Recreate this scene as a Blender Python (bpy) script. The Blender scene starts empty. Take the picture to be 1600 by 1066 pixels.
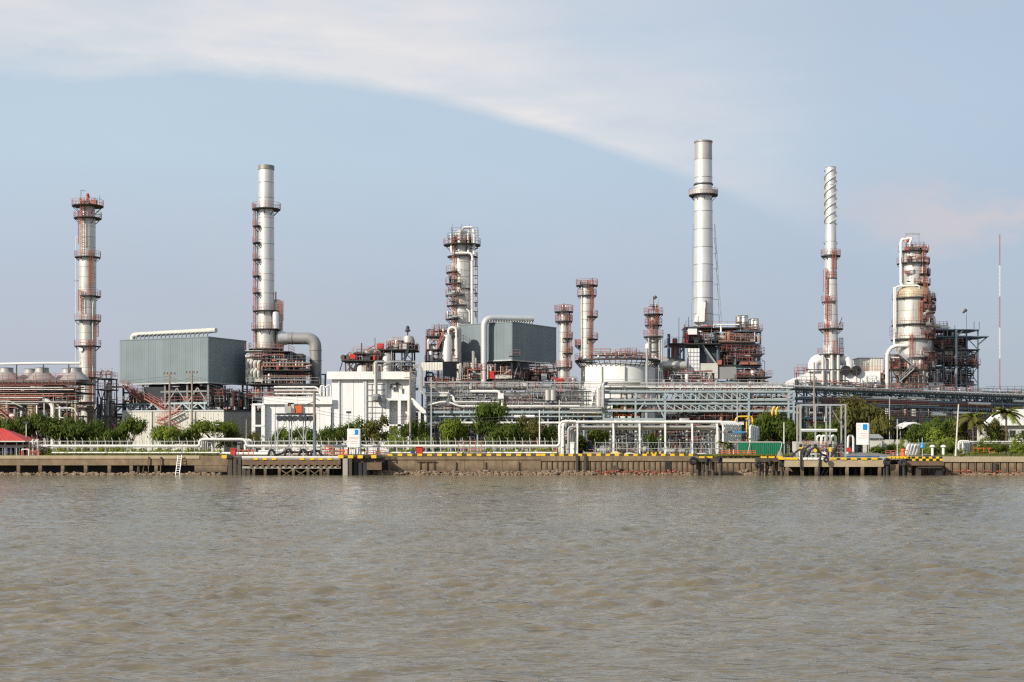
import bpy, math, random
import numpy as np
from mathutils import Vector, Matrix, Quaternion

# ------------------------------------------------------------------ camera, sky, sun, exposure
R = math.radians
SC = bpy.context.scene
COL = SC.collection
F, HC, HY, GZ = 2200.0, 4.2, 695.8, 2.7      # focal length in photo pixels, eye height, horizon row, quay level
SUN_AZ, SUN_EL = 50.0, 29.0                  # degrees left of straight behind the camera, height above the horizon

cd = bpy.data.cameras.new('camera'); cam = bpy.data.objects.new('camera', cd); COL.objects.link(cam)
cd.sensor_width = 36; cd.lens = F / 1600 * 36; cd.clip_start = 0.5; cd.clip_end = 20000
cd.shift_y = (HY - 533) / 1600
cam.location = (0, 0, HC); cam.rotation_euler = (R(90), 0, 0)
SC.camera = cam

world = bpy.data.worlds.new('World'); SC.world = world; world.use_nodes = True
wn, wl = world.node_tree.nodes, world.node_tree.links
wn.clear()
def W(t, **k):
    n = wn.new(t)
    for a, b in k.items(): setattr(n, a, b)
    return n
def wmath(op, a, b=None, c=None, clamp=False):
    n = W('ShaderNodeMath', operation=op); n.use_clamp = clamp
    for i, v in enumerate((a, b, c)):
        if v is None: continue
        if isinstance(v, (int, float)): n.inputs[i].default_value = v
        else: wl.new(v, n.inputs[i])
    return n.outputs[0]
def wramp(fac, stops):
    n = W('ShaderNodeValToRGB'); el = n.color_ramp.elements
    while len(el) < len(stops): el.new(0.5)
    for e, (p, c) in zip(el, stops):
        e.position = p; e.color = (c[0], c[1], c[2], 1) if not isinstance(c, (int, float)) else (c, c, c, 1)
    wl.new(fac, n.inputs[0]); return n.outputs[0]
def wmix(fac, a, b):
    n = W('ShaderNodeMix', data_type='RGBA')
    for i, v in ((0, fac), (6, a), (7, b)):
        if isinstance(v, (int, float)): n.inputs[i].default_value = v
        elif isinstance(v, tuple): n.inputs[i].default_value = (*v, 1)
        else: wl.new(v, n.inputs[i])
    return n.outputs[2]
def wnoise(vec, scale, detail=5, rough=0.55, sx=1, sy=1, sz=1, loc=(0, 0, 0)):
    m = W('ShaderNodeMapping'); m.inputs['Scale'].default_value = (sx, sy, sz); m.inputs['Location'].default_value = loc
    wl.new(vec, m.inputs[0])
    n = W('ShaderNodeTexNoise'); n.inputs['Scale'].default_value = scale; n.inputs['Detail'].default_value = detail
    n.inputs['Roughness'].default_value = rough; wl.new(m.outputs[0], n.inputs['Vector']); return n.outputs['Fac']
sky = W('ShaderNodeTexSky', sky_type='NISHITA'); sky.sun_disc = False
sky.sun_elevation = R(SUN_EL); sky.sun_rotation = R(180 + SUN_AZ); sky.air_density = 1.0; sky.dust_density = 2.0; sky.ozone_density = 1.5
skyb = W('ShaderNodeVectorMath', operation='SCALE'); wl.new(sky.outputs[0], skyb.inputs[0]); skyb.inputs['Scale'].default_value = 0.075
tc = W('ShaderNodeTexCoord'); sep = W('ShaderNodeSeparateXYZ'); wl.new(tc.outputs['Generated'], sep.inputs[0])
azi = wmath('ARCTAN2', sep.outputs[0], sep.outputs[1]); ele = wmath('ARCSINE', sep.outputs[2])
cmb = W('ShaderNodeCombineXYZ'); wl.new(azi, cmb.inputs[0]); wl.new(ele, cmb.inputs[1]); dirv = cmb.outputs[0]
# a veil of high thin cloud over the whole sky
veil = wramp(wnoise(dirv, 2.0, 4, 0.5, 1, 2.6, 1), [(0.25, 0.74), (0.75, 0.9)])
veilc = wmix(wramp(wmath('ADD', azi, 0.5, clamp=True), [(0.35, 0.0), (0.95, 0.85)]), wramp(ele, [(0.0, (0.475, 0.50, 0.58)), (0.10, (0.485, 0.535, 0.63)), (0.2, (0.53, 0.655, 0.765)), (0.5, (0.52, 0.60, 0.70))]),
             wramp(ele, [(0.0, (0.415, 0.475, 0.57)), (0.12, (0.405, 0.495, 0.61)), (0.25, (0.44, 0.54, 0.67)), (0.5, (0.44, 0.53, 0.65))]))
base = wmix(veil, skyb.outputs[0], veilc)
# the long bank of cirrus: lower edge falls from upper left to the right, soft above
warp = wnoise(dirv, 4, 7, 0.62, 1, 3.2, 1, (3, 1, 0))
wisp = wnoise(dirv, 9, 7, 0.65, 0.55, 3.6, 1, (5, 2, 0))
a2 = wmath('MULTIPLY', wmath('ADD', azi, 0.15), wmath('ADD', azi, 0.15))
edge = wmath('SUBTRACT', wmath('SUBTRACT', 0.252, wmath('MULTIPLY', a2, 0.62)), wmath('MULTIPLY', wmath('SUBTRACT', azi, -0.15), 0.075))
dist = wmath('ADD', wmath('SUBTRACT', ele, edge), wmath('MULTIPLY', wmath('SUBTRACT', warp, 0.5), wramp(wmath('ADD', azi, 0.5, clamp=True), [(0.1, 0.15), (0.32, 0.06), (0.42, 0.02), (0.6, 0.018), (0.75, 0.05)])))
soft = wramp(wmath('ADD', azi, 0.5, clamp=True), [(0.1, 0.35), (0.38, 0.9), (0.5, 1.5), (0.62, 1.1), (0.75, 0.4)])
core = wramp(wmath('ADD', wmath('MULTIPLY', wmath('MULTIPLY', dist, 4.0), soft), 0.2, clamp=True), [(0.185, 0.0), (0.205, 0.3), (0.235, 0.85), (0.34, 1.0), (0.52, 0.8), (0.72, 0.55), (1.0, 0.45)])
tex = wmath('MULTIPLY', wramp(wnoise(dirv, 3.2, 6, 0.55, 1, 3.5, 1, (0, 7, 0)), [(0.34, 0.35), (0.58, 1.0)]), wramp(wisp, [(0.32, 0.6), (0.56, 1.0)]))
fade = wramp(wmath('ADD', azi, 0.5, clamp=True), [(0.0, 0.7), (0.3, 0.9), (0.5, 1.0), (0.62, 0.5), (0.74, 0.05)])
cmask = wmath('MULTIPLY', wmath('MULTIPLY', core, tex), fade, clamp=True)
cloud = wmix(wramp(wmath('MULTIPLY', dist, 6.0, clamp=True), [(0.0, 0.0), (0.75, 1.0)]), (0.89, 0.805, 0.75), (0.65, 0.655, 0.71))
s1 = wmix(cmask, base, cloud)
# small pink puffs low on the right
puff = wramp(wnoise(dirv, 7, 5, 0.55, 1, 2.2, 1, (1.7, 3.3, 0)), [(0.5, 0.0), (0.62, 1.0)])
pband = wramp(wmath('MULTIPLY', ele, 3.0, clamp=True), [(0.12, 0.0), (0.34, 0.45), (0.46, 0.8), (0.6, 0.1)])
s2 = wmix(wmath('MULTIPLY', wmath('MULTIPLY', puff, pband), wramp(wmath('ADD', azi, 0.5, clamp=True), [(0.3, 0.1), (0.7, 0.15), (0.82, 1.0)])), s1, (0.60, 0.545, 0.57))
bg = W('ShaderNodeBackground'); wl.new(s2, bg.inputs[0]); bg.inputs[1].default_value = 1.0
wo = W('ShaderNodeOutputWorld'); wl.new(bg.outputs[0], wo.inputs[0])

sd = bpy.data.lights.new('sun', 'SUN'); sun = bpy.data.objects.new('sun', sd); COL.objects.link(sun)
sd.energy = 5.0; sd.angle = R(0.53); sd.color = (1.0, 0.93, 0.82)
tosun = Vector((-math.sin(R(SUN_AZ)) * math.cos(R(SUN_EL)), -math.cos(R(SUN_AZ)) * math.cos(R(SUN_EL)), math.sin(R(SUN_EL))))
sun.rotation_euler = tosun.to_track_quat('Z', 'Y').to_euler(); sun.location = (-80, -60, 90)

SC.view_settings.view_transform = 'Standard'; SC.view_settings.look = 'None'
SC.view_settings.exposure = 0.14; SC.view_settings.gamma = 1.0; SC.view_settings.use_curve_mapping = False
SC.cycles.use_denoising = False; SC.cycles.filter_width = 1.25
SC.render.engine = 'CYCLES'; SC.cycles.max_bounces = 5; SC.cycles.diffuse_bounces = 2; SC.cycles.glossy_bounces = 3
SC.cycles.transparent_max_bounces = 4; SC.cycles.caustics_reflective = False; SC.cycles.caustics_refractive = False

# ------------------------------------------------------------------ materials
MATS = {}
def mat(name, col, rough=0.6, metal=0.0, var=0.18, vs=0.6, col2=None, streak=0.0, streakc=(0.16, 0.08, 0.045), bump=0.0, bs=8.0, obr=0.0, spec=0.5, tide=None):
    m = bpy.data.materials.new(name); m.use_nodes = True; MATS[name] = m
    nt = m.node_tree; N, L = nt.nodes, nt.links
    b = N['Principled BSDF']; b.inputs['Roughness'].default_value = rough; b.inputs['Metallic'].default_value = metal
    b.inputs['Specular IOR Level'].default_value = spec
    g = N.new('ShaderNodeNewGeometry')
    def noise(scale, sc=(1, 1, 1), det=4):
        mp = N.new('ShaderNodeMapping'); mp.inputs['Scale'].default_value = sc; L.new(g.outputs['Position'], mp.inputs[0])
        n = N.new('ShaderNodeTexNoise'); n.inputs['Scale'].default_value = scale; n.inputs['Detail'].default_value = det
        n.inputs['Roughness'].default_value = 0.6; L.new(mp.outputs[0], n.inputs['Vector']); return n.outputs['Fac']
    def ramp(f, p0, v0, p1, v1):
        r = N.new('ShaderNodeMapRange'); L.new(f, r.inputs[0])
        for i, v in enumerate((p0, p1, v0, v1)): r.inputs[i + 1].default_value = v
        return r.outputs[0]
    def mix(f, a, c):
        x = N.new('ShaderNodeMix'); x.data_type = 'RGBA'
        for i, v in ((0, f), (6, a), (7, c)):
            if isinstance(v, (int, float)): x.inputs[i].default_value = v
            elif isinstance(v, tuple): x.inputs[i].default_value = (*v, 1)
            else: L.new(v, x.inputs[i])
        return x.outputs[2]
    if col2 is None: col2 = tuple(c * (1 - 1.6 * var) for c in col)
    c = mix(ramp(noise(vs), 0.3, 0, 0.7, 1), col, col2)
    if streak > 0:
        c = mix(ramp(noise(1.0, (2.2, 2.2, 0.16), 5), 0.52, 0, 0.74, streak), c, streakc)
    if obr > 0:
        oi = N.new('ShaderNodeObjectInfo'); hs = N.new('ShaderNodeHueSaturation')
        L.new(ramp(oi.outputs['Random'], 0, 1 - obr, 1, 1 + obr), hs.inputs['Value']); L.new(c, hs.inputs['Color']); c = hs.outputs[0]
    if tide:      # wet, weed-dark band left by the river between tides
        sp = N.new('ShaderNodeSeparateXYZ'); L.new(g.outputs['Position'], sp.inputs[0]); ad = N.new('ShaderNodeMath'); ad.operation = 'MULTIPLY_ADD'
        L.new(noise(0.8, (1, 1, .3), 6), ad.inputs[0]); ad.inputs[1].default_value = -1.6; L.new(sp.outputs[2], ad.inputs[2])
        c = mix(ramp(ad.outputs[0], -.55, .85, .45, 0), c, tide)
    L.new(c, b.inputs['Base Color'])
    if bump > 0:
        bp = N.new('ShaderNodeBump'); bp.inputs['Strength'].default_value = bump; bp.inputs['Distance'].default_value = 0.1
        L.new(noise(bs), bp.inputs['Height']); L.new(bp.outputs[0], b.inputs['Normal'])
    return m
mat('silver', (0.70, 0.68, 0.65), 0.38, 0.45, 0.08, 0.35, streak=0.4, streakc=(0.36, 0.31, 0.26), obr=0.05)
mat('silver_dull', (0.50, 0.47, 0.43), 0.5, 0.4, 0.14, 0.5, streak=0.45, streakc=(0.25, 0.19, 0.14), obr=0.08)
mat('silver_old', (0.66, 0.63, 0.57), 0.42, 0.45, 0.14, 0.4, streak=0.6, streakc=(0.24, 0.15, 0.09), obr=0.06)
mat('cap_steel', (0.30, 0.28, 0.24), 0.5, 0.4, 0.12, 0.5, streak=0.3)
mat('dome_tan', (0.50, 0.41, 0.28), 0.5, 0.2, 0.15, 0.5, streak=0.4)
mat('duct_grey', (0.30, 0.29, 0.28), 0.55, 0.2, 0.12, 0.4, streak=0.3)
mat('fan_grey', (0.36, 0.35, 0.33), 0.55, 0.2, 0.15, 0.5, streak=0.4)
mat('pipe_white', (0.76, 0.74, 0.69), 0.45, 0.05, 0.06, 0.8, streak=0.2, streakc=(0.42, 0.36, 0.28))
mat('pipe_silver', (0.58, 0.56, 0.52), 0.42, 0.45, 0.12, 0.7, streak=0.25, streakc=(0.3, 0.24, 0.18), obr=0.15)
mat('pipe_rust', (0.33, 0.20, 0.14), 0.7, 0.1, 0.2, 0.8, obr=0.2)
mat('white', (0.80, 0.79, 0.76), 0.55, 0, 0.04, 0.4, streak=0.3, streakc=(0.45, 0.42, 0.36))
mat('white_tank', (0.80, 0.785, 0.74), 0.5, 0, 0.04, 0.3, streak=0.25, streakc=(0.5, 0.44, 0.36))
mat('offwhite', (0.58, 0.56, 0.49), 0.65, 0, 0.1, 0.5, streak=0.3, streakc=(0.3, 0.26, 0.2))
mat('grey_clad', (0.178, 0.218, 0.232), 0.5, 0.0, 0.1, 0.25, streak=0.3, streakc=(0.14, 0.15, 0.145), obr=0.06)
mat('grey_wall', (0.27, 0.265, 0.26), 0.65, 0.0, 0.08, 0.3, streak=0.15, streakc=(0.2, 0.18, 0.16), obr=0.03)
mat('steel_dark', (0.045, 0.05, 0.06), 0.6, 0.1, 0.2, 1.0, obr=0.2)
mat('steel_brown', (0.10, 0.07, 0.055), 0.7, 0.1, 0.2, 1.0, obr=0.25)
mat('steel_blue', (0.125, 0.17, 0.215), 0.55, 0.1, 0.15, 0.8, obr=0.12)
mat('steel_pale', (0.36, 0.43, 0.44), 0.55, 0.1, 0.1, 0.8, streak=0.2, streakc=(0.28, 0.22, 0.16))
mat('steel_grey', (0.24, 0.25, 0.25), 0.6, 0.15, 0.15, 0.8, streak=0.25, obr=0.15)
mat('galv', (0.42, 0.43, 0.43), 0.5, 0.3, 0.1, 0.8, streak=0.15)
mat('grating', (0.05, 0.045, 0.042), 0.8, 0.1, 0.2, 1.5)
mat('rail_red', (0.37, 0.125, 0.09), 0.6, 0, 0.15, 1.0, obr=0.12)
mat('ladder_red', (0.40, 0.12, 0.07), 0.6, 0, 0.15, 1.0, obr=0.1)
mat('rail_grey', (0.40, 0.38, 0.36), 0.6, 0.1, 0.1, 1.0)
mat('red', (0.52, 0.03, 0.02), 0.5, 0, 0.1, 1.0)
mat('boom_orange', (0.33, 0.085, 0.042), 0.6, 0, 0.25, 2.0, obr=0.3)
mat('orange', (0.62, 0.12, 0.03), 0.5, 0, 0.1, 1.0)
mat('roof_red', (0.48, 0.05, 0.04), 0.6, 0, 0.12, 0.8)
mat('yellow', (0.78, 0.50, 0.02), 0.55, 0, 0.1, 1.5, streak=0.3, streakc=(0.35, 0.25, 0.1))
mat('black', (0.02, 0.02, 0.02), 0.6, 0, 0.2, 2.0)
mat('rubber', (0.022, 0.021, 0.022), 0.75, 0, 0.3, 3.0, bump=0.3)
mat('concrete', (0.27, 0.195, 0.115), 0.85, 0, 0.28, 0.8, tide=(0.06, 0.048, 0.03), streak=0.8, streakc=(0.13, 0.09, 0.055), bump=0.35, bs=5)
mat('concrete_pale', (0.44, 0.35, 0.225), 0.85, 0, 0.16, 0.8, streak=0.6, streakc=(0.34, 0.26, 0.16), bump=0.3, bs=5)
mat('concrete_grey', (0.40, 0.37, 0.32), 0.85, 0, 0.12, 0.8, streak=0.3, bump=0.3, bs=5)
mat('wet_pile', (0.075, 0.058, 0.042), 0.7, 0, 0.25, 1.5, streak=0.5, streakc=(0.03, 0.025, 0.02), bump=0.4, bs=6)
mat('timber', (0.17, 0.11, 0.065), 0.8, 0, 0.25, 1.2, streak=0.4, bump=0.3)
mat('pole_wood', (0.30, 0.245, 0.18), 0.8, 0, 0.15, 1.2)
mat('sheetpile', (0.27, 0.20, 0.12), 0.8, 0, 0.28, 0.9, tide=(0.07, 0.055, 0.035), streak=0.8, streakc=(0.14, 0.085, 0.05), bump=0.3, obr=0.1)
mat('rock', (0.27, 0.19, 0.125), 0.9, 0, 0.3, 1.5, bump=0.5, bs=6)
mat('ground', (0.20, 0.17, 0.12), 0.95, 0, 0.2, 0.15, col2=(0.14, 0.15, 0.07), bump=0.3, bs=2)
mat('green_panel', (0.006, 0.15, 0.07), 0.5, 0, 0.1, 0.6, obr=0.05)
mat('lime', (0.42, 0.52, 0.02), 0.5, 0, 0.08, 0.6)
mat('sign_blue', (0.005, 0.25, 0.62), 0.4, 0, 0.02)
mat('sign_text', (0.70, 0.36, 0.30), 0.5, 0, 0.05)
mat('tarp_blue', (0.03, 0.08, 0.28), 0.6, 0, 0.2)
mat('glass_dark', (0.03, 0.035, 0.04), 0.15, 0, 0.1)
mat('sand', (0.62, 0.45, 0.22), 0.95, 0, 0.12, 1.5, bump=0.4)
mat('bark', (0.12, 0.085, 0.055), 0.9, 0, 0.2, 2, bump=0.5)
def leafmat(name, c1, c2, tr=0.25):
    m = mat(name, c1, 0.75, 0, 0.2, 0.9, col2=c2, obr=0.2, spec=0.15)
    nt = m.node_tree; b = nt.nodes['Principled BSDF']; o = nt.nodes['Material Output']
    t = nt.nodes.new('ShaderNodeBsdfTranslucent'); x = nt.nodes.new('ShaderNodeMixShader'); x.inputs[0].default_value = tr
    nt.links.new(b.inputs['Base Color'].links[0].from_socket, t.inputs[0])
    nt.links.new(b.outputs[0], x.inputs[1]); nt.links.new(t.outputs[0], x.inputs[2]); nt.links.new(x.outputs[0], o.inputs[0])
leafmat('leaf', (0.105, 0.140, 0.020), (0.030, 0.052, 0.008))
leafmat('leaf_light', (0.20, 0.24, 0.03), (0.085, 0.125, 0.016))
leafmat('leaf_olive', (0.160, 0.145, 0.034), (0.070, 0.075, 0.018))
leafmat('grass', (0.17, 0.19, 0.04), (0.10, 0.11, 0.03))
leafmat('leaf_vine', (0.27, 0.30, 0.04), (0.12, 0.17, 0.022))

# ------------------------------------------------------------------ mesh helpers
def norm3(v):
    l = math.sqrt(v[0]**2 + v[1]**2 + v[2]**2) or 1.0
    return (v[0] / l, v[1] / l, v[2] / l)
class MB:
    def __init__(s): s.v, s.f = [], []
    def add(s, vs, fs):
        n = len(s.v); s.v += vs; s.f += [tuple(i + n for i in f) for f in fs]; return s
    def box(s, x0, y0, z0, x1, y1, z1):
        return s.add([(x0,y0,z0),(x1,y0,z0),(x1,y1,z0),(x0,y1,z0),(x0,y0,z1),(x1,y0,z1),(x1,y1,z1),(x0,y1,z1)],
                     [(0,3,2,1),(4,5,6,7),(0,1,5,4),(1,2,6,5),(2,3,7,6),(3,0,4,7)])
    def bar(s, p, q, w, h=None):
        return s.tube([p, q], (w if h is None else (w + h) / 2) * 0.707, 4, True)
    def tube(s, pts, r, n=8, cap=True):
        P = [Vector(p) for p in pts]; k = len(P); rr = r if isinstance(r, (list, tuple)) else [r] * k
        T = [(P[min(i + 1, k - 1)] - P[max(i - 1, 0)]).normalized() for i in range(k)]
        up = Vector((0, 0, 1)) if abs(T[0].z) < 0.9 else Vector((1, 0, 0))
        a = T[0].cross(up).normalized(); vs = []
        for i in range(k):
            a = (a - T[i] * a.dot(T[i])); a = a.normalized() if a.length > 1e-6 else T[i].orthogonal().normalized()
            b = T[i].cross(a)
            for j in range(n):
                t = 2 * math.pi * (j + 0.5) / n
                vs.append(tuple(P[i] + (a * math.cos(t) + b * math.sin(t)) * rr[i]))
        fs = [(i*n+j, i*n+(j+1) % n, (i+1)*n+(j+1) % n, (i+1)*n+j) for i in range(k - 1) for j in range(n)]
        if cap: fs += [tuple(range(n - 1, -1, -1)), tuple(range((k - 1) * n, k * n))]
        return s.add(vs, fs)
    def lathe(s, prof, n=24, cx=0.0, cy=0.0):
        k = len(prof); vs = []
        for (r, z) in prof:
            for j in range(n):
                t = 2 * math.pi * j / n; vs.append((cx + r * math.cos(t), cy + r * math.sin(t), z))
        fs = [(i*n+j, i*n+(j+1) % n, (i+1)*n+(j+1) % n, (i+1)*n+j) for i in range(k - 1) for j in range(n)]
        return s.add(vs, fs)
    def prism(s, poly, y0, y1):      # polygon in x,z pushed along y
        n = len(poly)
        vs = [(x, y0, z) for x, z in poly] + [(x, y1, z) for x, z in poly]
        fs = [tuple(range(n)), tuple(range(2 * n - 1, n - 1, -1))] + [(i, i + n, (i + 1) % n + n, (i + 1) % n) for i in range(n)]
        return s.add(vs, fs)
    def mesh(s, name, m, smooth=True):
        me = bpy.data.meshes.new(name); me.from_pydata(s.v, [], s.f)
        me.materials.append(MATS[m])
        if smooth:
            me.polygons.foreach_set('use_smooth', [True] * len(me.polygons)); me.set_sharp_from_angle(angle=0.6)
        return me
def link(name, me, parent=None, loc=(0, 0, 0), rz=0.0):
    o = bpy.data.objects.new(name, me); COL.objects.link(o); o.location = loc
    if rz: o.rotation_euler = (0, 0, rz)
    if parent is not None: o.parent = parent
    return o
def tag(o, label, cat, group=None, kind=None):
    if label: o['label'] = label
    if cat: o['category'] = cat
    if group: o['group'] = group
    if kind: o['kind'] = kind
    return o
CACHE = {}
def cached(key, fn):
    if key not in CACHE: CACHE[key] = fn()
    return CACHE[key]
def unit(shape, m):
    def mk():
        b = MB()
        if shape == 'box': b.box(-.5, -.5, -.5, .5, .5, .5); return b.mesh('bar', m, False)
        b.tube([(0, 0, -.5), (0, 0, .5)], 1.0, {'cyl': 10, 'thin': 6, 'fat': 20}[shape]); return b.mesh('tube', m)
    return cached((shape, m), mk)
def stick(name, p, q, w, m, parent, w2=None, shape='box'):
    p, q = Vector(p), Vector(q); d = q - p; L = d.length
    o = bpy.data.objects.new(name, unit(shape, m)); COL.objects.link(o)
    if parent is not None: o.parent = parent
    o.location = (p + q) / 2
    ang = math.atan2(d.y, d.x)
    o.rotation_mode = 'QUATERNION'
    if math.hypot(d.x, d.y) < 1e-5: o.rotation_quaternion = Quaternion((1, 0, 0, 0))
    else: o.rotation_quaternion = d.to_track_quat('Z', 'Y')
    o.scale = (w, w2 if w2 else w, L)
    return o
def bend(pts, rad, n=4):
    P = [Vector(p) for p in pts]; out = [P[0]]
    for i in range(1, len(P) - 1):
        a, b = P[i - 1] - P[i], P[i + 1] - P[i]
        d = min(rad, a.length * 0.49, b.length * 0.49); p0, p1 = P[i] + a.normalized() * d, P[i] + b.normalized() * d
        for k in range(n + 1):
            t = k / n; out.append(p0 * (1 - t)**2 + P[i] * 2 * t * (1 - t) + p1 * t * t)
    out.append(P[-1]); return out

class T:
    """a thing: an Empty at its base; x() and h() turn photo columns and rows at its depth into metres from that base"""
    def __init__(s, name, label, cat, px, Y, group=None, rz=0.0, z=GZ):
        s.px, s.Y, s.z = px, Y, z
        s.o = link(name, None, None, ((px - 800) * Y / F, Y, z), rz); s.o.empty_display_size = 0.5
        tag(s.o, label, cat, group, 'thing')
    def x(s, px): return (px - s.px) * s.Y / F
    def w(s, d): return d * s.Y / F
    def h(s, py): return HC + (HY - py) * s.Y / F - s.z
    def part(s, name, mb, m, parent=None, smooth=True, loc=(0, 0, 0), rz=0.0):
        me = mb if isinstance(mb, bpy.types.Mesh) else mb.mesh(name, m, smooth)
        return link(name, me, parent or s.o, loc, rz)
    def stick(s, name, p, q, w, m, w2=None, shape='box', parent=None): return stick(name, p, q, w, m, parent or s.o, w2, shape)
    def pipe(s, pts, r, m='pipe_silver', b=None, name='pipe', n=8, parent=None):
        if r < 0.36: r *= 0.8
        if len(pts) == 2: return stick(name, pts[0], pts[1], r, m, parent or s.o, None, 'cyl' if r < 0.5 else 'fat')
        return s.part(name, MB().tube(bend(pts, b or r * 3), r, n if r < 0.4 else 16), m, parent)
def railmb(pts, closed=False, h=1.05, w=0.042, step=1.4, toe=False):
    b = MB(); P = [Vector(p) for p in pts]
    if closed: P.append(P[0])
    for i in range(len(P) - 1):
        a, c = P[i], P[i + 1]; L = (c - a).length
        if L < 0.01: continue
        for hh in (h, h * 0.52): b.bar(a + Vector((0, 0, hh)), c + Vector((0, 0, hh)), w)
        if toe: b.bar(a + Vector((0, 0, 0.1)), c + Vector((0, 0, 0.1)), w * 1.7)
        k = max(1, round(L / step))
        for j in range(k + (1 if i == len(P) - 2 and not closed else 0)):
            q = a.lerp(c, j / k); b.bar(q, q + Vector((0, 0, h)), w)
    return b
def ringplat(t, z, r0, r1, a0=0.0, a1=360.0, rm='rail_red', cx=0.0, cy=0.0, th=0.16, brk=True, rail=True):
    full = a1 - a0 >= 359; key = ('rp', round(r0, 2), round(r1, 2), a0, a1, rm, rail)
    n = max(6, int((a1 - a0) / 12))
    A = [R(a0 + (a1 - a0) * i / n) for i in range(n + 1)]
    def deck():
        b = MB(); vs = []
        for a in A:
            c, s_ = math.cos(a), math.sin(a)
            vs += [(r0*c, r0*s_, -th), (r1*c, r1*s_, -th), (r1*c, r1*s_, 0), (r0*c, r0*s_, 0)]
        fs = [(i*4+j, (i+1)*4+j, (i+1)*4+(j+1) % 4, i*4+(j+1) % 4) for i in range(n) for j in range(4)]
        if not full: fs += [(0, 1, 2, 3), (n*4+3, n*4+2, n*4+1, n*4)]
        b.add(vs, fs)
        if brk:
            m = max(2, int((a1 - a0) / 45))
            for i in range(m + (0 if full else 1)):
                a = R(a0 + (a1 - a0) * i / m); c, s_ = math.cos(a), math.sin(a)
                b.bar((r0*c, r0*s_, -th - (r1 - r0) * 0.9), (r1*0.97*c, r1*0.97*s_, -th), 0.09)
        return b.mesh('platform', 'grating', False)
    p = t.part('platform', cached(key + ('d',), deck), None, loc=(cx, cy, z))
    if rail:
        rl = cached(key + ('r',), lambda: railmb([(r1*math.cos(a), r1*math.sin(a), 0) for a in A]).mesh('railing', rm, False))
        t.part('railing', rl, None, parent=p)
    return p
def cage(t, x, y, z0, z1, ang=-90.0, m='ladder_red', w=0.42):
    b = MB(); a = R(ang); dx, dy = math.cos(a), math.sin(a); tx, ty = -dy, dx
    for sgn in (-1, 1): b.bar((x + tx*w*sgn*.6, y + ty*w*sgn*.6, z0), (x + tx*w*sgn*.6, y + ty*w*sgn*.6, z1), 0.075)
    z = z0 + 0.2
    while z < z1:
        b.bar((x - tx*w*.6, y - ty*w*.6, z), (x + tx*w*.6, y + ty*w*.6, z), 0.05); z += 0.42
    H = [(w*1.0*math.sin(k), w*1.05*(1 - math.cos(k))*0.62) for k in (-1.25, -2.0, -2.7, 2.7, 2.0, 1.25)]
    H = [(u, v + .05) for u, v in H]
    z = z0 + min(2.2, (z1 - z0) * .3)
    zt = z
    while z < z1 - .1:
        pts = [(x + tx*u + dx*v, y + ty*u + dy*v, z) for u, v in H]
        b.tube(pts, 0.035, 4); z += 0.9
    for u, v in H: b.bar((x + tx*u + dx*v, y + ty*u + dy*v, zt), (x + tx*u + dx*v, y + ty*u + dy*v, z1), 0.045)
    return t.part('ladder', b, m, smooth=False)
def deck(t, x0, x1, y0, y1, z, rm='rail_red', m='grating', th=0.18, rails='fblr'):
    p = t.part('deck', MB().box(x0, y0, -th, x1, y1, 0), m, smooth=False, loc=(0, 0, z))
    if rails:
        b = MB()
        E = {'f': ((x0, y0, 0), (x1, y0, 0)), 'b': ((x0, y1, 0), (x1, y1, 0)), 'l': ((x0, y0, 0), (x0, y1, 0)), 'r': ((x1, y0, 0), (x1, y1, 0))}
        for e in rails:
            q = railmb(E[e]); b.add(q.v, q.f)
        t.part('railing', b, rm, parent=p, smooth=False)
    return p
def stair(t, p, q, w=0.9, m='rail_red', tread='grating'):
    p, q = Vector(p), Vector(q); d = q - p; sd_ = Vector((-d.y, d.x, 0)).normalized() * w / 2 if math.hypot(d.x, d.y) > .01 else Vector((0, w / 2, 0))
    b = MB()
    for s_ in (-1, 1): b.tube([p + sd_*s_, q + sd_*s_], 0.14, 4)
    o = t.part('stair', b, m, smooth=False)
    k = max(3, int(abs(d.z) / 0.22)); c = MB()
    for i in range(k):
        e = p.lerp(q, (i + .5) / k); c.tube([e - sd_, e + sd_], 0.10, 4)
    t.part('tread', c, tread, parent=o, smooth=False)
    r_ = MB()
    for s_ in (-1, 1):
        for hh in (1.0, 0.55): r_.bar(p + sd_*s_ + Vector((0, 0, hh)), q + sd_*s_ + Vector((0, 0, hh)), 0.06)
        n = max(2, int(d.length / 1.2))
        for i in range(n + 1):
            e = p.lerp(q, i / n) + sd_*s_; r_.bar(e, e + Vector((0, 0, 1.0)), 0.055)
    t.part('railing', r_, m, parent=o, smooth=False)
def shells(t, secs, m='silver', cx=0.0, cy=0.0, n=32, band='cap_steel', bw=0.1, bp=0.05):
    """stacked courses of a round shell; each (row of top, row of bottom, half width in px at top and bottom[, material])"""
    for q in secs:
        y0, y1, r0, r1 = q[:4]; mm = q[4] if len(q) > 4 else m
        za, zb, ra, rb = t.h(y0), t.h(y1), t.w(r0), t.w(r1)
        t.part('shell_section', MB().lathe([(0, za), (ra, za), (rb, zb), (0, zb)], n, cx, cy), mm)
        if band:
            f = cached(('band', round(ra, 2), band), lambda: MB().lathe([(ra - .02, -bw), (ra + bp, -bw), (ra + bp, 0.0), (ra - .02, 0.0)], n).mesh('flange', band))
            t.part('flange', f, None, loc=(cx, cy, za + 0.03))
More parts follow.
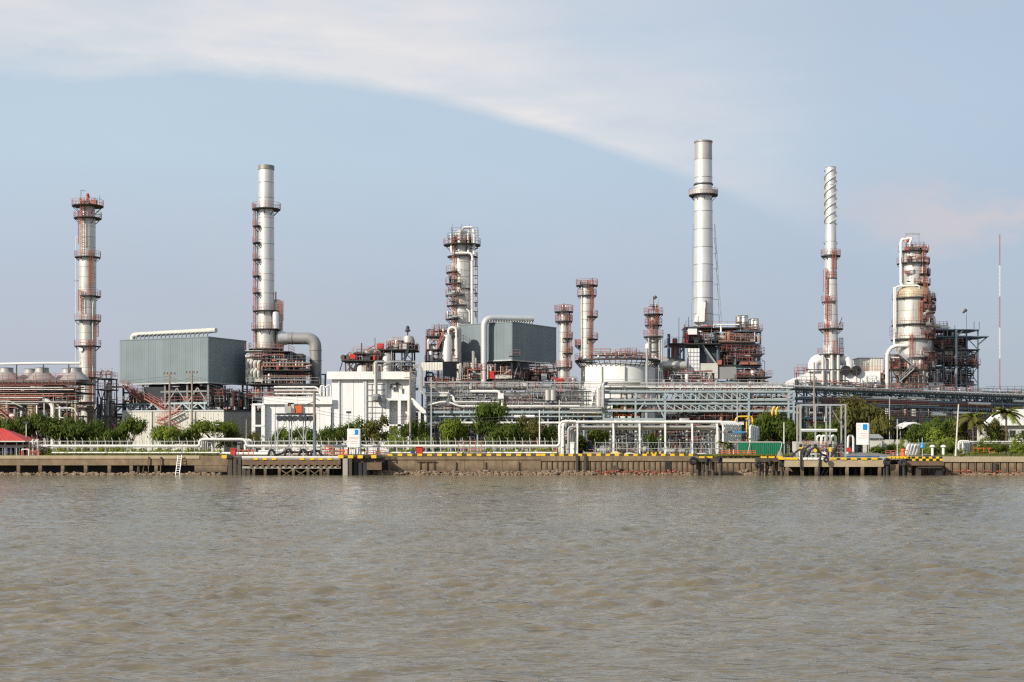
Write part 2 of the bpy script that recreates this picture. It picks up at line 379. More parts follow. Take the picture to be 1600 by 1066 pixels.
def drum(t, x0, x1, y, z, r, m='silver_dull', name='drum', legs=True, parent=None):
    b = MB(); L = x1 - x0; prof = [(0, 0), (r*.55, r*.06), (r*.88, r*.22), (r, r*.5), (r, L - r*.5), (r*.88, L - r*.22), (r*.55, L - r*.06), (0, L)]
    b.lathe(prof, 18); b.v = [(x0 + vz, y + vy, z + vx) for vx, vy, vz in b.v]
    o = t.part(name, b, m, parent)
    if legs:
        for f in (.22, .78): t.stick('saddle', (x0 + L*f, y, z - r*1.5), (x0 + L*f, y, z - r*.7), 0.3, 'steel_dark', r*1.2, parent=o)
    return o
def vessel(t, x, y, z0, z1, r, m='silver_dull', name='vessel', parent=None):
    return t.part(name, MB().lathe([(r*.9, z0), (r, z0 + .05), (r, z1 - r*.5), (r*.85, z1 - r*.2), (r*.5, z1 - r*.05), (0, z1)], 18, x, y), m, parent)
def frame(t, xs, ys, zs, m='steel_dark', w=0.3, braces=(), bw=0.18, z0=0.0):
    w *= 0.8; bw *= 0.8
    for x in xs:
        for y in ys: t.stick('column', (x, y, z0), (x, y, zs[-1]), w, m)
    for z in zs:
        for y in ys: t.stick('beam', (xs[0], y, z - w*.5), (xs[-1], y, z - w*.5), w*.8, m)
        for x in xs[::max(1, len(xs)//3)]: t.stick('beam', (x, ys[0], z - w*.55), (x, ys[-1], z - w*.55), w*.75, m)
    lv = [z0] + list(zs)
    for (i, j, kind, yy) in braces:       # bay i, storey j, kind of diagonal, row of columns
        xa, xb, za, zb = xs[i], xs[i + 1], lv[j], lv[j + 1]; y = ys[yy]
        if kind in '/x': t.stick('brace', (xa, y, za), (xb, y, zb), bw, m)
        if kind in '\\x': t.stick('brace', (xa, y, zb), (xb, y, za), bw, m)
        if kind == 'v':
            t.stick('brace', (xa, y, zb), ((xa + xb)/2, y, za), bw, m); t.stick('brace', (xb, y, zb), ((xa + xb)/2, y, za), bw, m)
        if kind == '^':
            t.stick('brace', (xa, y, za), ((xa + xb)/2, y, zb), bw, m); t.stick('brace', (xb, y, za), ((xa + xb)/2, y, zb), bw, m)
PM = ['pipe_silver', 'pipe_silver', 'pipe_white', 'pipe_rust', 'steel_dark', 'rail_red', 'steel_grey', 'steel_brown', 'silver_dull']
def fill(t, x0, x1, y0, y1, z0, z1, n, seed, kinds='hhvvpbde', mats=PM, rs=1.0):
    """the crowd of small plant inside a storey: drums, standing vessels, bent pipes, boxes, exchangers"""
    g = random.Random(seed)
    for i in range(n):
        k = g.choice(kinds); x = g.uniform(x0, x1); y = g.uniform(y0, y1); m = g.choice(mats); H = z1 - z0
        if k == 'h':
            a = g.uniform(x0, x1 - (x1 - x0)*.35); e = min(x1, a + g.uniform(.3, .8)*(x1 - x0)); z = z0 + g.uniform(.1, .95)*H
            t.pipe([(a, y, z), (e, y, z)], rs*g.uniform(.05, .17), m)
        elif k == 'v':
            t.pipe([(x, y, z0), (x, y, z0 + H*g.uniform(.6, 1.0))], rs*g.uniform(.05, .18), m)
        elif k == 'p':
            z = z0 + g.uniform(.4, .95)*H; e = x + g.choice((-1, 1))*g.uniform(.8, 2.6); e = max(x0, min(x1, e)); r = rs*g.uniform(.07, .2)
            t.pipe([(x, y, z0), (x, y, z), (e, y, z), (e, y, max(z0, z - g.uniform(.6, 2.5)))], r, m, n=7)
        elif k == 'b':
            s_ = rs*g.uniform(.25, .7); hh = rs*g.uniform(.3, 1.1)
            b = MB().box(-s_, -s_*.7, 0, s_, s_*.7, hh); b.box(-s_*1.08, -s_*.78, hh, s_*1.08, s_*.78, hh + .07)
            t.part('cabinet', b, m, smooth=False, loc=(x, y, z0 + .02))
        elif k == 'd':
            r = rs*g.uniform(.3, .6); L = g.uniform(1.6, 3.4); L = min(L, x1 - x0); a = g.uniform(x0, x1 - L)
            drum(t, a, a + L, y, z0 + r*1.6, r, m if m not in ('rail_red', 'steel_dark') else 'silver_dull')
        elif k == 'e':
            r = rs*g.uniform(.25, .5); vessel(t, x, y, z0, z0 + min(H, g.uniform(1.2, 2.6)), r, m)
        elif k == 't':
            r = rs*g.uniform(.05, .12)
            for q in range(3): t.pipe([(x + q*.35, y, z0), (x + q*.35, y, z0 + H)], r, m)
    fy = y0 - .15
    for i in range(n // 4):                # short walkways with handrails, and thin conduits
        w_ = min(g.choice((1.6, 2.4, 3.4)), (x1 - x0)*.9); x = g.uniform(x0, x1 - w_); z = z0 + H*g.uniform(.05, .7); y = g.uniform(fy, y0 + (y1 - y0)*.4); rm = g.choice(('rail_red', 'rail_red', 'rail_grey', 'steel_dark'))
        wk = t.part('walkway', cached(('wk', w_), lambda: MB().box(0, 0, -.08, w_, .7, 0).mesh('walkway', 'grating', False)), None, loc=(x, y, z))
        t.part('railing', cached(('wkr', w_, rm), lambda: railmb([(0, .7, 0), (0, 0, 0), (w_, 0, 0), (w_, .7, 0)], step=.8).mesh('railing', rm, False)), None, parent=wk)
    for i in range(n // 2):
        x, y, r = g.uniform(x0, x1), g.uniform(fy, y1), g.uniform(.03, .07); m = g.choice(('pipe_silver', 'pipe_white', 'steel_grey', 'rail_red', 'steel_dark'))
        if g.random() < .55: stick('conduit', (x, y, z0), (x, y, z0 + H*g.uniform(.7, 1.05)), r, m, t.o, None, 'thin')
        else: z = z0 + H*g.random(); stick('conduit', (x, y, z), (min(x1, x + g.uniform(1, 4)), y, z), r, m, t.o, None, 'thin')
def clad(t, p, q, z0, z1, m, pitch=0.4, dep=0.022, pw=1.6, parent=None, name='cladding_panel'):
    """a wall of ribbed sheets from p to q (x,y), ribs standing out to the right of the walk"""
    p, q = Vector((p[0], p[1], 0)), Vector((q[0], q[1], 0)); L = (q - p).length; d = (q - p) / L; nrm = Vector((d.y, -d.x, 0))
    k = max(1, round(L / pw)); w = L / k
    def mk():
        b = MB(); nr = max(2, round(w / pitch)); s_ = w / nr; pr = []
        for i in range(nr):
            for f, o in ((0, 0), (.3, 0), (.42, dep), (.88, dep)): pr.append(((i + f)*s_, o))
        pr.append((w - .01, 0))
        vs = [(x, -o, 0) for x, o in pr] + [(x, -o, z1 - z0) for x, o in pr]; c = len(pr)
        b.add(vs, [(i, i + 1, i + 1 + c, i + c) for i in range(c - 1)]); return b.mesh(name, m, False)
    me = cached(('clad', round(w, 3), round(z1 - z0, 3), m), mk)
    ang = math.atan2(d.y, d.x)
    for i in range(k):
        a = p + d*w*i; t.part(name, me, None, parent, loc=(a.x, a.y, z0), rz=ang)
# ------------------------------------------------------------------ setting: water, ground
def struct(name, mb, m, smooth=False):
    return tag(link(name, mb.mesh(name, m, smooth)), None, None, None, 'structure')
def water():
    m = bpy.data.materials.new('muddy_water'); m.use_nodes = True; MATS['water'] = m
    N, L = m.node_tree.nodes, m.node_tree.links; b = N['Principled BSDF']
    g = N.new('ShaderNodeNewGeometry')
    def noise(s, sc, d, dist=0.0):
        mp = N.new('ShaderNodeMapping'); mp.inputs['Scale'].default_value = sc; L.new(g.outputs['Position'], mp.inputs[0])
        n = N.new('ShaderNodeTexNoise'); n.inputs['Scale'].default_value = s; n.inputs['Detail'].default_value = d; n.inputs['Distortion'].default_value = dist
        L.new(mp.outputs[0], n.inputs['Vector']); return n.outputs['Fac']
    r = N.new('ShaderNodeValToRGB'); r.color_ramp.elements[0].color = (0.136, 0.113, 0.070, 1); r.color_ramp.elements[1].color = (0.182, 0.150, 0.095, 1)
    r.color_ramp.elements[0].position = .3; r.color_ramp.elements[1].position = .7
    L.new(noise(0.05, (1, 1.6, 1), 4), r.inputs[0]); L.new(r.outputs[0], b.inputs['Base Color'])
    b.inputs['Roughness'].default_value = 0.12; b.inputs['IOR'].default_value = 1.33
    a1 = N.new('ShaderNodeBump'); a1.inputs['Strength'].default_value = 0.75; a1.inputs['Distance'].default_value = 0.26
    L.new(noise(0.9, (0.75, 1.5, 1), 3, 0.5), a1.inputs['Height'])
    a2 = N.new('ShaderNodeBump'); a2.inputs['Strength'].default_value = 0.5; a2.inputs['Distance'].default_value = 0.05
    L.new(noise(3.5, (0.7, 1.5, 1), 2, 0.3), a2.inputs['Height']); L.new(a1.outputs[0], a2.inputs['Normal']); L.new(a2.outputs[0], b.inputs['Normal'])
    ys = [9.0]
    while ys[-1] < 203: ys.append(ys[-1] + max(0.05, ys[-1]**2 / (HC * F) * 0.62))
    ys = np.array(ys); nx = 760
    u = np.linspace(-0.62, 0.62, nx)
    Yg, U = np.meshgrid(ys, u, indexing='ij'); Xg = Yg * U
    dY = np.gradient(ys)[:, None] * np.ones_like(U); dX = Yg * (u[1] - u[0])
    rng = np.random.default_rng(5); Zg = np.zeros_like(Xg)
    for i in range(64):
        lam = 0.4 * (9 ** (i / 63.0)); th = rng.normal(-1.15, 0.55); k = 2*np.pi/lam; kx, ky = k*np.cos(th), k*np.sin(th); ph = rng.uniform(0, 6.28)
        amp = 0.0064 * lam ** 0.5
        att = np.clip((lam - 1.05*np.maximum(dY*abs(np.sin(th)), dX))/ (lam*.5), 0, 1)
        s_ = np.sin(kx*Xg + ky*Yg + ph); Zg += amp*att*(s_ + 0.35*(s_**2 - .5))
    env = 0.85 + 0.28*np.sin(Xg*.11 + 1.3*np.sin(Yg*.07))*np.sin(Yg*.16 + .8*np.sin(Xg*.05)) + .15*np.sin(Xg*.043 - Yg*.09)
    Zg *= np.clip(env, .25, 1.7)
    v = np.stack([Xg, Yg, Zg], -1).reshape(-1, 3); ny = len(ys)
    idx = np.arange(ny*nx).reshape(ny, nx)
    q = np.stack([idx[:-1, :-1], idx[:-1, 1:], idx[1:, 1:], idx[1:, :-1]], -1).reshape(-1, 4)
    me = bpy.data.meshes.new('river'); me.vertices.add(len(v)); me.vertices.foreach_set('co', v.ravel())
    me.loops.add(q.size); me.loops.foreach_set('vertex_index', q.ravel()); me.polygons.add(len(q))
    me.polygons.foreach_set('loop_start', np.arange(0, q.size, 4)); me.polygons.foreach_set('loop_total', np.full(len(q), 4))
    me.polygons.foreach_set('use_smooth', np.ones(len(q), bool)); me.update(); me.materials.append(m)
    tag(link('river', me), 'wide muddy brown river ruffled by small wind waves', None, None, 'structure')
    b = MB()
    b.add([(-1500, -400, -.25), (1500, -400, -.25), (1500, 203, -.25), (-1500, 203, -.25)], [(0, 1, 2, 3)])
    tag(link('river_bed', b.mesh('river_bed', 'water')), None, None, None, 'structure')
water()
QY = 200.0
g = MB(); g.add([(-3000, QY + 2.4, GZ - .02), (3000, QY + 2.4, GZ - .02), (3000, 6000, GZ - .02), (-3000, 6000, GZ - .02)], [(0, 1, 2, 3)])
g.add([(-3000, QY + 2.4, GZ - .02), (3000, QY + 2.4, GZ - .02), (3000, QY + 2.4, -1), (-3000, QY + 2.4, -1)], [(3, 2, 1, 0)])
struct('ground', g, 'ground')
def PX(px, Y=QY): return (px - 800) * Y / F

# ------------------------------------------------------------------ quay walls
def quay_open():
    t = T('quay_deck', 'weathered tan concrete quay deck on short piers, in front of the vine-grown fence', 'quay', 155, QY)
    x0, x1 = t.x(-260), t.x(312)
    b = MB().box(x0, -.15, -1.35, x1, .6, -.42); t.part('edge_beam', b, 'concrete', smooth=False)
    t.part('coping', MB().box(x0, -.25, -.415, x1, 3.0, 0.02), 'concrete_pale', smooth=False)
    pier = MB().box(-.24, -.1, -3.2, .24, .5, -1.352).mesh('pier', 'concrete', False)
    for px in list(range(-250, 0, 35)) + [29, 63, 98, 134, 171, 205, 244]: t.part('pier', pier, None, loc=(t.x(px), 0, 0))
    t.part('retaining_wall', MB().box(x0, 2.1, -3.2, x1, 2.3, -.45), 'black', smooth=False)  # coloured black to stand for the deep shade in the openings
    t.part('wall_panel', MB().box(t.x(304), -.1, -2.3, t.x(355), .55, -1.352), 'concrete', smooth=False)
    t.part('edge_beam', MB().box(t.x(312), -.15, -1.35, t.x(356), .6, -.0), 'concrete', smooth=False)
    for px in (318, 330, 344): t.part('pier', MB().box(t.x(px)-.2, -.05, -3.2, t.x(px)+.2, .5, -2.302), 'wet_pile', smooth=False)
    for px in (233, 252): t.stick('fender_post', (t.x(px), -.4, -2.9), (t.x(px), -.4, -.1), .14, 'timber')
    for px, dx in ((217, .1), (221, -.15), (225, .2)): t.stick('stump', (t.x(px), -.8, -3.0), (t.x(px)+dx, -.8, -1.5), .11, 'wet_pile', shape='cyl')
quay_open()
l = T('quay_ladder', 'white ladder leaning on the quay edge down to the water', 'ladder', 280, 199.4)
for dx in (-.27, .27): l.stick('stile', (dx - .15, -.5, -2.9), (dx + .1, .05, .12), .09, 'white')
for i in range(9):
    f = (i + .5) / 9; l.stick('rung', (-.42 + .25*f, -.5 + .55*f, -2.9 + 3.0*f), (.12 + .25*f, -.5 + .55*f, -2.9 + 3.0*f), .07, 'white')

def kerb(t, xa, xb, z, n, y=-.3):
    w = (xb - xa) / n
    a = MB().box(0, y, z, w*.96, y + .55, z + .32)
    my, mk = cached(('kerb', round(w, 3), z, 'y'), lambda: a.mesh('kerb_block', 'yellow', False)), cached(('kerb', round(w, 3), z, 'k'), lambda: a.mesh('kerb_block', 'steel_brown', False))
    for i in range(n): t.part('kerb_block', my if i % 2 == 0 else mk, None, loc=(xa + w*i, 0, 0))
def quay_wall():
    t = T('quay_wall', 'tan concrete quay wall with yellow and black kerb, rocks at its foot', 'quay', 725, QY)
    x0, x1 = t.x(606), t.x(845)
    t.part('coping', MB().box(x0, -.22, -.55, x1, 2.5, -.02), 'concrete', smooth=False)
    xs = np.linspace(x0, x1, 9)
    for i in range(8): t.part('wall_panel', MB().box(xs[i] + .02, -.08, -2.15, xs[i+1] - .02, .5, -.552), 'concrete', smooth=False)
    t.part('ledge', MB().box(x0, -.2, -2.3, x1, .5, -2.152), 'timber', smooth=False)
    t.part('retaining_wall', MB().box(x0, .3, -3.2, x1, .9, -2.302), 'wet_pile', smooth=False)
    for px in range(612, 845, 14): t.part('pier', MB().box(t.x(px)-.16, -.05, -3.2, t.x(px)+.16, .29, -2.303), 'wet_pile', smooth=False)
    for px in (655, 666, 677, 711, 757, 809): t.stick('fender_post', (t.x(px), -.32, -2.6), (t.x(px), -.32, -.75), .13, 'timber')
    t.stick('fender_rail', (t.x(650), -.33, -.75), (t.x(681), -.33, -.75), .14, 'timber')
    kerb(t, x0, x1, -.02, 31)
quay_wall()
def sheet_wall(label, pa, pb, zt, cap, step, kn, lo=None):
    t = T('sheet_pile_wall', label, 'quay', (pa + pb) / 2, QY, 'sheet pile quay walls')
    x0, x1 = t.x(pa), t.x(pb)
    t.part('cap_beam', MB().box(x0, -.3, zt - cap, x1, 2.5, zt), 'concrete_pale' if not kn else 'concrete', smooth=False)
    w = t.w(step); n = int((x1 - x0) / w); w = (x1 - x0) / n
    p = MB(); p.add([(0, .22, 0), (w*.14, .22, 0), (w*.26, -.12, 0), (w*.88, -.12, 0), (w, .22, 0), (0, .22, 3.4), (w*.14, .22, 3.4), (w*.26, -.12, 3.4), (w*.88, -.12, 3.4), (w, .22, 3.4)],
                    [(i, i+1, i+6, i+5) for i in range(4)])
    me = cached(('sp', round(w, 3)), lambda: p.mesh('sheet_pile', 'sheetpile', False))
    rb = cached(('spr', round(w, 3)), lambda: MB().box(-.07, -.2, 0, .07, .1, 3.4).mesh('pile_rib', 'timber', False))
    for i in range(n):
        t.part('sheet_pile', me, None, loc=(x0 + i*w, 0, zt - cap - 3.4))
        t.part('pile_rib', rb, None, loc=(x0 + i*w, 0, zt - cap - 3.402))
    if kn: kerb(t, x0, x1, zt, kn)
    return t
a = sheet_wall('sheet pile wall with yellow and black kerb behind the orange boom', 845, 1090, -.02, .7, 8.2, 34)
for px in (901, 914): a.stick('fender_post', (a.x(px), -.45, -2.6), (a.x(px), -.45, .1), .3, 'wet_pile')
for dx in (-4, 0, 4): a.stick('stump', (a.x(961 + dx), -.9, -2.9), (a.x(961 + dx*.6), -.8, -1.4), .2, 'wet_pile', shape='cyl')
a.part('hatch', MB().box(a.x(1039), -.28, -2.2, a.x(1047), -.2, -.75), 'black', smooth=False)
a = sheet_wall('tan sheet pile wall with a pale cap beam, past the right end of the jetty', 1474, 1760, -.15, .72, 12, 0)
a.stick('fender_post', (a.x(1552), -.5, -2.9), (a.x(1552), -.5, -.9), .35, 'wet_pile')
sheet_wall('tan sheet pile wall behind the fender piles, below the green fence', 1090, 1474, -.4, .5, 9, 0)
# the wall standing back behind the left jetty
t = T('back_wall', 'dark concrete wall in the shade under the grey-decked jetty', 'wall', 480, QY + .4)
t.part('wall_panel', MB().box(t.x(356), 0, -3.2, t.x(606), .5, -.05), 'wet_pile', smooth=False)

# loose rock and rubble at the foot of the quay
def rocks(name, label, spans, seed, m='rock'):
    g_ = random.Random(seed); b = MB()
    for (pa, pb, n, zm) in spans:
        for i in range(n):
            x, y, s_ = PX(g_.uniform(pa, pb)), QY - g_.uniform(.1, 1.9), g_.uniform(.14, .4)
            z = -.05 + zm * g_.random() * (1 - (QY - y)/2.6); k = 7
            vs = []
            for zz, rr in ((-.5, .8), (.1, 1.0), (.55, .6)):
                for j in range(6):
                    t_ = j*1.047 + g_.random()*.6; q = s_*rr*g_.uniform(.7, 1.15); vs.append((x + q*math.cos(t_), y + q*.8*math.sin(t_), z + zz*s_))
            vs.append((x, y, z + s_*.62))
            b.add(vs, [(j, (j+1) % 6, 6 + (j+1) % 6, 6 + j) for j in range(6)] + [(6 + j, 6 + (j+1) % 6, 12 + (j+1) % 6, 12 + j) for j in range(6)] + [(12 + j, 12 + (j+1) % 6, 18) for j in range(6)])
    tag(link(name, b.mesh(name, m, False)), label, None, None, 'stuff')
rocks('rubble', 'brown rocks heaped at the waterline along the quay', [(-100, 345, 520, .42), (575, 930, 520, .7), (930, 1090, 120, .5), (1090, 1250, 240, .8), (1474, 1600, 110, .3)], 3)
def boom(pa, pb, n, label, seed):
    g_ = random.Random(seed); t = T('oil_boom', label, 'boom', (pa + pb) / 2, QY - 1.2, 'oil booms along the quay foot', z=0)
    me = MB().lathe([(0, -.32), (.13, -.3), (.2, -.15), (.2, .15), (.13, .3), (0, .32)], 10).mesh('float', 'boom_orange')
    for i in range(n):
        o = t.part('float', me, None, loc=(t.x(pa + (pb - pa)*(i + .5)/n), g_.uniform(-.4, .7), g_.uniform(.05, .65)))
        o.rotation_euler = (g_.uniform(-.4, .4), R(90) + g_.uniform(-.35, .35), g_.uniform(-.3, .3)); q = g_.uniform(.35, .7); o.scale = (q, q, q*1.2)
boom(932, 1072, 60, 'orange floating oil boom heaped along the kerbed sheet pile wall', 1)
boom(1474, 1600, 30, 'orange floats lying at the foot of the pale-capped sheet piles', 2)

# ------------------------------------------------------------------ jetties
def tyre(px, py, Y, R_, label, rz=0.0):
    b = MB(); r = R_*.36; n, k = 22, 10; vs, fs = [], []
    for i in range(n):
        a = 2*math.pi*i/n
        for j in range(k):
            c = 2*math.pi*j/k; q = R_ - r + r*math.cos(c); vs.append((q*math.cos(a), r*.95*math.sin(c), q*math.sin(a)))
    fs = [(i*k+j, ((i+1) % n)*k+j, ((i+1) % n)*k+(j+1) % k, i*k+(j+1) % k) for i in range(n) for j in range(k)]
    b.add(vs, fs); o = link('tyre_fender', b.mesh('tyre_fender', 'rubber'), None, (PX(px, Y), Y, HC + (HY - py)*Y/F), rz)
    tag(o, label, 'tyre', 'tyre fenders on the jetties'); return o
def left_jetty():
    t = T('jetty', 'grey-decked jetty with white edge strip and yellow blocks, hose tower on top', 'jetty', 475, 196.5)
    x0, x1, D = t.x(352), t.x(598), 3.4
    xa, xb = t.x(378), t.x(532)
    t.part('deck_slab', MB().box(xa, 0, -.5, xb, D, -.12), 'concrete_grey', smooth=False)
    t.part('edge_strip', MB().box(xa, -.08, -.24, xb, .2, -.04), 'white', smooth=False)
    t.part('fascia', MB().box(xa, .08, -1.25, xb, .45, -.502), 'timber', smooth=False)
    t.part('deck_slab', MB().box(x0, .6, -.5, xa - .02, D, -.12), 'concrete_grey', smooth=False)
    t.part('deck_slab', MB().box(xb + .02, .6, -.9, x1, D, -.15), 'steel_brown', smooth=False)
    by = MB().box(-.3, -.05, -.55, .3, .09, -.25).mesh('edge_block', 'yellow', False)
    for px in (400, 414, 428, 472, 488, 501, 515): t.part('edge_block', by, None, loc=(t.x(px), 0, 0))
    t.part('lower_beam', MB().box(xa, .2, -1.75, xb, .5, -1.45), 'concrete_grey', smooth=False)
    blk = MB().box(-.2, -.05, -1.55, .2, .3, -1.252).mesh('bearing', 'timber', False)
    for px in range(392, 530, 9): t.part('bearing', blk, None, loc=(t.x(px), .1, 0))
    pile = MB().box(-.19, 0, -3.4, .19, .4, -1.76).mesh('pile', 'concrete', False)
    pxs = (396, 414, 436, 458, 481, 501, 512)
    for px in pxs: t.part('pile', pile, None, loc=(t.x(px), .15, 0)); t.part('pile', pile, None, loc=(t.x(px) + .5, 2.4, 0))
    for a_, c in zip(pxs[2:6], pxs[3:]):
        t.stick('brace', (t.x(a_), .35, -1.8), (t.x(c), .35, -3.1), .16, 'concrete'); t.stick('brace', (t.x(a_), .3, -3.1), (t.x(c), .3, -1.8), .16, 'concrete')
    for px, w in ((355, 7), (364, 5), (371, 5), (378, 5), (386, 4)): t.part('pile', MB().box(t.x(px), .3, -3.4, t.x(px + w), .8, -.13), 'wet_pile', smooth=False)
    t.part('dolphin', MB().box(t.x(536), -.2, -3.4, t.x(550), .8, -.3), 'wet_pile', smooth=False)
    t.part('dolphin_plate', MB().box(t.x(536), -.32, -3.3, t.x(543.5), -.21, -.35), 'concrete_grey', smooth=False)
    for px in (554, 563, 571): t.stick('pile', (t.x(px), .9, -3.4), (t.x(px), .9, -.9), .5, 'black', shape='cyl')
    t.part('fender_block', MB().box(t.x(573), .2, -1.95, t.x(596), .59, -.91), 'timber', smooth=False)
    yb = MB().box(-.36, -.2, -.32, .36, .45, .12)
    for px, y in ((350, .3), (358, .3), (533, -.2), (548, -.1), (563, -.1), (572, .2), (584, .2), (592, .2)):
        t.part('edge_block', yb, 'yellow', smooth=False, loc=(t.x(px), y, 0)) if px not in (358, 572, 592) else t.part('edge_block', yb, 'black', smooth=False, loc=(t.x(px), y, 0))
    return t
left_jetty()
def dolphin(px, label, piles, tyres, top='yellow'):
    t = T('mooring_dolphin', label, 'dolphin', px, 195.2, 'mooring dolphins of the dark-piled jetty', z=0)
    xs = [t.x(p) for p in piles]
    for x, p in zip(xs, piles): t.stick('pile', (x, (hash(p) % 3)*.25, -.6), (x + .04, (hash(p) % 3)*.25, 2.05), .22, 'wet_pile', shape='cyl')
    t.part('cap', MB().box(xs[0] - .3, -.35, 1.9, xs[-1] + .3, 2.2, 2.42), 'wet_pile', smooth=False)
    for i in range(max(2, int((xs[-1] - xs[0]) / 1.1))):
        x = xs[0] + (i + .5)*1.1; t.part('edge_block', MB().box(x - .36, -.38, 2.423, x + .36, .3, 2.66), top, smooth=False)
    return t
dolphin(1107, 'cluster of black piles with yellow top blocks and hanging tyres left of the green fence', (1090, 1094, 1099, 1105, 1114, 1125), ())
dolphin(1205, 'longer row of dark piles under yellow blocks left of the beige jetty beam', (1187, 1191, 1199, 1207, 1214, 1221, 1227), ())
tyre(1083, 720.5, 194.6, .62, 'large black tyre hung flat on the front of the left pile cluster', .25)
tyre(1105, 721, 194.5, .55, 'black tyre hung edge-on in the middle of the left pile cluster', 1.1)
tyre(1125, 718, 194.6, .42, 'small black tyre at the right side of the left pile cluster', .9)
tyre(1184, 726, 194.5, .5, 'black tyre at the left end of the long dark pile row', .4)
tyre(1204, 724, 194.5, .45, 'black tyre in the middle of the long dark pile row', 1.0)
tyre(1222, 725, 194.5, .48, 'black tyre at the right end of the long dark pile row', .3)
tyre(1291, 718.5, 193.5, .42, 'small tyre hung over the beige beam of the jetty', .1)
tyre(1386, 722, 193.4, .58, 'large tyre at the right end of the beige beam', .2)
tyre(1411, 723, 193.4, .55, 'large tyre on the concrete post below the orange drum', -.2)
def right_jetty():
    t = T('jetty', 'jetty with long beige fascia beam and yellow edge blocks, on square piles', 'jetty', 1305, 194.2, z=0)
    x0, x1 = t.x(1226), t.x(1381)
    t.part('fascia', MB().box(x0, 0, 1.22, x1, .5, 2.2), 'concrete_pale', smooth=False)
    t.part('deck_slab', MB().box(x0 + .1, .1, 2.202, x1 + 3.0, 5.4, 2.5), 'concrete_grey', smooth=False)
    pile = MB().box(-.2, 0, -.8, .2, .4, 1.22).mesh('pile', 'concrete', False); pd = MB().box(-.2, 0, -.8, .2, .4, 2.2).mesh('pile', 'wet_pile', False)
    for px in (1230, 1254, 1276, 1299, 1324, 1348, 1375): t.part('pile', pile, None, loc=(t.x(px), .05, -.002))
    for px in range(1236, 1380, 12): t.part('pile', pd, None, loc=(t.x(px), 2.6, -.003))
    for px in (1283, 1290): t.stick('brace', (t.x(px), .8, -.3), (t.x(px + 8), .8, 1.2), .14, 'steel_dark')
    for px, k in ((1222, 'yellow'), (1233, 'yellow'), (1243, 'yellow'), (1250, 'white'), (1258, 'white'), (1266, 'white'), (1274, 'white'), (1283, 'white'), (1302, 'yellow'), (1318, 'yellow'), (1334, 'yellow'), (1350, 'yellow'), (1366, 'yellow')):
        w = .42 if k == 'yellow' else .3
        t.part('edge_block', MB().prism([(-w, 0), (w, 0), (w*1.1, .14), (w*.55, .3), (-w*.55, .3), (-w*1.1, .14)], -.12, .5), k, smooth=False, loc=(t.x(px), 0, 2.203))
    for i, px in enumerate(range(1292, 1378, 16)): t.part('edge_block', MB().box(-.3, -.05, 0, .3, .5, .2), 'black', smooth=False, loc=(t.x(px + 2), .0, 2.203)) if px > 1300 else None
    t.part('post', MB().box(t.x(1393), -.1, -.8, t.x(1404), .6, 1.55), 'concrete', smooth=False)
    for px in (1383, 1388, 1407, 1414): t.stick('pile', (t.x(px), .5, -.8), (t.x(px), .5, 2.19), .28, 'black', shape='cyl')
    t.part('pile', MB().box(t.x(1419), .2, -.8, t.x(1425), .7, 1.39), 'concrete', smooth=False); t.part('pile', MB().box(t.x(1432), .2, -.8, t.x(1440), .7, 1.25), 'wet_pile', smooth=False)
    t.part('lower_beam', MB().box(t.x(1418), -.2, 1.4, t.x(1473), .5, 2.05), 'timber', smooth=False)
    t.part('ledge', MB().box(t.x(1434), .0, 1.05, t.x(1472), .4, 1.25), 'wet_pile', smooth=False)
    t.part('pile', MB().box(t.x(1464), .4, -.8, t.x(1474), .9, 1.39), 'black', smooth=False)
    for j in range(2):
        for i in range(10):
            px = 1419 + i*5.4; t.part('edge_block', MB().box(t.x(px), -.25 + j*.2, 2.055 + j*.29, t.x(px + 5.1), .4, 2.335 + j*.29), 'yellow' if (i + j) % 2 else 'black', smooth=False)
    t.part('deck_slab', MB().box(t.x(1383), .6, 2.505, t.x(1474), 5.4, 2.6), 'concrete_grey', smooth=False)
    for px in range(1388, 1420, 6): t.part('edge_block', MB().box(t.x(px), -.05, 2.36, t.x(px + 4.5), .5, 2.66), 'yellow' if px % 12 else 'orange', smooth=False)
right_jetty()
# black cargo hoses
def hose(name, px, Y, z, label, arcs, r, m='rubber'):
    t = T(name, label, 'hose', px, Y, 'cargo hoses on the jetties', z=z)
    for a_ in arcs: t.part('hose', MB().tube(bend([(t.x(p), y, h) for p, y, h in a_], 1.2, 5), r, 8), m)
hose('cargo_hose', 1262, 194.6, 2.52, 'black hoses looping over the beige jetty beam and hanging to the water',
     [[(1238, .5, .1), (1246, .3, .9), (1252, -.3, 1.2), (1250, -.6, .1), (1250, -.6, -1.6)], [(1262, .5, .1), (1266, .2, 1.0), (1274, -.2, 1.5), (1284, .2, .4), (1292, .5, .2)], [(1292, .3, .2), (1282, -.3, .5), (1279, -.6, -.6), (1278, -.6, -2.4)],
      [(1300, .6, .1), (1306, .2, 1.2), (1310, .2, 1.9)], [(1257, .8, 0), (1260, .6, 1.3), (1268, .6, 1.7)]], .14)
hose('cargo_hose', 462, 197.5, GZ - .12, 'black and white hoses coiled in arches on the grey-decked jetty',
     [[(418, .3, 0), (420, .3, .7), (424, .3, 1.1), (428, .3, .6), (430, .3, 0)], [(444, .3, 0), (446, .3, .9), (452, .3, 1.1), (456, .3, .4)], [(466, .4, 0), (468, .4, .8), (474, .4, 1.1), (480, .4, .5), (482, .4, 0)], [(484, .3, 0), (488, .3, .9), (496, .3, .9), (502, .3, .2), (506, .3, 0)], [(430, .7, .2), (446, .7, .7), (470, .7, .6), (500, .7, .8)]], .16)
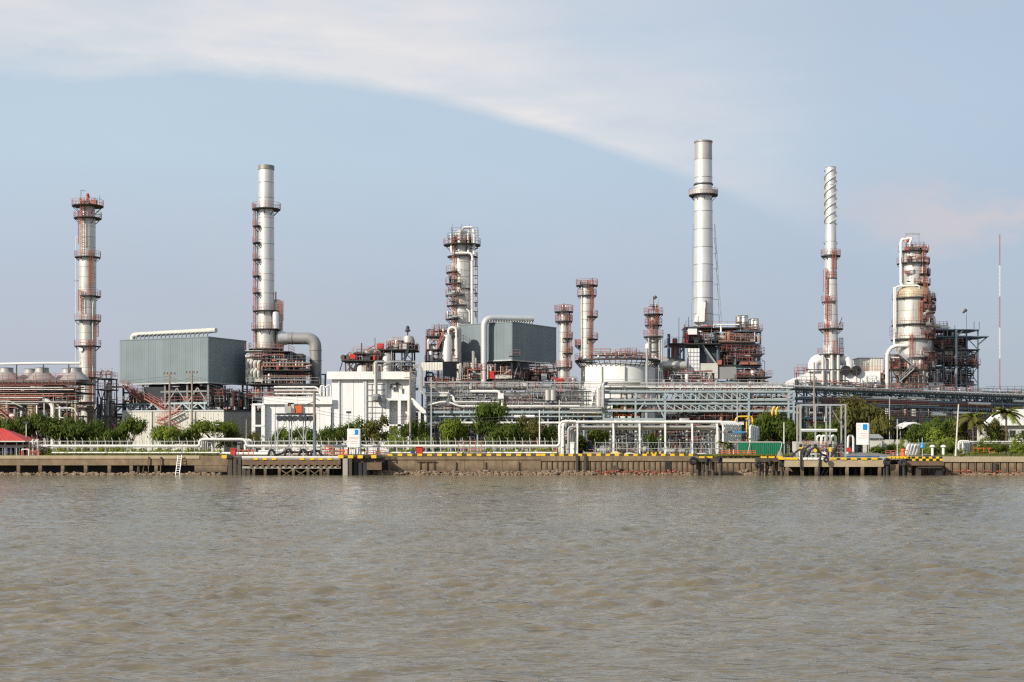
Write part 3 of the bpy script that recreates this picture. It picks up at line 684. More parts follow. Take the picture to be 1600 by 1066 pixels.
# ------------------------------------------------------------------ trees and plants
def crown_mesh(name, seed, lobes, n, leaf, m):
    g_ = np.random.default_rng(seed); P, Nn = [], []
    for (cx, cy, cz, rx, ry, rz, wgt) in lobes:
        k = int(n*wgt); nc = max(6, k // 62)
        d = g_.normal(size=(nc, 3)); d /= np.linalg.norm(d, axis=1)[:, None]; d[:, 2] = np.where(d[:, 2] < -.35, -d[:, 2]*.6, d[:, 2])
        rad = g_.uniform(.55, 1.06, (nc, 1)); c = np.array([cx, cy, cz]) + d*rad*np.array([rx, ry, rz])
        which = g_.integers(0, nc, k); sp = .15*(rx + ry + rz)/3 + .07
        off = g_.normal(size=(k, 3))*sp*np.array([1.25, 1.25, .6])
        P.append(c[which] + off); nn = d[which] + off/sp*.5 + g_.normal(size=(k, 3))*.4 + np.array([0, 0, .4]); Nn.append(nn)
    P = np.concatenate(P); Nn = np.concatenate(Nn); Nn /= np.linalg.norm(Nn, axis=1)[:, None] + 1e-9; k = len(P)
    r1 = np.cross(Nn, g_.normal(size=(k, 3))); r1 /= np.linalg.norm(r1, axis=1)[:, None] + 1e-9; r2 = np.cross(Nn, r1)
    s_ = leaf*g_.uniform(.6, 1.3, (k, 1))
    V = np.stack([P - r1*s_, P - r2*s_*.5, P + r1*s_, P + r2*s_*.5], 1).reshape(-1, 3)
    me = bpy.data.meshes.new(name); me.vertices.add(4*k); me.vertices.foreach_set('co', V.ravel()); me.loops.add(4*k)
    me.loops.foreach_set('vertex_index', np.arange(4*k)); me.polygons.add(k); me.polygons.foreach_set('loop_start', np.arange(0, 4*k, 4)); me.polygons.foreach_set('loop_total', np.full(k, 4))
    me.update(); me.materials.append(MATS[m]); return me
def tree_kind(seed, form, m):
    """unit-size kinds: crown about 2 m wide, 1 m high, standing on a trunk; scaled for each tree"""
    g_ = random.Random(seed); L = []; tips = []
    nl = {'round': 12, 'flat': 11, 'loose': 11, 'bush': 10, 'tall': 14}[form]
    for i in range(nl):
        a = g_.uniform(0, 6.28); q = math.sqrt(g_.random())
        if form == 'flat': x, y, z, r = q*.8*math.cos(a), q*.7*math.sin(a), .72 + g_.uniform(-.14, .2)*(1.1 - q), g_.uniform(.2, .32); e = (r*1.35, r*1.2, r*.5)
        elif form == 'loose': x, y, z, r = q*.78*math.cos(a), q*.7*math.sin(a), .45 + g_.uniform(-.15, .42), g_.uniform(.17, .27); e = (r*1.3, r*1.2, r*.65)
        elif form == 'bush': x, y, z, r = q*.7*math.cos(a), q*.6*math.sin(a), .3 + g_.uniform(-.1, .42)*(1.15 - q), g_.uniform(.26, .38); e = (r, r, r*.85)
        elif form == 'tall': z = g_.uniform(.3, .92); q *= 1.1 - abs(z - .5)*1.1; x, y, r = q*.7*math.cos(a), q*.6*math.sin(a), g_.uniform(.22, .32); e = (r*1.1, r, r*.62)
        else: x, y, z, r = q*.76*math.cos(a), q*.7*math.sin(a), .5 + g_.uniform(-.26, .4)*(1.15 - q), g_.uniform(.18, .33); e = (r*1.25, r*1.15, r*.62)
        L.append((x, y, z, *e, 1.0/nl)); tips.append((x, y, z))
    cr = crown_mesh('crown', seed, L, {'flat': 3600, 'loose': 3200, 'bush': 4200, 'round': 4400, 'tall': 4600}[form], .05, m)
    b = MB()
    b.tube([(0, 0, -.05), (.02, 0, .2), (0, .01, .45)], [.035, .028, .02], 7)
    for x, y, z in tips: b.tube([(0, 0, .2 + .2*g_.random()), (x*.45, y*.45, z*.55 + .1), (x, y, z)], [.02, .013, .005], 5)
    return cr, b.mesh('trunk', 'bark')
KINDS = {}
for i, (k, form, m) in enumerate((('round_a', 'round', 'leaf'), ('round_b', 'round', 'leaf_light'), ('round_c', 'round', 'leaf'), ('flat_a', 'flat', 'leaf'), ('flat_b', 'flat', 'leaf_light'),
                                  ('loose_a', 'loose', 'leaf'), ('loose_b', 'loose', 'leaf_olive'), ('round_o', 'round', 'leaf_olive'), ('bush_a', 'bush', 'leaf_light'), ('bush_b', 'bush', 'leaf'), ('tall_a', 'tall', 'leaf_olive'), ('tall_b', 'tall', 'leaf'))):
    KINDS[k] = tree_kind(11 + i*7, form, m)
def tree(kind, px, top, wpx, Y, label, group='trees along the quay road', name=None, cat=None, base=GZ, rz=None):
    bush = kind.startswith('bush'); cr, tr = KINDS[kind]
    t = T(name or ('shrub' if bush else 'tree'), label, cat or ('shrub' if bush else 'tree'), px, Y, group, z=base)
    w, h = t.w(wpx)/1.68, (HC + (HY - top)*Y/F - base)*1.1; rz = rz if rz is not None else (px*1.37) % 6.28
    for nm, me in (('crown', cr), ('trunk', tr)):
        o = t.part(nm, me, None); o.scale = (w, w, h); o.rotation_euler = (0, 0, rz)
TREES = [
 ('round_a', 14, 650, 52, 214, 'dark tree rising behind the red-roofed hut'),
 ('flat_a', 62, 652, 62, 213, 'spreading dark tree right of the red-roofed hut'),
 ('round_c', 98, 646, 74, 214, 'broad dark tree in front of the left end of the fan rack'),
 ('round_a', 136, 652, 62, 213, 'dense tree at the foot of the leftmost tower'),
 ('bush_b', 160, 662, 44, 212, 'dark bushy tree just right of the leftmost tower foot'),
 ('loose_a', 184, 672, 36, 212, 'low loose tree left of the pale wall'),
 ('flat_a', 206, 657, 44, 211.5, 'small umbrella tree in front of the left edge of the pale wall'),
 ('round_b', 262, 660, 58, 212, 'light green tree in front of the pale wall, beside the first wooden pole'),
 ('loose_a', 294, 672, 46, 212.5, 'loose tree between the two wooden poles and the pale wall'),
 ('flat_b', 334, 658, 60, 212, 'flat topped light tree above the white pipe loop'),
 ('loose_b', 362, 676, 38, 213, 'low olive tree in front of the dark grey wall end'),
 ('loose_b', 394, 678, 28, 213, 'small olive bush left of the white portal frame'),
 ('loose_a', 436, 672, 34, 213, 'small loose tree behind the left jetty steel tower, left side'),
 ('round_a', 470, 664, 44, 213, 'dark round tree behind the middle of the jetty steel tower'),
 ('round_c', 522, 662, 58, 212, 'dark tree left of the white sign, against the white building'),
 ('loose_a', 556, 660, 50, 213, 'ragged tree right behind the white sign by the white building'),
 ('loose_b', 590, 657, 48, 212.5, 'sparse olive tree before the middle of the white building'),
 ('bush_a', 618, 671, 44, 211.5, 'bright low bushy tree beside the white building columns'),
 ('round_a', 649, 652, 36, 215, 'dark tree behind the brown wooden pole'),
 ('bush_b', 664, 674, 36, 211.5, 'low dark bush right of the brown wooden pole'),
 ('round_b', 704, 650, 56, 212, 'full green tree in front of the left pipe rack'),
 ('tall_b', 766, 641, 62, 213, 'tall dark tree in the middle of the left pipe rack'),
 ('round_c', 793, 655, 60, 212, 'broad tree right of the tall dark tree by the pipe rack'),
 ('loose_b', 826, 656, 44, 212.5, 'brownish sparse tree left of the white pipe bridge'),
 ('loose_a', 858, 668, 36, 213.5, 'thin tree at the left foot of the white pipe bridge'),
 ('round_b', 936, 664, 34, 216, 'bright tree under the first bay of the white pipe bridge'),
 ('bush_b', 904, 672, 34, 217, 'dark tree under the left end of the white pipe bridge'),
 ('bush_b', 1022, 672, 32, 218, 'dark bush under the middle of the white pipe bridge'),
 ('round_c', 1208, 640, 60, 214, 'tall dark tree between the yellow pipe bends and the steel post'),
 ('round_a', 1232, 656, 46, 213, 'dark tree behind the right half of the green fence'),
 ('loose_a', 1186, 664, 40, 213, 'slim tree behind the left part of the green fence'),
 ('round_c', 1288, 656, 58, 215, 'dark green tree seen through the right hose tower'),
 ('round_o', 1348, 620, 84, 216, 'tallest olive tree, behind the white board beside the right hose tower'),
 ('round_o', 1372, 645, 44, 215, 'olive tree right behind the right white board'),
 ('tall_a', 1324, 640, 44, 217, 'olive tree just left of the tallest olive tree'),
 ('bush_b', 1440, 655, 44, 212, 'dark bushy tree right of the curved white shelter'),
 ('round_a', 1474, 647, 60, 213, 'large dark tree left of the leaning white pole'),
 ('bush_a', 1462, 675, 60, 209.5, 'low bright shrub in front of the large dark tree'),
 ('loose_b', 1502, 666, 40, 211, 'olive tree directly right of the leaning white pole'),
 ('bush_a', 1548, 676, 38, 210, 'light bush between the two palms'),
 ('loose_b', 1556, 660, 36, 214, 'olive tree against the white house wall'),
 ('bush_a', 1592, 680, 44, 209.5, 'light green shrub right of the right palm'),
]
for a_ in TREES: tree(*a_)
def palm(px, top, Y, label, n, L, seed):
    t = T('palm_tree', label, 'palm', px, Y, 'palm trees by the white house'); g_ = random.Random(seed)
    H = t.h(top) - L*.42
    t.part('trunk', MB().tube([(0, 0, -.1), (.06, 0, H*.5), (0, .05, H)], [.2, .15, .12], 9), 'bark')
    for i in range(n):
        a = 6.283*i/n + g_.uniform(-.25, .25); up = g_.uniform(.1, 1.15); ll = L*g_.uniform(.8, 1.1); pts = []
        for k in range(9):
            f = k/8; rr = ll*f*math.cos(up*(1 - f*.4))*.95; zz = ll*(math.sin(up)*f - .75*f*f*(1.2 - up*.45)); pts.append(Vector((rr*math.cos(a), rr*math.sin(a), zz)))
        b = MB(); b.tube(pts, [.035*(1 - k/9) + .008 for k in range(9)], 4)
        sd_ = Vector((-math.sin(a), math.cos(a), 0))
        for k in range(34):
            f = .1 + .9*k/34; i0 = min(7, int(f*8)); p = pts[i0].lerp(pts[i0 + 1], f*8 - i0); dr = (pts[i0 + 1] - pts[i0]).normalized(); ln = ll*.3*(1 - .6*abs(f - .4))
            for s_ in (-1, 1):
                e = p + sd_*s_*ln*.72 + dr*ln*.5 + Vector((0, 0, -ln*.42*g_.uniform(.6, 1.3))); w = dr*.09
                b.add([tuple(p - w), tuple(p + w), tuple(e)], [(0, 1, 2)])
        t.part('frond', b, 'leaf_olive' if i % 3 else 'leaf_light', loc=(0, .05, H), smooth=False)
palm(1520, 642, 209.8, 'full palm with drooping fronds left of the white house', 24, 2.9, 4)
palm(1572, 634, 209, 'taller palm with upright fronds standing before the white house', 20, 3.0, 8)
palm(1130, 688, 206, 'very small palm between the white pipe bundle and the orange barrier', 11, 1.1, 3)
palm(1142, 690, 206.4, 'small palm at the left end of the green fence', 10, 1.0, 6)
for i, (px, tp, w, lb) in enumerate(((1392, 690, 22, 'low shrub right of the second white sign'), (1410, 688, 20, 'low shrub behind the orange drum'), (1432, 690, 22, 'light shrub behind the white sloping pipes'), (1456, 691, 24, 'shrub left of the white stub pipes on the right quay'), (1482, 690, 22, 'shrub in front of the leaning pole foot'),
      (1532, 690, 26, 'shrub growing among the orange rail of the right quay'), (1560, 689, 28, 'tallest shrub before the palm foot on the right quay'), (1586, 690, 26, 'shrub at the far right end of the quay'), (1372, 694, 22, 'small shrub just right of the second white sign post'))):
    tree('bush_a' if i % 2 else 'bush_b', px, tp, w, 204.5 + (i % 3)*.5, lb, 'low shrubs on the quay')
# vines on the fence
def vines(name, label, spans, seed, m, zt, Y, leaf=.09):
    g_ = np.random.default_rng(seed); L = []
    for pa, pb, d in spans:
        x = pa
        while x < pb:
            w = g_.uniform(.5, 1.1); zz = g_.uniform(.35, zt); L.append((PX(x, Y), Y, GZ + zz*.55, w*.55, .3, zz*.5, 1)); x += g_.uniform(5, 12)/d
    tot = len(L); L = [l_[:6] + (1.0/tot,) for l_ in L]
    me = crown_mesh(name, seed, L, tot*240, leaf, m); tag(link(name, me), label, None, None, 'stuff')
vines('creeper_foliage', 'light green creepers climbing the wire fence behind the white pipeline', [(66, 300, 2.2), (300, 345, 1.4), (610, 870, 1.2), (-60, 30, .8)], 5, 'leaf_vine', 1.2, 204.55)
def grass(name, label, pa, pb, y0, y1, n, seed, h=.28):
    g_ = np.random.default_rng(seed); x = g_.uniform(PX(pa), PX(pb), n); y = g_.uniform(y0, y1, n); hh = h*g_.uniform(.4, 1.2, n); a = g_.uniform(0, 6.28, n)
    dx, dy = np.cos(a)*.05, np.sin(a)*.05; z = np.full(n, GZ - .03); lean = g_.normal(size=(n, 2))*.08
    V = np.stack([np.stack([x - dx, y - dy, z], 1), np.stack([x + dx, y + dy, z], 1), np.stack([x + lean[:, 0], y + lean[:, 1], z + hh], 1)], 1).reshape(-1, 3)
    me = bpy.data.meshes.new(name); me.from_pydata(V.tolist(), [], np.arange(3*n).reshape(-1, 3).tolist()); me.materials.append(MATS['grass'])
    tag(link(name, me), label, None, None, 'stuff')
grass('grass', 'short dry grass along the top of the quay wall', 606, 1240, QY + .35, QY + 4.5, 26000, 9)
grass('grass', 'rough grass on the left quay below the creepers', -60, 350, QY + 3.2, QY + 7, 12000, 12, .4)
grass('grass', 'rough grass on the right quay behind the shrubs', 1474, 1700, QY + 2.6, QY + 6, 9000, 15, .35)
vines('undergrowth', 'low green undergrowth between the trees behind the wire fence', [(-60, 420, .42), (500, 870, .42), (1180, 1240, .4), (1420, 1600, .4)], 25, 'leaf', 2.6, 210.4, .13)
vines('undergrowth', 'bright weeds along the foot of the fence on the right quay', [(1360, 1610, .8)], 27, 'leaf_light', 1.2, 203.8)
# far tree line behind the works
g_ = np.random.default_rng(31); L = []
for i in range(70): L.append((g_.uniform(-200, 200), g_.uniform(420, 450), GZ + g_.uniform(1.5, 3.5), g_.uniform(4, 8), 4, g_.uniform(2.5, 4.5), 1/70))
tag(link('treeline', crown_mesh('treeline', 31, L, 26000, .55, 'leaf')), 'far dark belt of trees behind the works', None, None, 'stuff')
# ------------------------------------------------------------------ the works, from left to right
def fan_rack():
    t = T('fan_cooler_rack', 'concrete-legged rack of air cooler fans with red railings at the far left', 'cooler rack', 55, 236)
    x0, x1, D = t.x(-75), t.x(122), 9.0
    z1, z2, z3 = t.h(626), t.h(612), t.h(597)
    for px in (-60, -26, 8, 48, 89, 116):
        for y in (0, D): t.part('column', MB().box(-.42, -.42, 0, .42, .42, z1 - .6), 'concrete_pale', smooth=False, loc=(t.x(px), y, 0))
    for y in (0, D): t.part('beam', MB().box(x0, y - .45, z1 - .45, x1, y + .45, z1 + .05), 'concrete_grey', smooth=False)
    deck(t, x0, x1, -.9, D + .9, z2, rails='f'); deck(t, x0, x1, -1.2, D + 1.2, z3, rails='f')
    t.part('plenum', MB().box(x0, -.5, z3, x1, D, z3 + .35), 'steel_grey', smooth=False)
    bell = MB().lathe([(2.5, 0), (2.5, .15), (1.9, .8), (1.3, 1.3), (1.15, 1.5), (1.12, 2.1), (1.2, 2.15), (1.02, 2.15), (1.0, 1.6)], 24).mesh('fan_hood', 'fan_grey')
    for i, px in enumerate((-60, -30, 2, 30, 58, 90, 110)):
        o = t.part('fan_hood', bell, None, loc=(t.x(px), 2.4 + (i % 2)*3.4, z3 + .35)); t.stick('fan_shaft', (0, 0, .9), (0, 0, 2.2), .12, 'steel_dark', parent=o)
        for a in (0, 1.05, 2.1): t.stick('fan_blade', (-.8*math.cos(a), -.8*math.sin(a), 1.6), (.8*math.cos(a), .8*math.sin(a), 1.6), .1, 'steel_grey', parent=o)
    t.pipe([(x0, 1.2, t.h(570)), (t.x(60), 1.2, t.h(567)), (x1, 1.2, t.h(567))], .28, 'pipe_white', name='header_pipe')
    for px in (-20, 22, 64, 104): t.stick('pipe_support', (t.x(px), 1.2, z3), (t.x(px), 1.2, t.h(568)), .16, 'steel_dark')
    fill(t, x0, x1, -.6, 6, z2 + .1, z3 - .2, 70, 3, 'hhbbdvp', ['rail_red', 'pipe_silver', 'steel_dark', 'pipe_white', 'pipe_rust', 'steel_brown'], .8); fill(t, x0, x1, -.6, 5, z1 + .1, z2 - .2, 40, 4, 'hhbvp', ['rail_red', 'pipe_silver', 'steel_dark', 'pipe_white', 'pipe_rust'], .8)
    fill(t, x0, x1, -.4, 1.2, 0, z1 - .7, 70, 55, 'hhvvpppe', ['pipe_silver', 'pipe_white', 'pipe_white', 'steel_grey', 'pipe_rust', 'rail_red']); fill(t, x0, x1, 1.5, 8, 0, z1 - .7, 46, 5, 'hhhvvpppde', ['pipe_silver', 'pipe_white', 'pipe_white', 'steel_dark', 'steel_brown', 'pipe_rust', 'rail_red'], 1.15)
    t.pipe([(t.x(72), -.8, z1), (t.x(72), -.8, t.h(624)), (t.x(85), -.8, t.h(632)), (t.x(85), -.8, 0)], .36, 'pipe_white', .9)
    t.pipe([(t.x(12), -.3, 0), (t.x(12), -.3, z1)], .3, 'pipe_white'); t.pipe([(t.x(56), -.7, 0), (t.x(56), -.7, z1)], .16, 'pipe_rust')
    gr = random.Random(66)
    for zz in (z3 + .35, z2 + .1, (z2 + z3)/2, z1 + .1): t.part('railing', railmb([(x0, -1.35, zz), (x1, -1.35, zz)], w=.055, step=1.1), 'rail_red', smooth=False)
    for i in range(10): t.pipe([(x0, -1.3, z1 - .6 + i*.34), (t.x(gr.uniform(60, 120)), -1.3, z1 - .6 + i*.34)], gr.uniform(.06, .14), gr.choice(['pipe_white', 'pipe_silver', 'pipe_rust', 'rail_red', 'pipe_silver']))
    for i in range(13):
        px = -30 + i*11.5 + gr.uniform(-3, 3); t.pipe([(t.x(px), -1.1, 0), (t.x(px), -1.1, z1 - gr.uniform(-1, 2))], gr.uniform(.1, .24), gr.choice(['pipe_white', 'pipe_silver', 'pipe_white', 'pipe_rust']))
    for i in range(14):
        px = gr.uniform(-30, 95); y = gr.uniform(626, 672); t.pipe([(t.x(px), -1.25, t.h(y)), (t.x(px + gr.uniform(12, 34)), -1.25, t.h(y)), (t.x(px + 34), -1.25, t.h(y + gr.uniform(3, 12)))], gr.uniform(.1, .2), gr.choice(['pipe_white', 'pipe_silver', 'pipe_white']), .4)
    t.part('green_panel', MB().box(t.x(13), 4, 0, t.x(19), 4.3, z1 - .7), 'green_panel', smooth=False)
    stair(t, (t.x(-22), -2.0, t.h(640)), (t.x(6), -2.0, t.h(640)), .9); stair(t, (t.x(6), -2.0, t.h(641)), (t.x(38), -2.0, t.h(668)), .9)
    stair(t, (t.x(38), -2.1, t.h(669)), (t.x(70), -2.1, 0.3), .9)
fan_rack()
def back_unit(px0, px1, Y, yts, label, seed, n=90):
    t = T('process_unit', label, 'process unit', (px0 + px1)/2, Y, 'crowded steel units in the background'); z = [t.h(y) for y in yts]; k = max(2, int((px1 - px0)/22))
    xs = [t.x(px0 + (px1 - px0)*i/k) for i in range(k + 1)]
    frame(t, xs, [0, 6], z, 'steel_dark', .36, [(i, j, 'x/\\^v'[(i*3 + j) % 5], 0) for i in range(k) for j in range(len(z))], .2)
    lo = 0
    for i, zz in enumerate(z):
        deck(t, xs[0], xs[-1], -.8, 6, zz, rails='f', rm=('rail_red', 'steel_dark', 'rail_grey')[i % 3])
        fill(t, xs[0], xs[-1], -.4, 3, lo + .1, zz - .2, n, seed + i, 'hvvppbdde', ['steel_dark', 'steel_brown', 'steel_dark', 'pipe_silver', 'pipe_rust', 'rail_red', 'steel_blue', 'pipe_white'], 1.5); lo = zz
back_unit(-70, 118, 262, (660, 632, 606), 'crowded dark unit behind the fan cooler rack', 900)
back_unit(196, 400, 268, (655, 626), 'crowded dark unit behind the left grey housing', 910)
back_unit(1335, 1385, 290, (640, 604, 585), 'crowded unit behind the beige house at the right', 920, 50)
back_unit(1540, 1680, 292, (650, 612), 'low crowded unit behind the far right end of the rack', 930)

def tower_left():
    t = T('distillation_tower', 'slim silver tower with red ladders and ring platforms, the leftmost tall one', 'tower', 137, 262)
    ys = [322, 341, 355, 371, 387, 402, 418, 434, 450, 463, 482, 501, 521, 541, 560, 575, 590, 606, 622, 637, 660, 709]
    shells(t, [(a, b, 11 if b < 345 else (12 if b < 405 else 13), 11 if b < 345 else (12 if b < 405 else 13)) for a, b in zip(ys, ys[1:])], 'silver_old', band='cap_steel', bw=.05, bp=.025)
    r = t.w(13)
    for y, ro, a0, a1 in ((322, 24, 0, 360), (341, 21, 0, 360), (402, 19.5, -200, 30), (463, 20, -110, 60), (501, 20, -150, 40), (541, 20, -190, 40), (590, 21, -200, 40), (637, 20, -180, 20)):
        ringplat(t, t.h(y), r*.85, t.w(ro), a0, a1)
    for px, ya, yb in ((131, 341, 402), (145, 402, 463), (131, 463, 501), (151, 501, 541), (144, 541, 590), (134, 322, 341), (145, 590, 637)):
        x = t.x(px); y = -math.sqrt(max(.05, (r + .2)**2 - min(abs(x), r)**2)); cage(t, x, y, t.h(yb), t.h(ya) + 1.0, math.degrees(math.atan2(y, x)))
    t.pipe([(t.x(131), -.2, t.h(380)), (t.x(119.5), -.2, t.h(368)), (t.x(119.5), -.2, 0)], .1, 'pipe_white', .5)
    t.pipe([(t.x(149), -1.2, t.h(470)), (t.x(149), -1.6, t.h(480)), (t.x(149), -1.6, t.h(636)), (t.x(153), -1.6, t.h(640)), (t.x(153), -1.6, t.h(632))], .1, 'pipe_white', .4)
    t.pipe([(t.x(126), -1.5, t.h(592)), (t.x(126), -1.5, 0)], .13, 'pipe_rust')
    t.pipe([(t.x(113), -2, t.h(638)), (t.x(135), -1.7, t.h(632))], .16, 'pipe_white')
    t.part('manhole', MB().tube([(t.x(131), -1.15, t.h(547)), (t.x(130.5), -1.75, t.h(547))], .42, 16), 'pipe_white')
    t.stick('pipe_clamp', (t.x(116), 0, t.h(439)), (t.x(125), 0, t.h(439)), .1, 'steel_dark')
    # top works: valve, davit and vent
    t.pipe([(0, 0, t.h(322)), (0, 0, t.h(309)), (t.x(140), -.3, t.h(307))], .3, 'silver_dull'); t.part('relief_valve', MB().lathe([(.3, 0), (.3, .5), (.18, .6), (.18, 1.0), (.3, 1.05), (.25, 1.4), (0, 1.5)], 10), 'red', loc=(t.x(138), -.4, t.h(315)))
    t.pipe([(t.x(128), -.6, t.h(322)), (t.x(128), -.6, t.h(298)), (t.x(135), -.8, t.h(300))], .06, 'steel_dark', .2, name='davit'); t.stick('mast', (t.x(156), 0, t.h(322)), (t.x(156), 0, t.h(306)), .07, 'steel_dark')
    t.part('valve_box', MB().box(-.5, -.4, 0, .5, .4, 1.0), 'rail_red', smooth=False, loc=(t.x(149), -.8, t.h(322)))
    fill(t, t.x(124), t.x(150), -1.3, .8, t.h(321), t.h(313), 8, 71, 'bev', ['rail_red', 'pipe_silver', 'steel_dark', 'pipe_rust'], .7)
tower_left()
def side_unit():
    t = T('exchanger_stand', 'low steel stand with two red-railed platforms beside the leftmost tower', 'steel stand', 163, 240)
    frame(t, [t.x(153), t.x(164), t.x(172)], [0, 4], [t.h(650), t.h(608), t.h(591)], 'steel_dark', .22, [(0, 1, 'x', 0), (1, 2, '/', 0)])
    deck(t, t.x(150), t.x(174), -.6, 4, t.h(591)); deck(t, t.x(150), t.x(175), -.6, 4, t.h(608))
    vessel(t, t.x(166), 1.6, 0, t.h(598), .5, 'silver_dull'); fill(t, t.x(153), t.x(173), .2, 3.6, t.h(590), t.h(578), 6, 8, 'vpb', rs=.7)
    fill(t, t.x(150), t.x(178), .2, 4, 0, t.h(612), 22, 9, 'hvpppe', ['pipe_silver', 'steel_dark', 'pipe_rust', 'rail_red', 'steel_brown'])
    for px in (159, 168): t.pipe([(t.x(px), -.4, t.h(586)), (t.x(px), -.4, t.h(580)), (t.x(px + 2), -.4, t.h(578)), (t.x(px + 4), -.4, t.h(581))], .06, 'steel_dark', .3)
    t2 = T('dark_unit', 'dark piping unit in the gap left of the pale wall', 'process unit', 184, 250)
    frame(t2, [t2.x(164), t2.x(180), t2.x(196)], [0, 5], [t2.h(668), t2.h(646), t2.h(634)], 'steel_dark', .3)
    deck(t2, t2.x(160), t2.x(200), -.5, 5.5, t2.h(634), m='steel_grey', rails='')
    fill(t2, t2.x(162), t2.x(198), -.4, 4, 0, t2.h(640), 34, 10, 'hvpppbd', ['steel_dark', 'steel_dark', 'pipe_silver', 'steel_brown', 'steel_blue'])
side_unit()

def grey_box(name, label, px, Y, th, L, Wd, yt, yb):
    """ribbed grey housing turned by th, nearest corner at px"""
    t = T(name, label, 'housing', px, Y); c, s_ = math.cos(R(th)), math.sin(R(th))
    P0, P1, P2 = (0, 0), (-L*c, L*s_), (Wd*s_, Wd*c); P3 = (P1[0] + P2[0], P1[1] + P2[1]); za, zb = t.h(yb), t.h(yt)
    clad(t, P1, P0, za, zb, 'grey_clad'); clad(t, P0, P2, za, zb, 'grey_clad'); clad(t, P2, P3, za, zb, 'grey_clad'); clad(t, P3, P1, za, zb, 'grey_clad')
    b = MB(); b.add([(*q, zb - .03) for q in (P1, P0, P2, P3)] + [(*q, za + .03) for q in (P1, P0, P2, P3)], [(0, 1, 2, 3), (7, 6, 5, 4)]); t.part('roof', b, 'grey_clad', smooth=False)
    for a, d in ((P1, P0), (P0, P2)):
        t.stick('eaves_trim', (*a, zb + .05), (*d, zb + .05), .16, 'grey_clad'); t.stick('base_trim', (*a, za - .08), (*d, za - .08), .24, 'galv')
    t.stick('corner_trim', (0, 0, za), (0, 0, zb), .16, 'grey_clad')
    t.u = lambda f, g, z: (P1[0]*f + P2[0]*g, P1[1]*f + P2[1]*g, z)
    return t, za, zb, L, Wd
def legs(t, za, m, lv, fs=(0.02, .25, .5, .75, .98), gs=(.05, .95), w=.32):
    for f in fs:
        for q in gs: t.stick('column', t.u(f, q, 0), t.u(f, q, za - .1), w, m)
    for z in lv:
        for q in gs: t.stick('beam', t.u(fs[0], q, z), t.u(fs[-1], q, z), w*.85, m)
        for f in (fs[0], fs[-1]): t.stick('beam', t.u(f, gs[0], z), t.u(f, gs[-1], z), w*.8, m)
t, za, zb, L, Wd = grey_box('air_heater_housing', 'large ribbed grey housing with white header pipe, left of the left chimney', 325, 240, 25, 19.1, 11, 527, 597)
legs(t, za, 'steel_grey', [t.h(611), t.h(630)])
for i, f in enumerate((.02, .25, .5, .75)):
    for zz in ((t.h(630), za),): t.stick('brace', t.u(f, .05, zz[0]), t.u(f + .115, .05, zz[1] - .9), .2, 'steel_grey'); t.stick('brace', t.u(f + .23, .05, zz[0]), t.u(f + .115, .05, zz[1] - .9), .2, 'steel_grey')
za2 = t.h(641)
for i in range(6):
    f = i/6; t.stick('brace', t.u(f, -.06, za2), t.u(f + 1/12, -.06, t.h(630)), .22, 'steel_pale'); t.stick('brace', t.u(f + 1/6, -.06, za2), t.u(f + 1/12, -.06, t.h(630)), .22, 'steel_pale'); t.stick('post', t.u(f + .01, -.06, za2), t.u(f + .01, -.06, t.h(629)), .26, 'steel_pale')
t.stick('beam', t.u(-.02, -.06, t.h(630)), t.u(1.12, -.06, t.h(630)), .3, 'steel_pale')
t.part('duct', MB().lathe([(2.0, 0), (2.0, 2.4), (1.2, 3.4)], 18), 'steel_dark', loc=t.u(.72, .4, t.h(619))); t.part('duct', MB().lathe([(1.8, 0), (1.8, 2.0), (1.2, 3.4)], 18), 'steel_dark', loc=t.u(.12, .4, t.h(616)))
t.part('drum', MB().lathe([(1.6, 0), (1.8, .4), (1.8, 2.6), (1.2, 3.4)], 18), 'steel_dark', loc=t.u(.4, .45, t.h(617)))
hz = zb + 1.15; hp = [t.u(.97, .25, zb - .05), t.u(.97, .25, hz), t.u(.02, .25, hz + .25)]
t.part('header_pipe', MB().tube(bend(hp, 1.3, 6), .44, 16), 'offwhite')
for i in range(18):
    f = .06 + i*.047; t.pipe([t.u(f, .25, hz), t.u(f, .12, hz - .35), t.u(f - .012, .08, zb)], .17, 'steel_grey', .25)
# red-railed access: corner platform and two stairs
def local(t, f, g, z): return Vector(t.u(f, g, z))
p = local(t, 1.0, -.06, t.h(601))
b = railmb([p + Vector((-1.2, .6, 0)), p + Vector((-1.2, -1.2, 0)), p + Vector((1.6, -1.2, 0))]); pl = t.part('platform', MB().box(p.x - 1.3, p.y - 1.3, p.z - .2, p.x + 1.7, p.y + 1.0, p.z), 'grating', smooth=False); t.part('railing', b, 'rail_red', parent=pl, smooth=False)
stair(t, p + Vector((1.6, -.8, 0)), local(t, .66, -.15, t.h(627)), 1.0); stair(t, local(t, .62, -.15, t.h(622)), local(t, .38, -.15, t.h(642)), 1.0)
deck(t, *(lambda a, c: (a.x, c.x, a.y - 1, a.y + .2))(local(t, .98, -.05, 0), local(t, .7, -.05, 0)), t.h(629), rails='f')
for i, (f, q) in enumerate(((.9, .1), (.55, .1), (.3, .1))): fill(t, t.u(f, q, 0)[0], t.u(f - .25, q, 0)[0], t.u(f, q, 0)[1] - 1, t.u(f, q, 0)[1] + 2, t.h(628), t.h(612), 11, 40 + i, 'hvpbbe', ['rail_red', 'pipe_rust', 'pipe_silver', 'steel_dark', 'rail_red', 'ladder_red'])
for i in range(6): q = t.u(.92 - i*.16, .3, 0); fill(t, q[0] - 1.2, q[0] + 2.4, q[1] - 2, q[1] + 3, t.h(629), t.h(600), 16, 440 + i, 'hvvpbbe', ['steel_dark', 'steel_dark', 'steel_brown', 'pipe_silver', 'rail_red', 'steel_grey'], 1.2)
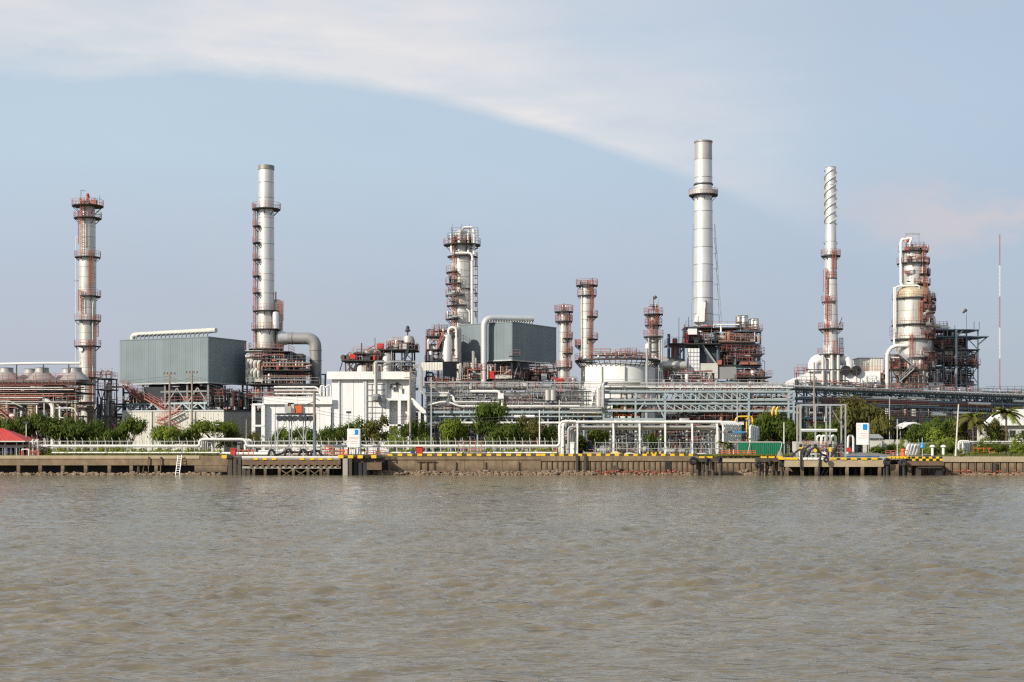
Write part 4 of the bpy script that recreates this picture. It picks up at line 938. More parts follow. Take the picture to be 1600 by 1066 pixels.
for i in range(4): q = t.u(.0, .2 + i*.22, 0); fill(t, q[0] - 1.0, q[0] + 1.5, q[1] - 1, q[1] + 2, t.h(634), t.h(604), 16, 460 + i, 'hvvpbe', ['steel_dark', 'rail_red', 'steel_brown', 'pipe_silver', 'pipe_rust'], 1.0)
t.part('fan_casing', MB().box(*t.u(.9, .75, t.h(632))[:2], t.h(632), *t.u(.1, .4, 0)[:2], t.h(603)), 'steel_dark', smooth=False)
b = railmb([local(t, .85, -.04, t.h(629)), local(t, 0, -.04, t.h(629)), local(t, 0, .95, t.h(629))]); t.part('railing', b, 'rail_red', smooth=False)
# pale walled building below the housing
t = T('substation', 'pale ribbed building below the left grey housing, with dark grey right side', 'building', 350, 237)
c, s_ = math.cos(R(14)), math.sin(R(14)); L, Wd = 19.0, 9.0; P1, P2 = (-L*c, L*s_), (Wd*.68, Wd*.73); zt = t.h(642)
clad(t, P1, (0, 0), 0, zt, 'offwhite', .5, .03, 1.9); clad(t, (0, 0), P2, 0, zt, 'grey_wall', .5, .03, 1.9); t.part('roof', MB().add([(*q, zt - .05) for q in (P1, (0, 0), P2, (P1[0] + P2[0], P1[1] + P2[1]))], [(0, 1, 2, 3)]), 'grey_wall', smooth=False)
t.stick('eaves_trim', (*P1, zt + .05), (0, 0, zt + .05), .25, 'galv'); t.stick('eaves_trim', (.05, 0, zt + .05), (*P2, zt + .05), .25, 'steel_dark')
stair(t, (P1[0]*.62, P1[1]*.62 - 1.2, t.h(658)), (P1[0]*.42, P1[1]*.42 - 1.2, zt), .9); stair(t, (P1[0]*.62, P1[1]*.62 - 2.2, t.h(660)), (P1[0]*.40, P1[1]*.40 - 2.2, t.h(672)), .9)
for f in (.28, .7): t.stick('downpipe', (P1[0]*f, P1[1]*f - .15, 0), (P1[0]*f, P1[1]*f - .15, zt), .12, 'galv')
for f, y_ in ((.3, 667), (.12, 680)): t.part('wall_lamp', MB().box(-.3, -.3, 0, .3, 0, .3), 'galv', smooth=False, loc=(P1[0]*f, P1[1]*f - .08, t.h(y_)))

def chimney_left():
    t = T('chimney', 'tall silver chimney with small red landings up its left side, grey duct at its foot', 'chimney', 416, 252)
    ys = [262, 286, 310, 341, 357, 382, 406, 429, 439, 459, 487]
    shells(t, [(a, b, 11.8 + .9*(a - 262)/225, 11.8 + .9*(b - 262)/225) for a, b in zip(ys, ys[1:])], 'silver', bw=.07, bp=.03)
    shells(t, [(487, 516, 14, 14), (516, 548, 15.5, 15.5)], 'silver_old')
    t.part('rim', MB().lathe([(t.w(12.6), 0), (t.w(12.6), .75), (t.w(11), .75), (t.w(11), 0)], 28), 'cap_steel', loc=(0, 0, t.h(266)))
    ringplat(t, t.h(327), t.w(12), t.w(22))
    for y, ro, a0, a1 in ((486, 21, -200, 20), (515, 23, -200, 30), (546, 27, -200, 30)): ringplat(t, t.h(y), t.w(13), t.w(ro), a0, a1)
    for y in (354, 380, 406, 432, 458): ringplat(t, t.h(y), t.w(12), t.w(21), 168, 235)
    prev = 327
    for i, y in enumerate((354, 380, 406, 432, 458, 486, 515, 546)):
        a = 205 if i % 2 else 192; cage(t, math.cos(R(a))*t.w(16.5), math.sin(R(a))*t.w(16.5), t.h(y), t.h(prev) + .9, a, w=.3); prev = y
    for dx in (-16, -13.5): t.stick('conduit', (t.x(416 + dx), -.3, t.h(546)), (t.x(416 + dx), -.3, t.h(327)), .1, 'steel_dark')
    # the dome-topped vessel and the bent grey duct on the right
    t.part('side_vessel', MB().lathe([(t.w(9), t.h(600)), (t.w(9), t.h(487)), (t.w(9), t.h(476)), (t.w(7.5), t.h(471)), (t.w(4.5), t.h(467.5)), (0, t.h(467))], 20, t.x(432), 1.0), 'silver_old')
    cage(t, t.x(439), -.6, t.h(515), t.h(470), -60); vessel(t, t.x(433), -1.4, t.h(515), t.h(488), .6, 'silver'); t.stick('mast', (t.x(431), 0, t.h(470)), (t.x(431), 0, t.h(456)), .2, 'rail_red')
    r = t.w(9.3)
    t.part('flue_duct', MB().tube(bend([(t.x(436), 0, t.h(529)), (t.x(493), 0, t.h(529)), (t.x(493), 0, t.h(614))], 1.7, 7), r, 22), 'duct_grey')
    for p, q in (((456, 529), (457, 529)), ((493, 547), (493, 548)), ((493, 563), (493, 564)), ((493, 585), (493, 586))): t.part('duct_flange', MB().tube([(t.x(p[0]), 0, t.h(p[1])), (t.x(q[0]), 0, t.h(q[1]))], r + .08, 22), 'duct_grey')
    t.part('duct_cone', MB().tube([(t.x(436), 0, t.h(529)), (t.x(450), 0, t.h(529))], [t.w(13), r], 22), 'silver')
chimney_left()
def furnace_left():
    t = T('furnace_unit', 'dark furnace framework with pale louvred end under the left chimney', 'furnace', 440, 246)
    z = [t.h(y) for y in (648, 622, 600, 581, 566, 549)]
    frame(t, [t.x(p) for p in (386, 410, 430, 452, 476, 500)], [0, 7], z[:4], 'steel_dark', .32, [(0, 3, 'x', 0), (2, 2, '/', 0), (4, 1, '\\', 0), (3, 3, 'x', 0)])
    frame(t, [t.x(p) for p in (386, 411, 434, 455)], [0, 6], z[4:], 'steel_dark', .26, z0=z[3])
    b = MB().box(t.x(384), -.3, t.h(597), t.x(411), 5, t.h(556)); t.part('louvre_house', b, 'offwhite', smooth=False)
    for j, y in enumerate((563, 577)):
        for i in range(4): t.part('louvre', MB().tube(bend([(t.x(387 + i*6), -.35, t.h(y + 12)), (t.x(387 + i*6), -.75, t.h(y + 4)), (t.x(390 + i*6), -.4, t.h(y))], .4), .3, 8), 'offwhite')
    t.stick('beam', (t.x(384), -.5, t.h(549)), (t.x(412), -.5, t.h(549)), .28, 'offwhite'); t.stick('beam', (t.x(384), -.5, t.h(557)), (t.x(412), -.5, t.h(557)), .28, 'offwhite')
    for a in range(4): t.stick('brace', (t.x(384 + a*7), -.5, t.h(549 if a % 2 else 557)), (t.x(391 + a*7), -.5, t.h(557 if a % 2 else 549)), .18, 'offwhite')
    deck(t, t.x(384), t.x(452), -.8, 6, z[5], rails='fr'); deck(t, t.x(411), t.x(478), -1.0, 6, z[4], rails='fr', rm='steel_blue'); deck(t, t.x(411), t.x(486), -1.4, 6, z[3] + .3, rails='fr')
    deck(t, t.x(388), t.x(500), -1.6, 7, z[2], rails='fr', rm='rail_grey'); deck(t, t.x(384), t.x(502), -1.2, 7, z[1], rails='f')
    t.part('casing', MB().box(t.x(412), 1.5, z[2], t.x(470), 6, z[5] - .3), 'steel_brown', smooth=False)
    for i in range(13): t.part('burner', MB().lathe([(.22, 0), (.22, .6), (.14, .8), (.14, 1.1)], 10), g2.choice(['silver_dull', 'steel_brown', 'pipe_rust', 'steel_grey']), loc=(t.x(414 + i*5), -.9, z[3] + .75))
    for zz, m in ((z[3] + .9, 'pipe_rust'), (z[3] + 1.5, 'steel_grey'), (z[2] + .7, 'pipe_silver'), (z[2] + 1.3, 'pipe_rust')): t.pipe([(t.x(412), -1.1, zz), (t.x(486), -1.1, zz)], .12, m)
    for i, (a, e) in enumerate(zip(z[1:5], z[2:])): fill(t, t.x(390), t.x(486 if i < 3 else 450), -.8, 1.4, a + .1, e - .3, 40, 50 + i, 'hhvvvpbte', ['rail_red', 'pipe_silver', 'pipe_white', 'steel_dark', 'pipe_rust', 'steel_brown', 'ladder_red'], .8)
    fill(t, t.x(388), t.x(516), -.8, 5, 0, z[1] - .3, 40, 58, 'hvpppbd', ['steel_dark', 'steel_brown', 'pipe_silver', 'rail_red', 'steel_blue'])
    for i, y in enumerate((606, 611, 616)):
        t.pipe([(t.x(432), -2.4 + i*.3, t.h(y)), (t.x(500 + i*4), -2.4 + i*.3, t.h(y)), (t.x(505 + i*4), -2.4, t.h(y + 14))], .24, 'pipe_white', .8)
    for px, y in ((504, 604), (509, 606), (514, 603)): t.pipe([(t.x(px), -2.6, t.h(620)), (t.x(px), -2.6, t.h(y)), (t.x(px + 6), -2.6, t.h(y)), (t.x(px + 6), -2.6, t.h(620))], .2, 'pipe_white', .6)
g2 = random.Random(77)
furnace_left()

def white_building():
    t = T('white_building', 'big white control building with low left wing and open columned corner', 'building', 560, 224)
    D = 14; zt, zp = t.h(581), t.h(593)
    def wall(x0, x1, z0, z1, y=0.0, m='white', th=.35, n=3):
        xs = np.linspace(x0, x1, n + 1)
        for i in range(n): t.part('wall_panel', MB().box(xs[i] + .02, y, z0, xs[i+1] - .02, y + th, z1), m, smooth=False)
    wall(t.x(518), t.x(604), 0, zp, 0, n=5)
    t.part('side_wall', MB().box(t.x(518), .36, 0, t.x(518) + .3, D, zp), 'white', smooth=False); t.part('side_wall', MB().box(t.x(640) - .3, .4, 0, t.x(640), D, zp), 'white', smooth=False)
    t.part('roof', MB().box(t.x(512), -.5, zp + .005, t.x(640), D, zp + .3), 'white', smooth=False)
    for a, b_ in ((512, 555), (555.2, 598), (598.2, 641)): t.part('parapet', MB().box(t.x(a), -.65, zp, t.x(b_), -.3, zt), 'white', smooth=False)
    t.part('parapet', MB().box(t.x(641) - .35, -.29, zp, t.x(641), D, zt), 'white', smooth=False); t.part('parapet', MB().box(t.x(512), -.29, zp, t.x(512) + .35, D, zt), 'white', smooth=False)
    for px in (530, 569, 572): t.stick('downpipe', (t.x(px), -.12, 0), (t.x(px), -.12, zp), .14, 'pipe_white', shape='thin')
    # right part: window wall above an open, columned corner
    zl = t.h(622.5); wall(t.x(604), t.x(640), zl, zp, .5, n=2)
    t.part('slab', MB().box(t.x(604), -.2, zl - .35, t.x(640), D, zl - .005), 'white', smooth=False); t.part('slab', MB().box(t.x(604), -.2, t.h(666), t.x(640), 3, t.h(663)), 'white', smooth=False)
    for px in (606, 624, 639): t.part('pillar', MB().box(-.24, -.2, 0, .24, .3, zl - .352), 'white', smooth=False, loc=(t.x(px), 0, 0))
    wall(t.x(606), t.x(640), 0, zl - .36, 1.8, 'white', n=3)
    for px, y, s_ in ((611, 604, .2), (616, 608, .16), (620, 601, .2), (620, 608, .14), (629, 611, .12)):
        o = t.part('window', MB().box(-s_, .38, -.4, s_, .499, .4), 'grey_wall', smooth=False, loc=(t.x(px), 0, t.h(y))); t.part('pane', MB().box(-s_*.7, .36, -.28, s_*.7, .379, .28), 'glass_dark', parent=o, smooth=False)
    for px, y in ((612, 600), (614, 600)): t.pipe([(t.x(px), .3, t.h(y)), (t.x(px + 12), .3, t.h(y)), (t.x(px + 12), .3, t.h(y + 8))], .05, 'steel_dark', .15)
    # air duct bending over the parapet, with dirty tail
    t.part('air_duct', MB().tube(bend([(t.x(585), -.2, zp - .1), (t.x(585), -.9, t.h(570)), (t.x(588), -1.1, t.h(567)), (t.x(588.5), -1.1, t.h(622))], .5), .27, 4), 'offwhite', smooth=False)
    t.part('duct_filter', MB().lathe([(.3, 0), (.7, .3), (.8, .9), (.5, 1.3)], 10), 'steel_grey', loc=(t.x(589.5), -1.1, t.h(629)))
    for i in range(6): t.stick('wall_rail', (t.x(573), -.1, t.h(600 + i*9)), (t.x(604), -.1, t.h(600 + i*9)), .07, 'galv')
    for px in (573, 580, 596, 603): t.stick('wall_rail', (t.x(px), -.16, t.h(600)), (t.x(px), -.16, t.h(660)), .07, 'galv')
    # left wing
    zw, zv = t.h(620), t.h(632)
    wall(t.x(414), t.x(517.5), 0, zv, -.4, n=6)
    t.part('roof', MB().box(t.x(412), -.8, zv + .005, t.x(519), D*.7, zv + .25), 'white', smooth=False)
    t.part('parapet', MB().box(t.x(412), -.9, zv, t.x(466), -.6, zw), 'white', smooth=False); t.part('parapet', MB().box(t.x(466.2), -.9, zv, t.x(520), -.6, zw), 'white', smooth=False); t.part('parapet', MB().box(t.x(412), -.59, zv, t.x(412) + .3, D*.7, zw), 'white', smooth=False)
    # white portal at the left end
    for px in (398, 413): t.part('portal_leg', MB().box(-.28, -1.2, 0, .28, -.7, zv - .1), 'white', smooth=False, loc=(t.x(px), 0, 0))
    for y in (632, 665): t.part('portal_beam', MB().box(t.x(396), -1.25, t.h(y + 2), t.x(414.5), -.65, t.h(y - 1)), 'white', smooth=False)
    b = railmb([(t.x(396), -1, t.h(631)), (t.x(412), -1, t.h(631))]); t.part('railing', b, 'rail_grey', smooth=False)
    b = railmb([(t.x(433), 1, zw), (t.x(517), 1, zw)], h=1.9, toe=False); t.part('railing', b, 'steel_grey', smooth=False)
    # outside stair ramp at the right
    b = MB(); b.prism([(t.x(640), t.h(622)), (t.x(645), t.h(622)), (t.x(665), t.h(642)), (t.x(665), t.h(646)), (t.x(660), t.h(646)), (t.x(640), t.h(627))], .2, 1.6); t.part('stair_ramp', b, 'white', smooth=False)
    for px in (655, 664): t.stick('ramp_post', (t.x(px), .9, 0), (t.x(px), .9, t.h(644)), .35, 'white')
    for i in range(3): t.pipe([(t.x(646), -.4 + i*.1, t.h(572 + i*2)), (t.x(655 + i*1.5), -.4, t.h(568 + i*2)), (t.x(657 + i*1.5), -.4, t.h(576)), (t.x(657 + i*1.5), -.4, t.h(612)), (t.x(666), -.4, t.h(620))], .12, 'pipe_silver', .6)
    for i, (px, y) in enumerate(((451, 638), (456, 636), (467, 640))): t.part('wall_box', MB().box(-.5, -.9, -.6, .5, -.42, .6), ('galv', 'offwhite', 'orange')[i], smooth=False, loc=(t.x(px), 0, t.h(y)))
white_building()

def rooftop_unit():
    t = T('reactor_structure', 'steel structure with silver drums and red machinery above the white building', 'process unit', 600, 243)
    z = [t.h(y) for y in (600, 582, 563, 546)]
    frame(t, [t.x(p) for p in (540, 556, 578, 598)], [0, 6], z[:3], 'steel_brown', .28, [(0, 2, 'x', 0), (1, 2, '\\', 0)], z0=z[0] - 4)
    frame(t, [t.x(p) for p in (600, 612, 628, 644)], [0, 6], z, 'steel_dark', .32, [(0, 3, '/', 0), (2, 3, 'x', 0), (1, 2, 'v', 0), (2, 2, '/', 0)], z0=z[0] - 4)
    deck(t, t.x(534), t.x(600), -.8, 6, z[2], rails=''); deck(t, t.x(592), t.x(652), -1.0, 6, z[3], rails='fr')
    deck(t, t.x(553), t.x(600), -.8, 6, t.h(552), rails='f')
    vessel(t, t.x(566), 1.5, z[0] - 2, t.h(567), 1.7, 'silver_dull'); vessel(t, t.x(605), .6, z[0] - 3, t.h(549), 1.05, 'silver_dull')
    for px, y in ((537, 559), (543, 559), (582, 553), (590, 553)): t.part('motor', MB().tube([(t.x(px), -.6, t.h(y)), (t.x(px), 1.0, t.h(y))], .5, 14), 'steel_brown')
    t.part('machine', MB().box(t.x(547), -.6, t.h(561), t.x(556), 1.4, t.h(554)), 'red', smooth=False); t.part('machine', MB().box(t.x(589), -.4, t.h(545), t.x(599), 1.5, t.h(537)), 'red', smooth=False)
    drum(t, t.x(569), t.x(597), .4, t.h(552), .75, 'silver_dull'); drum(t, t.x(612), t.x(646), 1.2, t.h(537), .75, 'silver_dull'); drum(t, t.x(604), t.x(640), 2.2, t.h(532), .5, 'silver_dull')
    vessel(t, t.x(638), 0, t.h(536), t.h(524), .9, 'silver_dull'); t.stick('mast', (t.x(637), 0, t.h(526)), (t.x(637), 0, t.h(512)), .2, 'steel_dark'); t.part('vent_cap', MB().lathe([(.2, 0), (.55, .2), (.3, .5), (.3, .9), (.1, 1.1)], 10), 'steel_dark', loc=(t.x(637), 0, t.h(519)))
    t.stick('mast', (t.x(565), 0, t.h(552)), (t.x(565), 0, t.h(536)), .18, 'steel_dark'); t.stick('mast', (t.x(586), 0, t.h(548)), (t.x(586), 0, t.h(528)), .1, 'steel_dark'); t.stick('mast', (t.x(612), -.5, z[2]), (t.x(612), -.5, t.h(530)), .14, 'galv')
    t.stick('brace', (t.x(531), -.2, t.h(580)), (t.x(536), -.2, z[2]), .16, 'steel_dark'); t.stick('brace', (t.x(541), -.2, z[2]), (t.x(553), -.2, z[1]), .3, 'steel_brown'); t.pipe([(t.x(572), -.6, t.h(548)), (t.x(586), -.6, t.h(540))], .12, 'ladder_red')
    stair(t, (t.x(633), -1.4, t.h(565)), (t.x(640), -1.4, z[3]), .8, 'steel_dark')
    fill(t, t.x(603), t.x(648), -.6, 3, z[3], t.h(530), 44, 61, 'hvvpbbe', ['steel_dark', 'steel_brown', 'pipe_silver', 'pipe_rust', 'rail_red', 'silver_dull'], .9); fill(t, t.x(540), t.x(596), -.5, 3, z[2], t.h(550), 44, 62, 'hvpbee', ['steel_dark', 'steel_brown', 'pipe_silver', 'red', 'rail_red'], .8)
    fill(t, t.x(556), t.x(648), 0, 5, z[0] - 1, z[2] - .3, 80, 63, 'hvvppbde', ['steel_dark', 'steel_brown', 'pipe_silver', 'steel_blue', 'pipe_rust', 'pipe_silver'])
    t.stick('beam', (t.x(588), -1, t.h(566)), (t.x(650), -1, t.h(566)), .16, 'galv'); t.part('railing', railmb([(t.x(588), -1, z[1] + .2), (t.x(655), -1, z[1] + .2)], h=1.8), 'rail_grey', smooth=False)
rooftop_unit()
def column_mid():
    t = T('fractionating_column', 'thick pipe-hung column with many left-hand landings behind the middle grey housing', 'tower', 722, 262)
    ys = [372, 396, 411, 424, 434, 446, 462, 480, 490, 505, 540, 600]
    shells(t, [(a, b, 16 if b < 400 else 17, 16 if b < 400 else 17) for a, b in zip(ys, ys[1:])], 'silver_old', bw=.06, bp=.03)
    r = t.w(17)
    ringplat(t, t.h(383), r*.9, t.w(29), -210, 30, rm='rail_red'); ringplat(t, t.h(401), r*.9, t.w(23), -200, 0, rail=False)
    for y, ro, a0, a1 in ((426, 25, 165, 250), (444, 26, 165, 265), (462, 26, 165, 280), (478, 24, 165, 290), (499, 26, 165, 255)): ringplat(t, t.h(y), r*.9, t.w(ro), a0, a1)
    ringplat(t, t.h(452), r*.95, t.w(20), -90, -10, rail=False)
    for ya, yb in ((383, 426), (426, 444), (444, 462), (462, 478), (478, 499), (499, 540)): cage(t, -t.w(12), -t.w(16), t.h(yb), t.h(ya) + .9, 235, w=.28)
    t.pipe([(t.x(738), -1.8, 2), (t.x(738), -1.8, t.h(410))], .34, 'pipe_white', name='riser'); t.pipe([(t.x(734), -2.0, t.h(505)), (t.x(734), -2.0, t.h(488)), (t.x(728), -2.0, t.h(484)), (t.x(727), -2, t.h(478))], .2, 'pipe_white')
    t.pipe([(t.x(721), -1.8, t.h(390)), (t.x(721), -1.8, t.h(362)), (t.x(726), -1.8, t.h(358)), (t.x(738), -1.8, t.h(358)), (t.x(741), -1.8, t.h(364)), (t.x(741), -1.8, t.h(400))], .34, 'pipe_white', 1.0, name='overhead_pipe')
    t.pipe([(t.x(706), -1.9, t.h(368)), (t.x(706), -1.9, t.h(398)), (t.x(738), -2.2, t.h(398)), (t.x(739), -2.2, t.h(410))], .3, 'pipe_white', .7); t.pipe([(t.x(732), -2, t.h(398)), (t.x(732), -2, t.h(368)), (t.x(734), -2, t.h(363))], .28, 'pipe_white')
    for px, yt in ((743, 404), (745.5, 395)): t.pipe([(t.x(px), -.6, 2), (t.x(px), -.6, t.h(yt))], .16, 'pipe_silver')
    for y in range(390, 500, 14): t.stick('pipe_clamp', (t.x(734), -1.2, t.h(y)), (t.x(747), -1.2, t.h(y)), .13, 'steel_dark')
    frame(t, [t.x(706), t.x(720), t.x(733), t.x(747)], [-2.2, 1.5], [t.h(366), t.h(358)], 'steel_grey', .1, z0=t.h(384)); t.part('top_dome', MB().lathe([(t.w(16), 0), (t.w(13), .9), (t.w(7), 1.4), (0, 1.5)], 24), 'silver_old', loc=(0, 0, t.h(372)))
    fill(t, t.x(700), t.x(742), -2.6, 1, t.h(383), t.h(366), 20, 81, 'vvhpbe', ['steel_dark', 'rail_red', 'pipe_silver', 'pipe_white', 'steel_brown'], .6)
    for px in (707, 721, 727, 734): t.stick('lightning_rod', (t.x(px), 0, t.h(366)), (t.x(px), 0, t.h(350)), .05, 'steel_dark')
    for y in (440, 456, 473, 494): fill(t, t.x(700), t.x(716), -3, -2.1, t.h(y + 4), t.h(y - 6), 4, 800 + y, 'ebv', ['pipe_silver', 'silver_dull', 'pipe_rust', 'steel_dark'], .5)
column_mid()
def red_unit():
    t = T('pump_structure', 'red and grey steel structure with a slim silver vessel left of the middle grey housing', 'process unit', 690, 248)
    z = [t.h(y) for y in (640, 600, 566, 546, 525)]
    frame(t, [t.x(p) for p in (667, 684, 704)], [0, 4], z, 'steel_blue', .22, [(0, 3, 'x', 0), (1, 4, '\\', 0), (0, 4, '/', 0), (1, 3, 'x', 0)])
    t.stick('column', (t.x(666), -.2, z[2]), (t.x(666), -.2, z[4]), .25, 'rail_red')
    deck(t, t.x(666), t.x(716), -.8, 4, z[4]); deck(t, t.x(666), t.x(714), -.6, 4, z[3], rails=''); deck(t, t.x(664), t.x(716), -.8, 4, z[2] + .1)
    vessel(t, t.x(699), -.2, z[2], t.h(522), .95, 'silver'); vessel(t, t.x(712), .6, z[2], t.h(510), 1.0, 'silver_dull')
    t.pipe([(t.x(701), -.6, t.h(524)), (t.x(701), -.6, t.h(513)), (t.x(713), -.6, t.h(512)), (t.x(714), -.6, t.h(560))], .32, 'pipe_white', .8)
    stair(t, (t.x(684), -.9, z[3]), (t.x(694), -.9, z[4]), .8); t.stick('mast', (t.x(686), 0, z[4]), (t.x(686), 0, t.h(505)), .1, 'rail_red')
    fill(t, t.x(668), t.x(714), -.5, 2, z[4], t.h(513), 16, 91, 'hvpbbe', ['rail_red', 'ladder_red', 'pipe_silver', 'steel_dark'], .8); fill(t, t.x(668), t.x(714), -.4, 2, z[3], z[4], 12, 92, 'vvpeb'); fill(t, t.x(668), t.x(714), -.4, 2, z[2], z[3], 12, 93, 'vvpeb')
    fill(t, t.x(664), t.x(716), -.4, 3, z[1] - 2, z[2] - .2, 24, 94, 'hvpbbe', ['rail_red', 'ladder_red', 'steel_dark', 'steel_brown', 'pipe_silver'])
    s = T('clad_shelter', 'small ribbed beige and dark shelter on legs left of the middle grey housing', 'shelter', 692, 236); z0, z1 = s.h(588), s.h(566)
    clad(s, (s.x(658), 1.0), (0, 0), z0 + 1.0, z1, 'offwhite', .45, .05, 1.6); clad(s, (0, 0), (s.x(712), 4.5), z0, z1, 'steel_dark', .45, .05, 1.6)
    s.part('roof', MB().add([(s.x(658), 1.0, z1 - .03), (0, 0, z1 - .03), (s.x(712), 4.5, z1 - .03), (s.x(678), 5.5, z1 - .03)], [(0, 1, 2, 3)]), 'grey_wall', smooth=False)
    for x, y in ((s.x(659), 1.2), (-.2, .2), (s.x(710), 4.2)): s.stick('leg', (x, y, 0), (x, y, z0 + 1.05), .26, 'steel_blue')
    fill(s, s.x(664), s.x(708), 1.5, 3, s.h(604), z0 - .2, 12, 95, 'bbvh', ['rail_red', 'steel_dark', 'orange'])
    s.part('floor', MB().box(s.x(660), 1.2, s.h(605), s.x(708), 4, s.h(603.5)), 'steel_dark', smooth=False)
red_unit()
t, za, zb, L, Wd = grey_box('air_heater_housing', 'ribbed grey housing in the middle with a fat silver pipe rising on its left face', 800, 247, 33, 11.5, 15.0, 503.6, 562)
legs(t, za, 'steel_dark', [t.h(578), t.h(592)], (.04, .5, .96), (.04, .35, .66, .97))
hp = [(t.x(757), -1.2 + 3.0, t.h(604)), (t.x(757), 1.8, t.h(497)), t.u(.1, .3, t.h(497)), t.u(-.0, .52, t.h(496))]
t.part('flue_pipe', MB().tube(bend([(t.x(756), 1.3, t.h(604)), (t.x(756), 1.3, t.h(496.5)), (t.x(833), 6.2, t.h(494))], 1.6, 7), .56, 18), 'silver')
for i in range(17):
    f = i/16; a = Vector((t.x(764), 1.8, t.h(497))).lerp(Vector((t.x(830), 6.0, t.h(495))), f); t.pipe([a, a + Vector((.15, -.7, -.5)), (a.x + .35, a.y + .2, zb)], .1, 'silver_dull', .25)
def loc2(f, q, y): return Vector(t.u(f, q, t.h(y)))
for y, rm in ((590, 'rail_red'),):
    b = railmb([loc2(1.05, -.08, y), loc2(-.06, -.08, y), loc2(-.06, 1.02, y)]); t.part('railing', b, rm, smooth=False)
t.part('floor', MB().add([tuple(loc2(1.05, -.1, 592)), tuple(loc2(-.08, -.1, 592)), tuple(loc2(-.08, 1.02, 592)), tuple(loc2(1.05, 1.02, 592))], [(0, 1, 2, 3)]), 'steel_dark', smooth=False)
t.part('fan_casing', MB().box(t.x(770), 3, t.h(592), t.x(826), 8, t.h(566)), 'steel_dark', smooth=False)
for px, y0, yt in ((740, 2.6, 548), (743, 2.4, 558), (762, 1.0, 570), (767, 1.0, 572)): t.pipe([(t.x(px), y0, t.h(592)), (t.x(px), y0, t.h(yt))], .24, 'pipe_silver')
t.pipe([(t.x(739), 1.2, t.h(548)), (t.x(739), 1.2, t.h(580)), (t.x(745), 1.2, t.h(584)), (t.x(756), 1.2, t.h(584))], .3, 'pipe_silver', .8)
p = loc2(-.02, -.05, 557); pl = t.part('platform', MB().box(p.x - .3, p.y - 1.2, p.z - .15, p.x + 1.6, p.y, p.z), 'grating', smooth=False); t.part('railing', railmb([(p.x - .3, p.y - 1.2, p.z), (p.x + 1.6, p.y - 1.2, p.z), (p.x + 1.6, p.y, p.z)]), 'rail_red', parent=pl, smooth=False)
for i in range(5):
    a = .04 + .2*i; t.stick('brace', loc2(0, a, 592), loc2(0, a + .1, 566), .16, 'steel_grey'); t.stick('brace', loc2(0, a + .2, 592), loc2(0, a + .1, 566), .16, 'steel_grey')
t.stick('brace', loc2(.5, -.02, 592), loc2(.28, -.02, 568), .2, 'steel_grey'); t.stick('brace', loc2(.0, -.02, 578), loc2(.28, -.02, 592), .2, 'steel_grey'); t.part('tank', MB().box(t.x(765), 0, t.h(592), t.x(772), 2, t.h(580)), 'red', smooth=False)
t.part('duct', MB().box(t.x(772), .2, t.h(592), t.x(800), 2, t.h(586.5)), 'offwhite', smooth=False)
fill(t, t.x(716), t.x(798), .8, 3, t.h(592), t.h(568), 44, 101, 'hvvpbe', ['rail_red', 'ladder_red', 'pipe_silver', 'steel_dark', 'pipe_rust']); fill(t, t.x(802), t.x(872), 3, 6, t.h(592), t.h(566), 44, 102, 'hvvppbe', ['rail_red', 'pipe_rust', 'steel_dark', 'steel_brown', 'steel_brown', 'pipe_silver'], .9)

def small_column(px, Y, label, top, r, plats, ladders, ybase=600, m='silver_old', rings=None, seed=1, base=0):
    t = T('distillation_column', label, 'tower', px, Y); ys = rings
    shells(t, [(a, b, r, r) for a, b in zip(ys, ys[1:])], m, bw=.06, bp=.03)
    for y, ro, a0, a1 in plats: ringplat(t, t.h(y), t.w(r)*.9, t.w(ro), a0, a1)
    for dx, ya, yb in ladders:
        x = t.w(dx); y = -math.sqrt(max(.04, (t.w(r) + .2)**2 - min(abs(x), t.w(r))**2)); cage(t, x, y, t.h(yb), t.h(ya) + .9, math.degrees(math.atan2(y, x)), w=.3)
    fill(t, -t.w(r), t.w(r), -t.w(r)*.6, t.w(r)*.6, t.h(top + 12), t.h(top), 6, seed, 'vvpe', ['silver_dull', 'pipe_silver', 'steel_dark', 'pipe_rust'], .5)
    return t
t = small_column(881, 240, 'slim silver column with two ring platforms at the right end of the middle housing', 476, 7.6, ((487, 14.5, 0, 360), (502, 13.5, 0, 360), (529, 14, -100, 40), (552, 14, -100, 40), (574, 13, -200, 20)), ((7, 502, 529), (8, 529, 552), (7, 552, 590)), rings=[488, 505, 520, 535, 550, 565, 580, 600, 709], seed=3)
frame(t, [-t.w(9), t.w(9)], [-.9, .9], [t.h(487)], 'steel_dark', .1, z0=t.h(502)); t.stick('mast', (0, 0, t.h(488)), (0, 0, t.h(474)), .12, 'steel_dark')
t = small_column(917, 256, 'silver column with red ladder strip, behind the left side of the white tank', 438, 10.2, ((446, 17, 0, 360), (462, 15, -200, 20), (495, 17, -90, 40), (530, 17.5, -90, 40)), ((6, 446, 462), (7, 462, 495), (6, 495, 530), (6, 530, 560)), rings=[449, 462, 475, 488, 500, 514, 528, 545, 560, 709], seed=4)
t.pipe([(t.x(905), 0, t.h(560)), (t.x(905), 0, t.h(540)), (t.x(909), 0, t.h(536))], .2, 'pipe_silver'); ringplat(t, t.h(540), .1, t.w(5), cx=t.x(903), cy=-.5)
t.pipe([(t.x(908), -1.1, t.h(449)), (t.x(908), -1.1, t.h(560))], .1, 'pipe_white'); t.stick('mast', (t.x(926), 0, t.h(446)), (t.x(926), 0, t.h(434)), .09, 'steel_dark')
t = small_column(1021, 246, 'slender column with three stacked red landings right of the white tank', 474, 7.6, ((491, 15, 0, 360), (508, 13.5, 0, 360), (526, 15.5, 0, 360)), ((3, 491, 508), (-4, 508, 526)), rings=[492, 508, 526, 545, 562, 600, 709], m='silver_dull', seed=5)
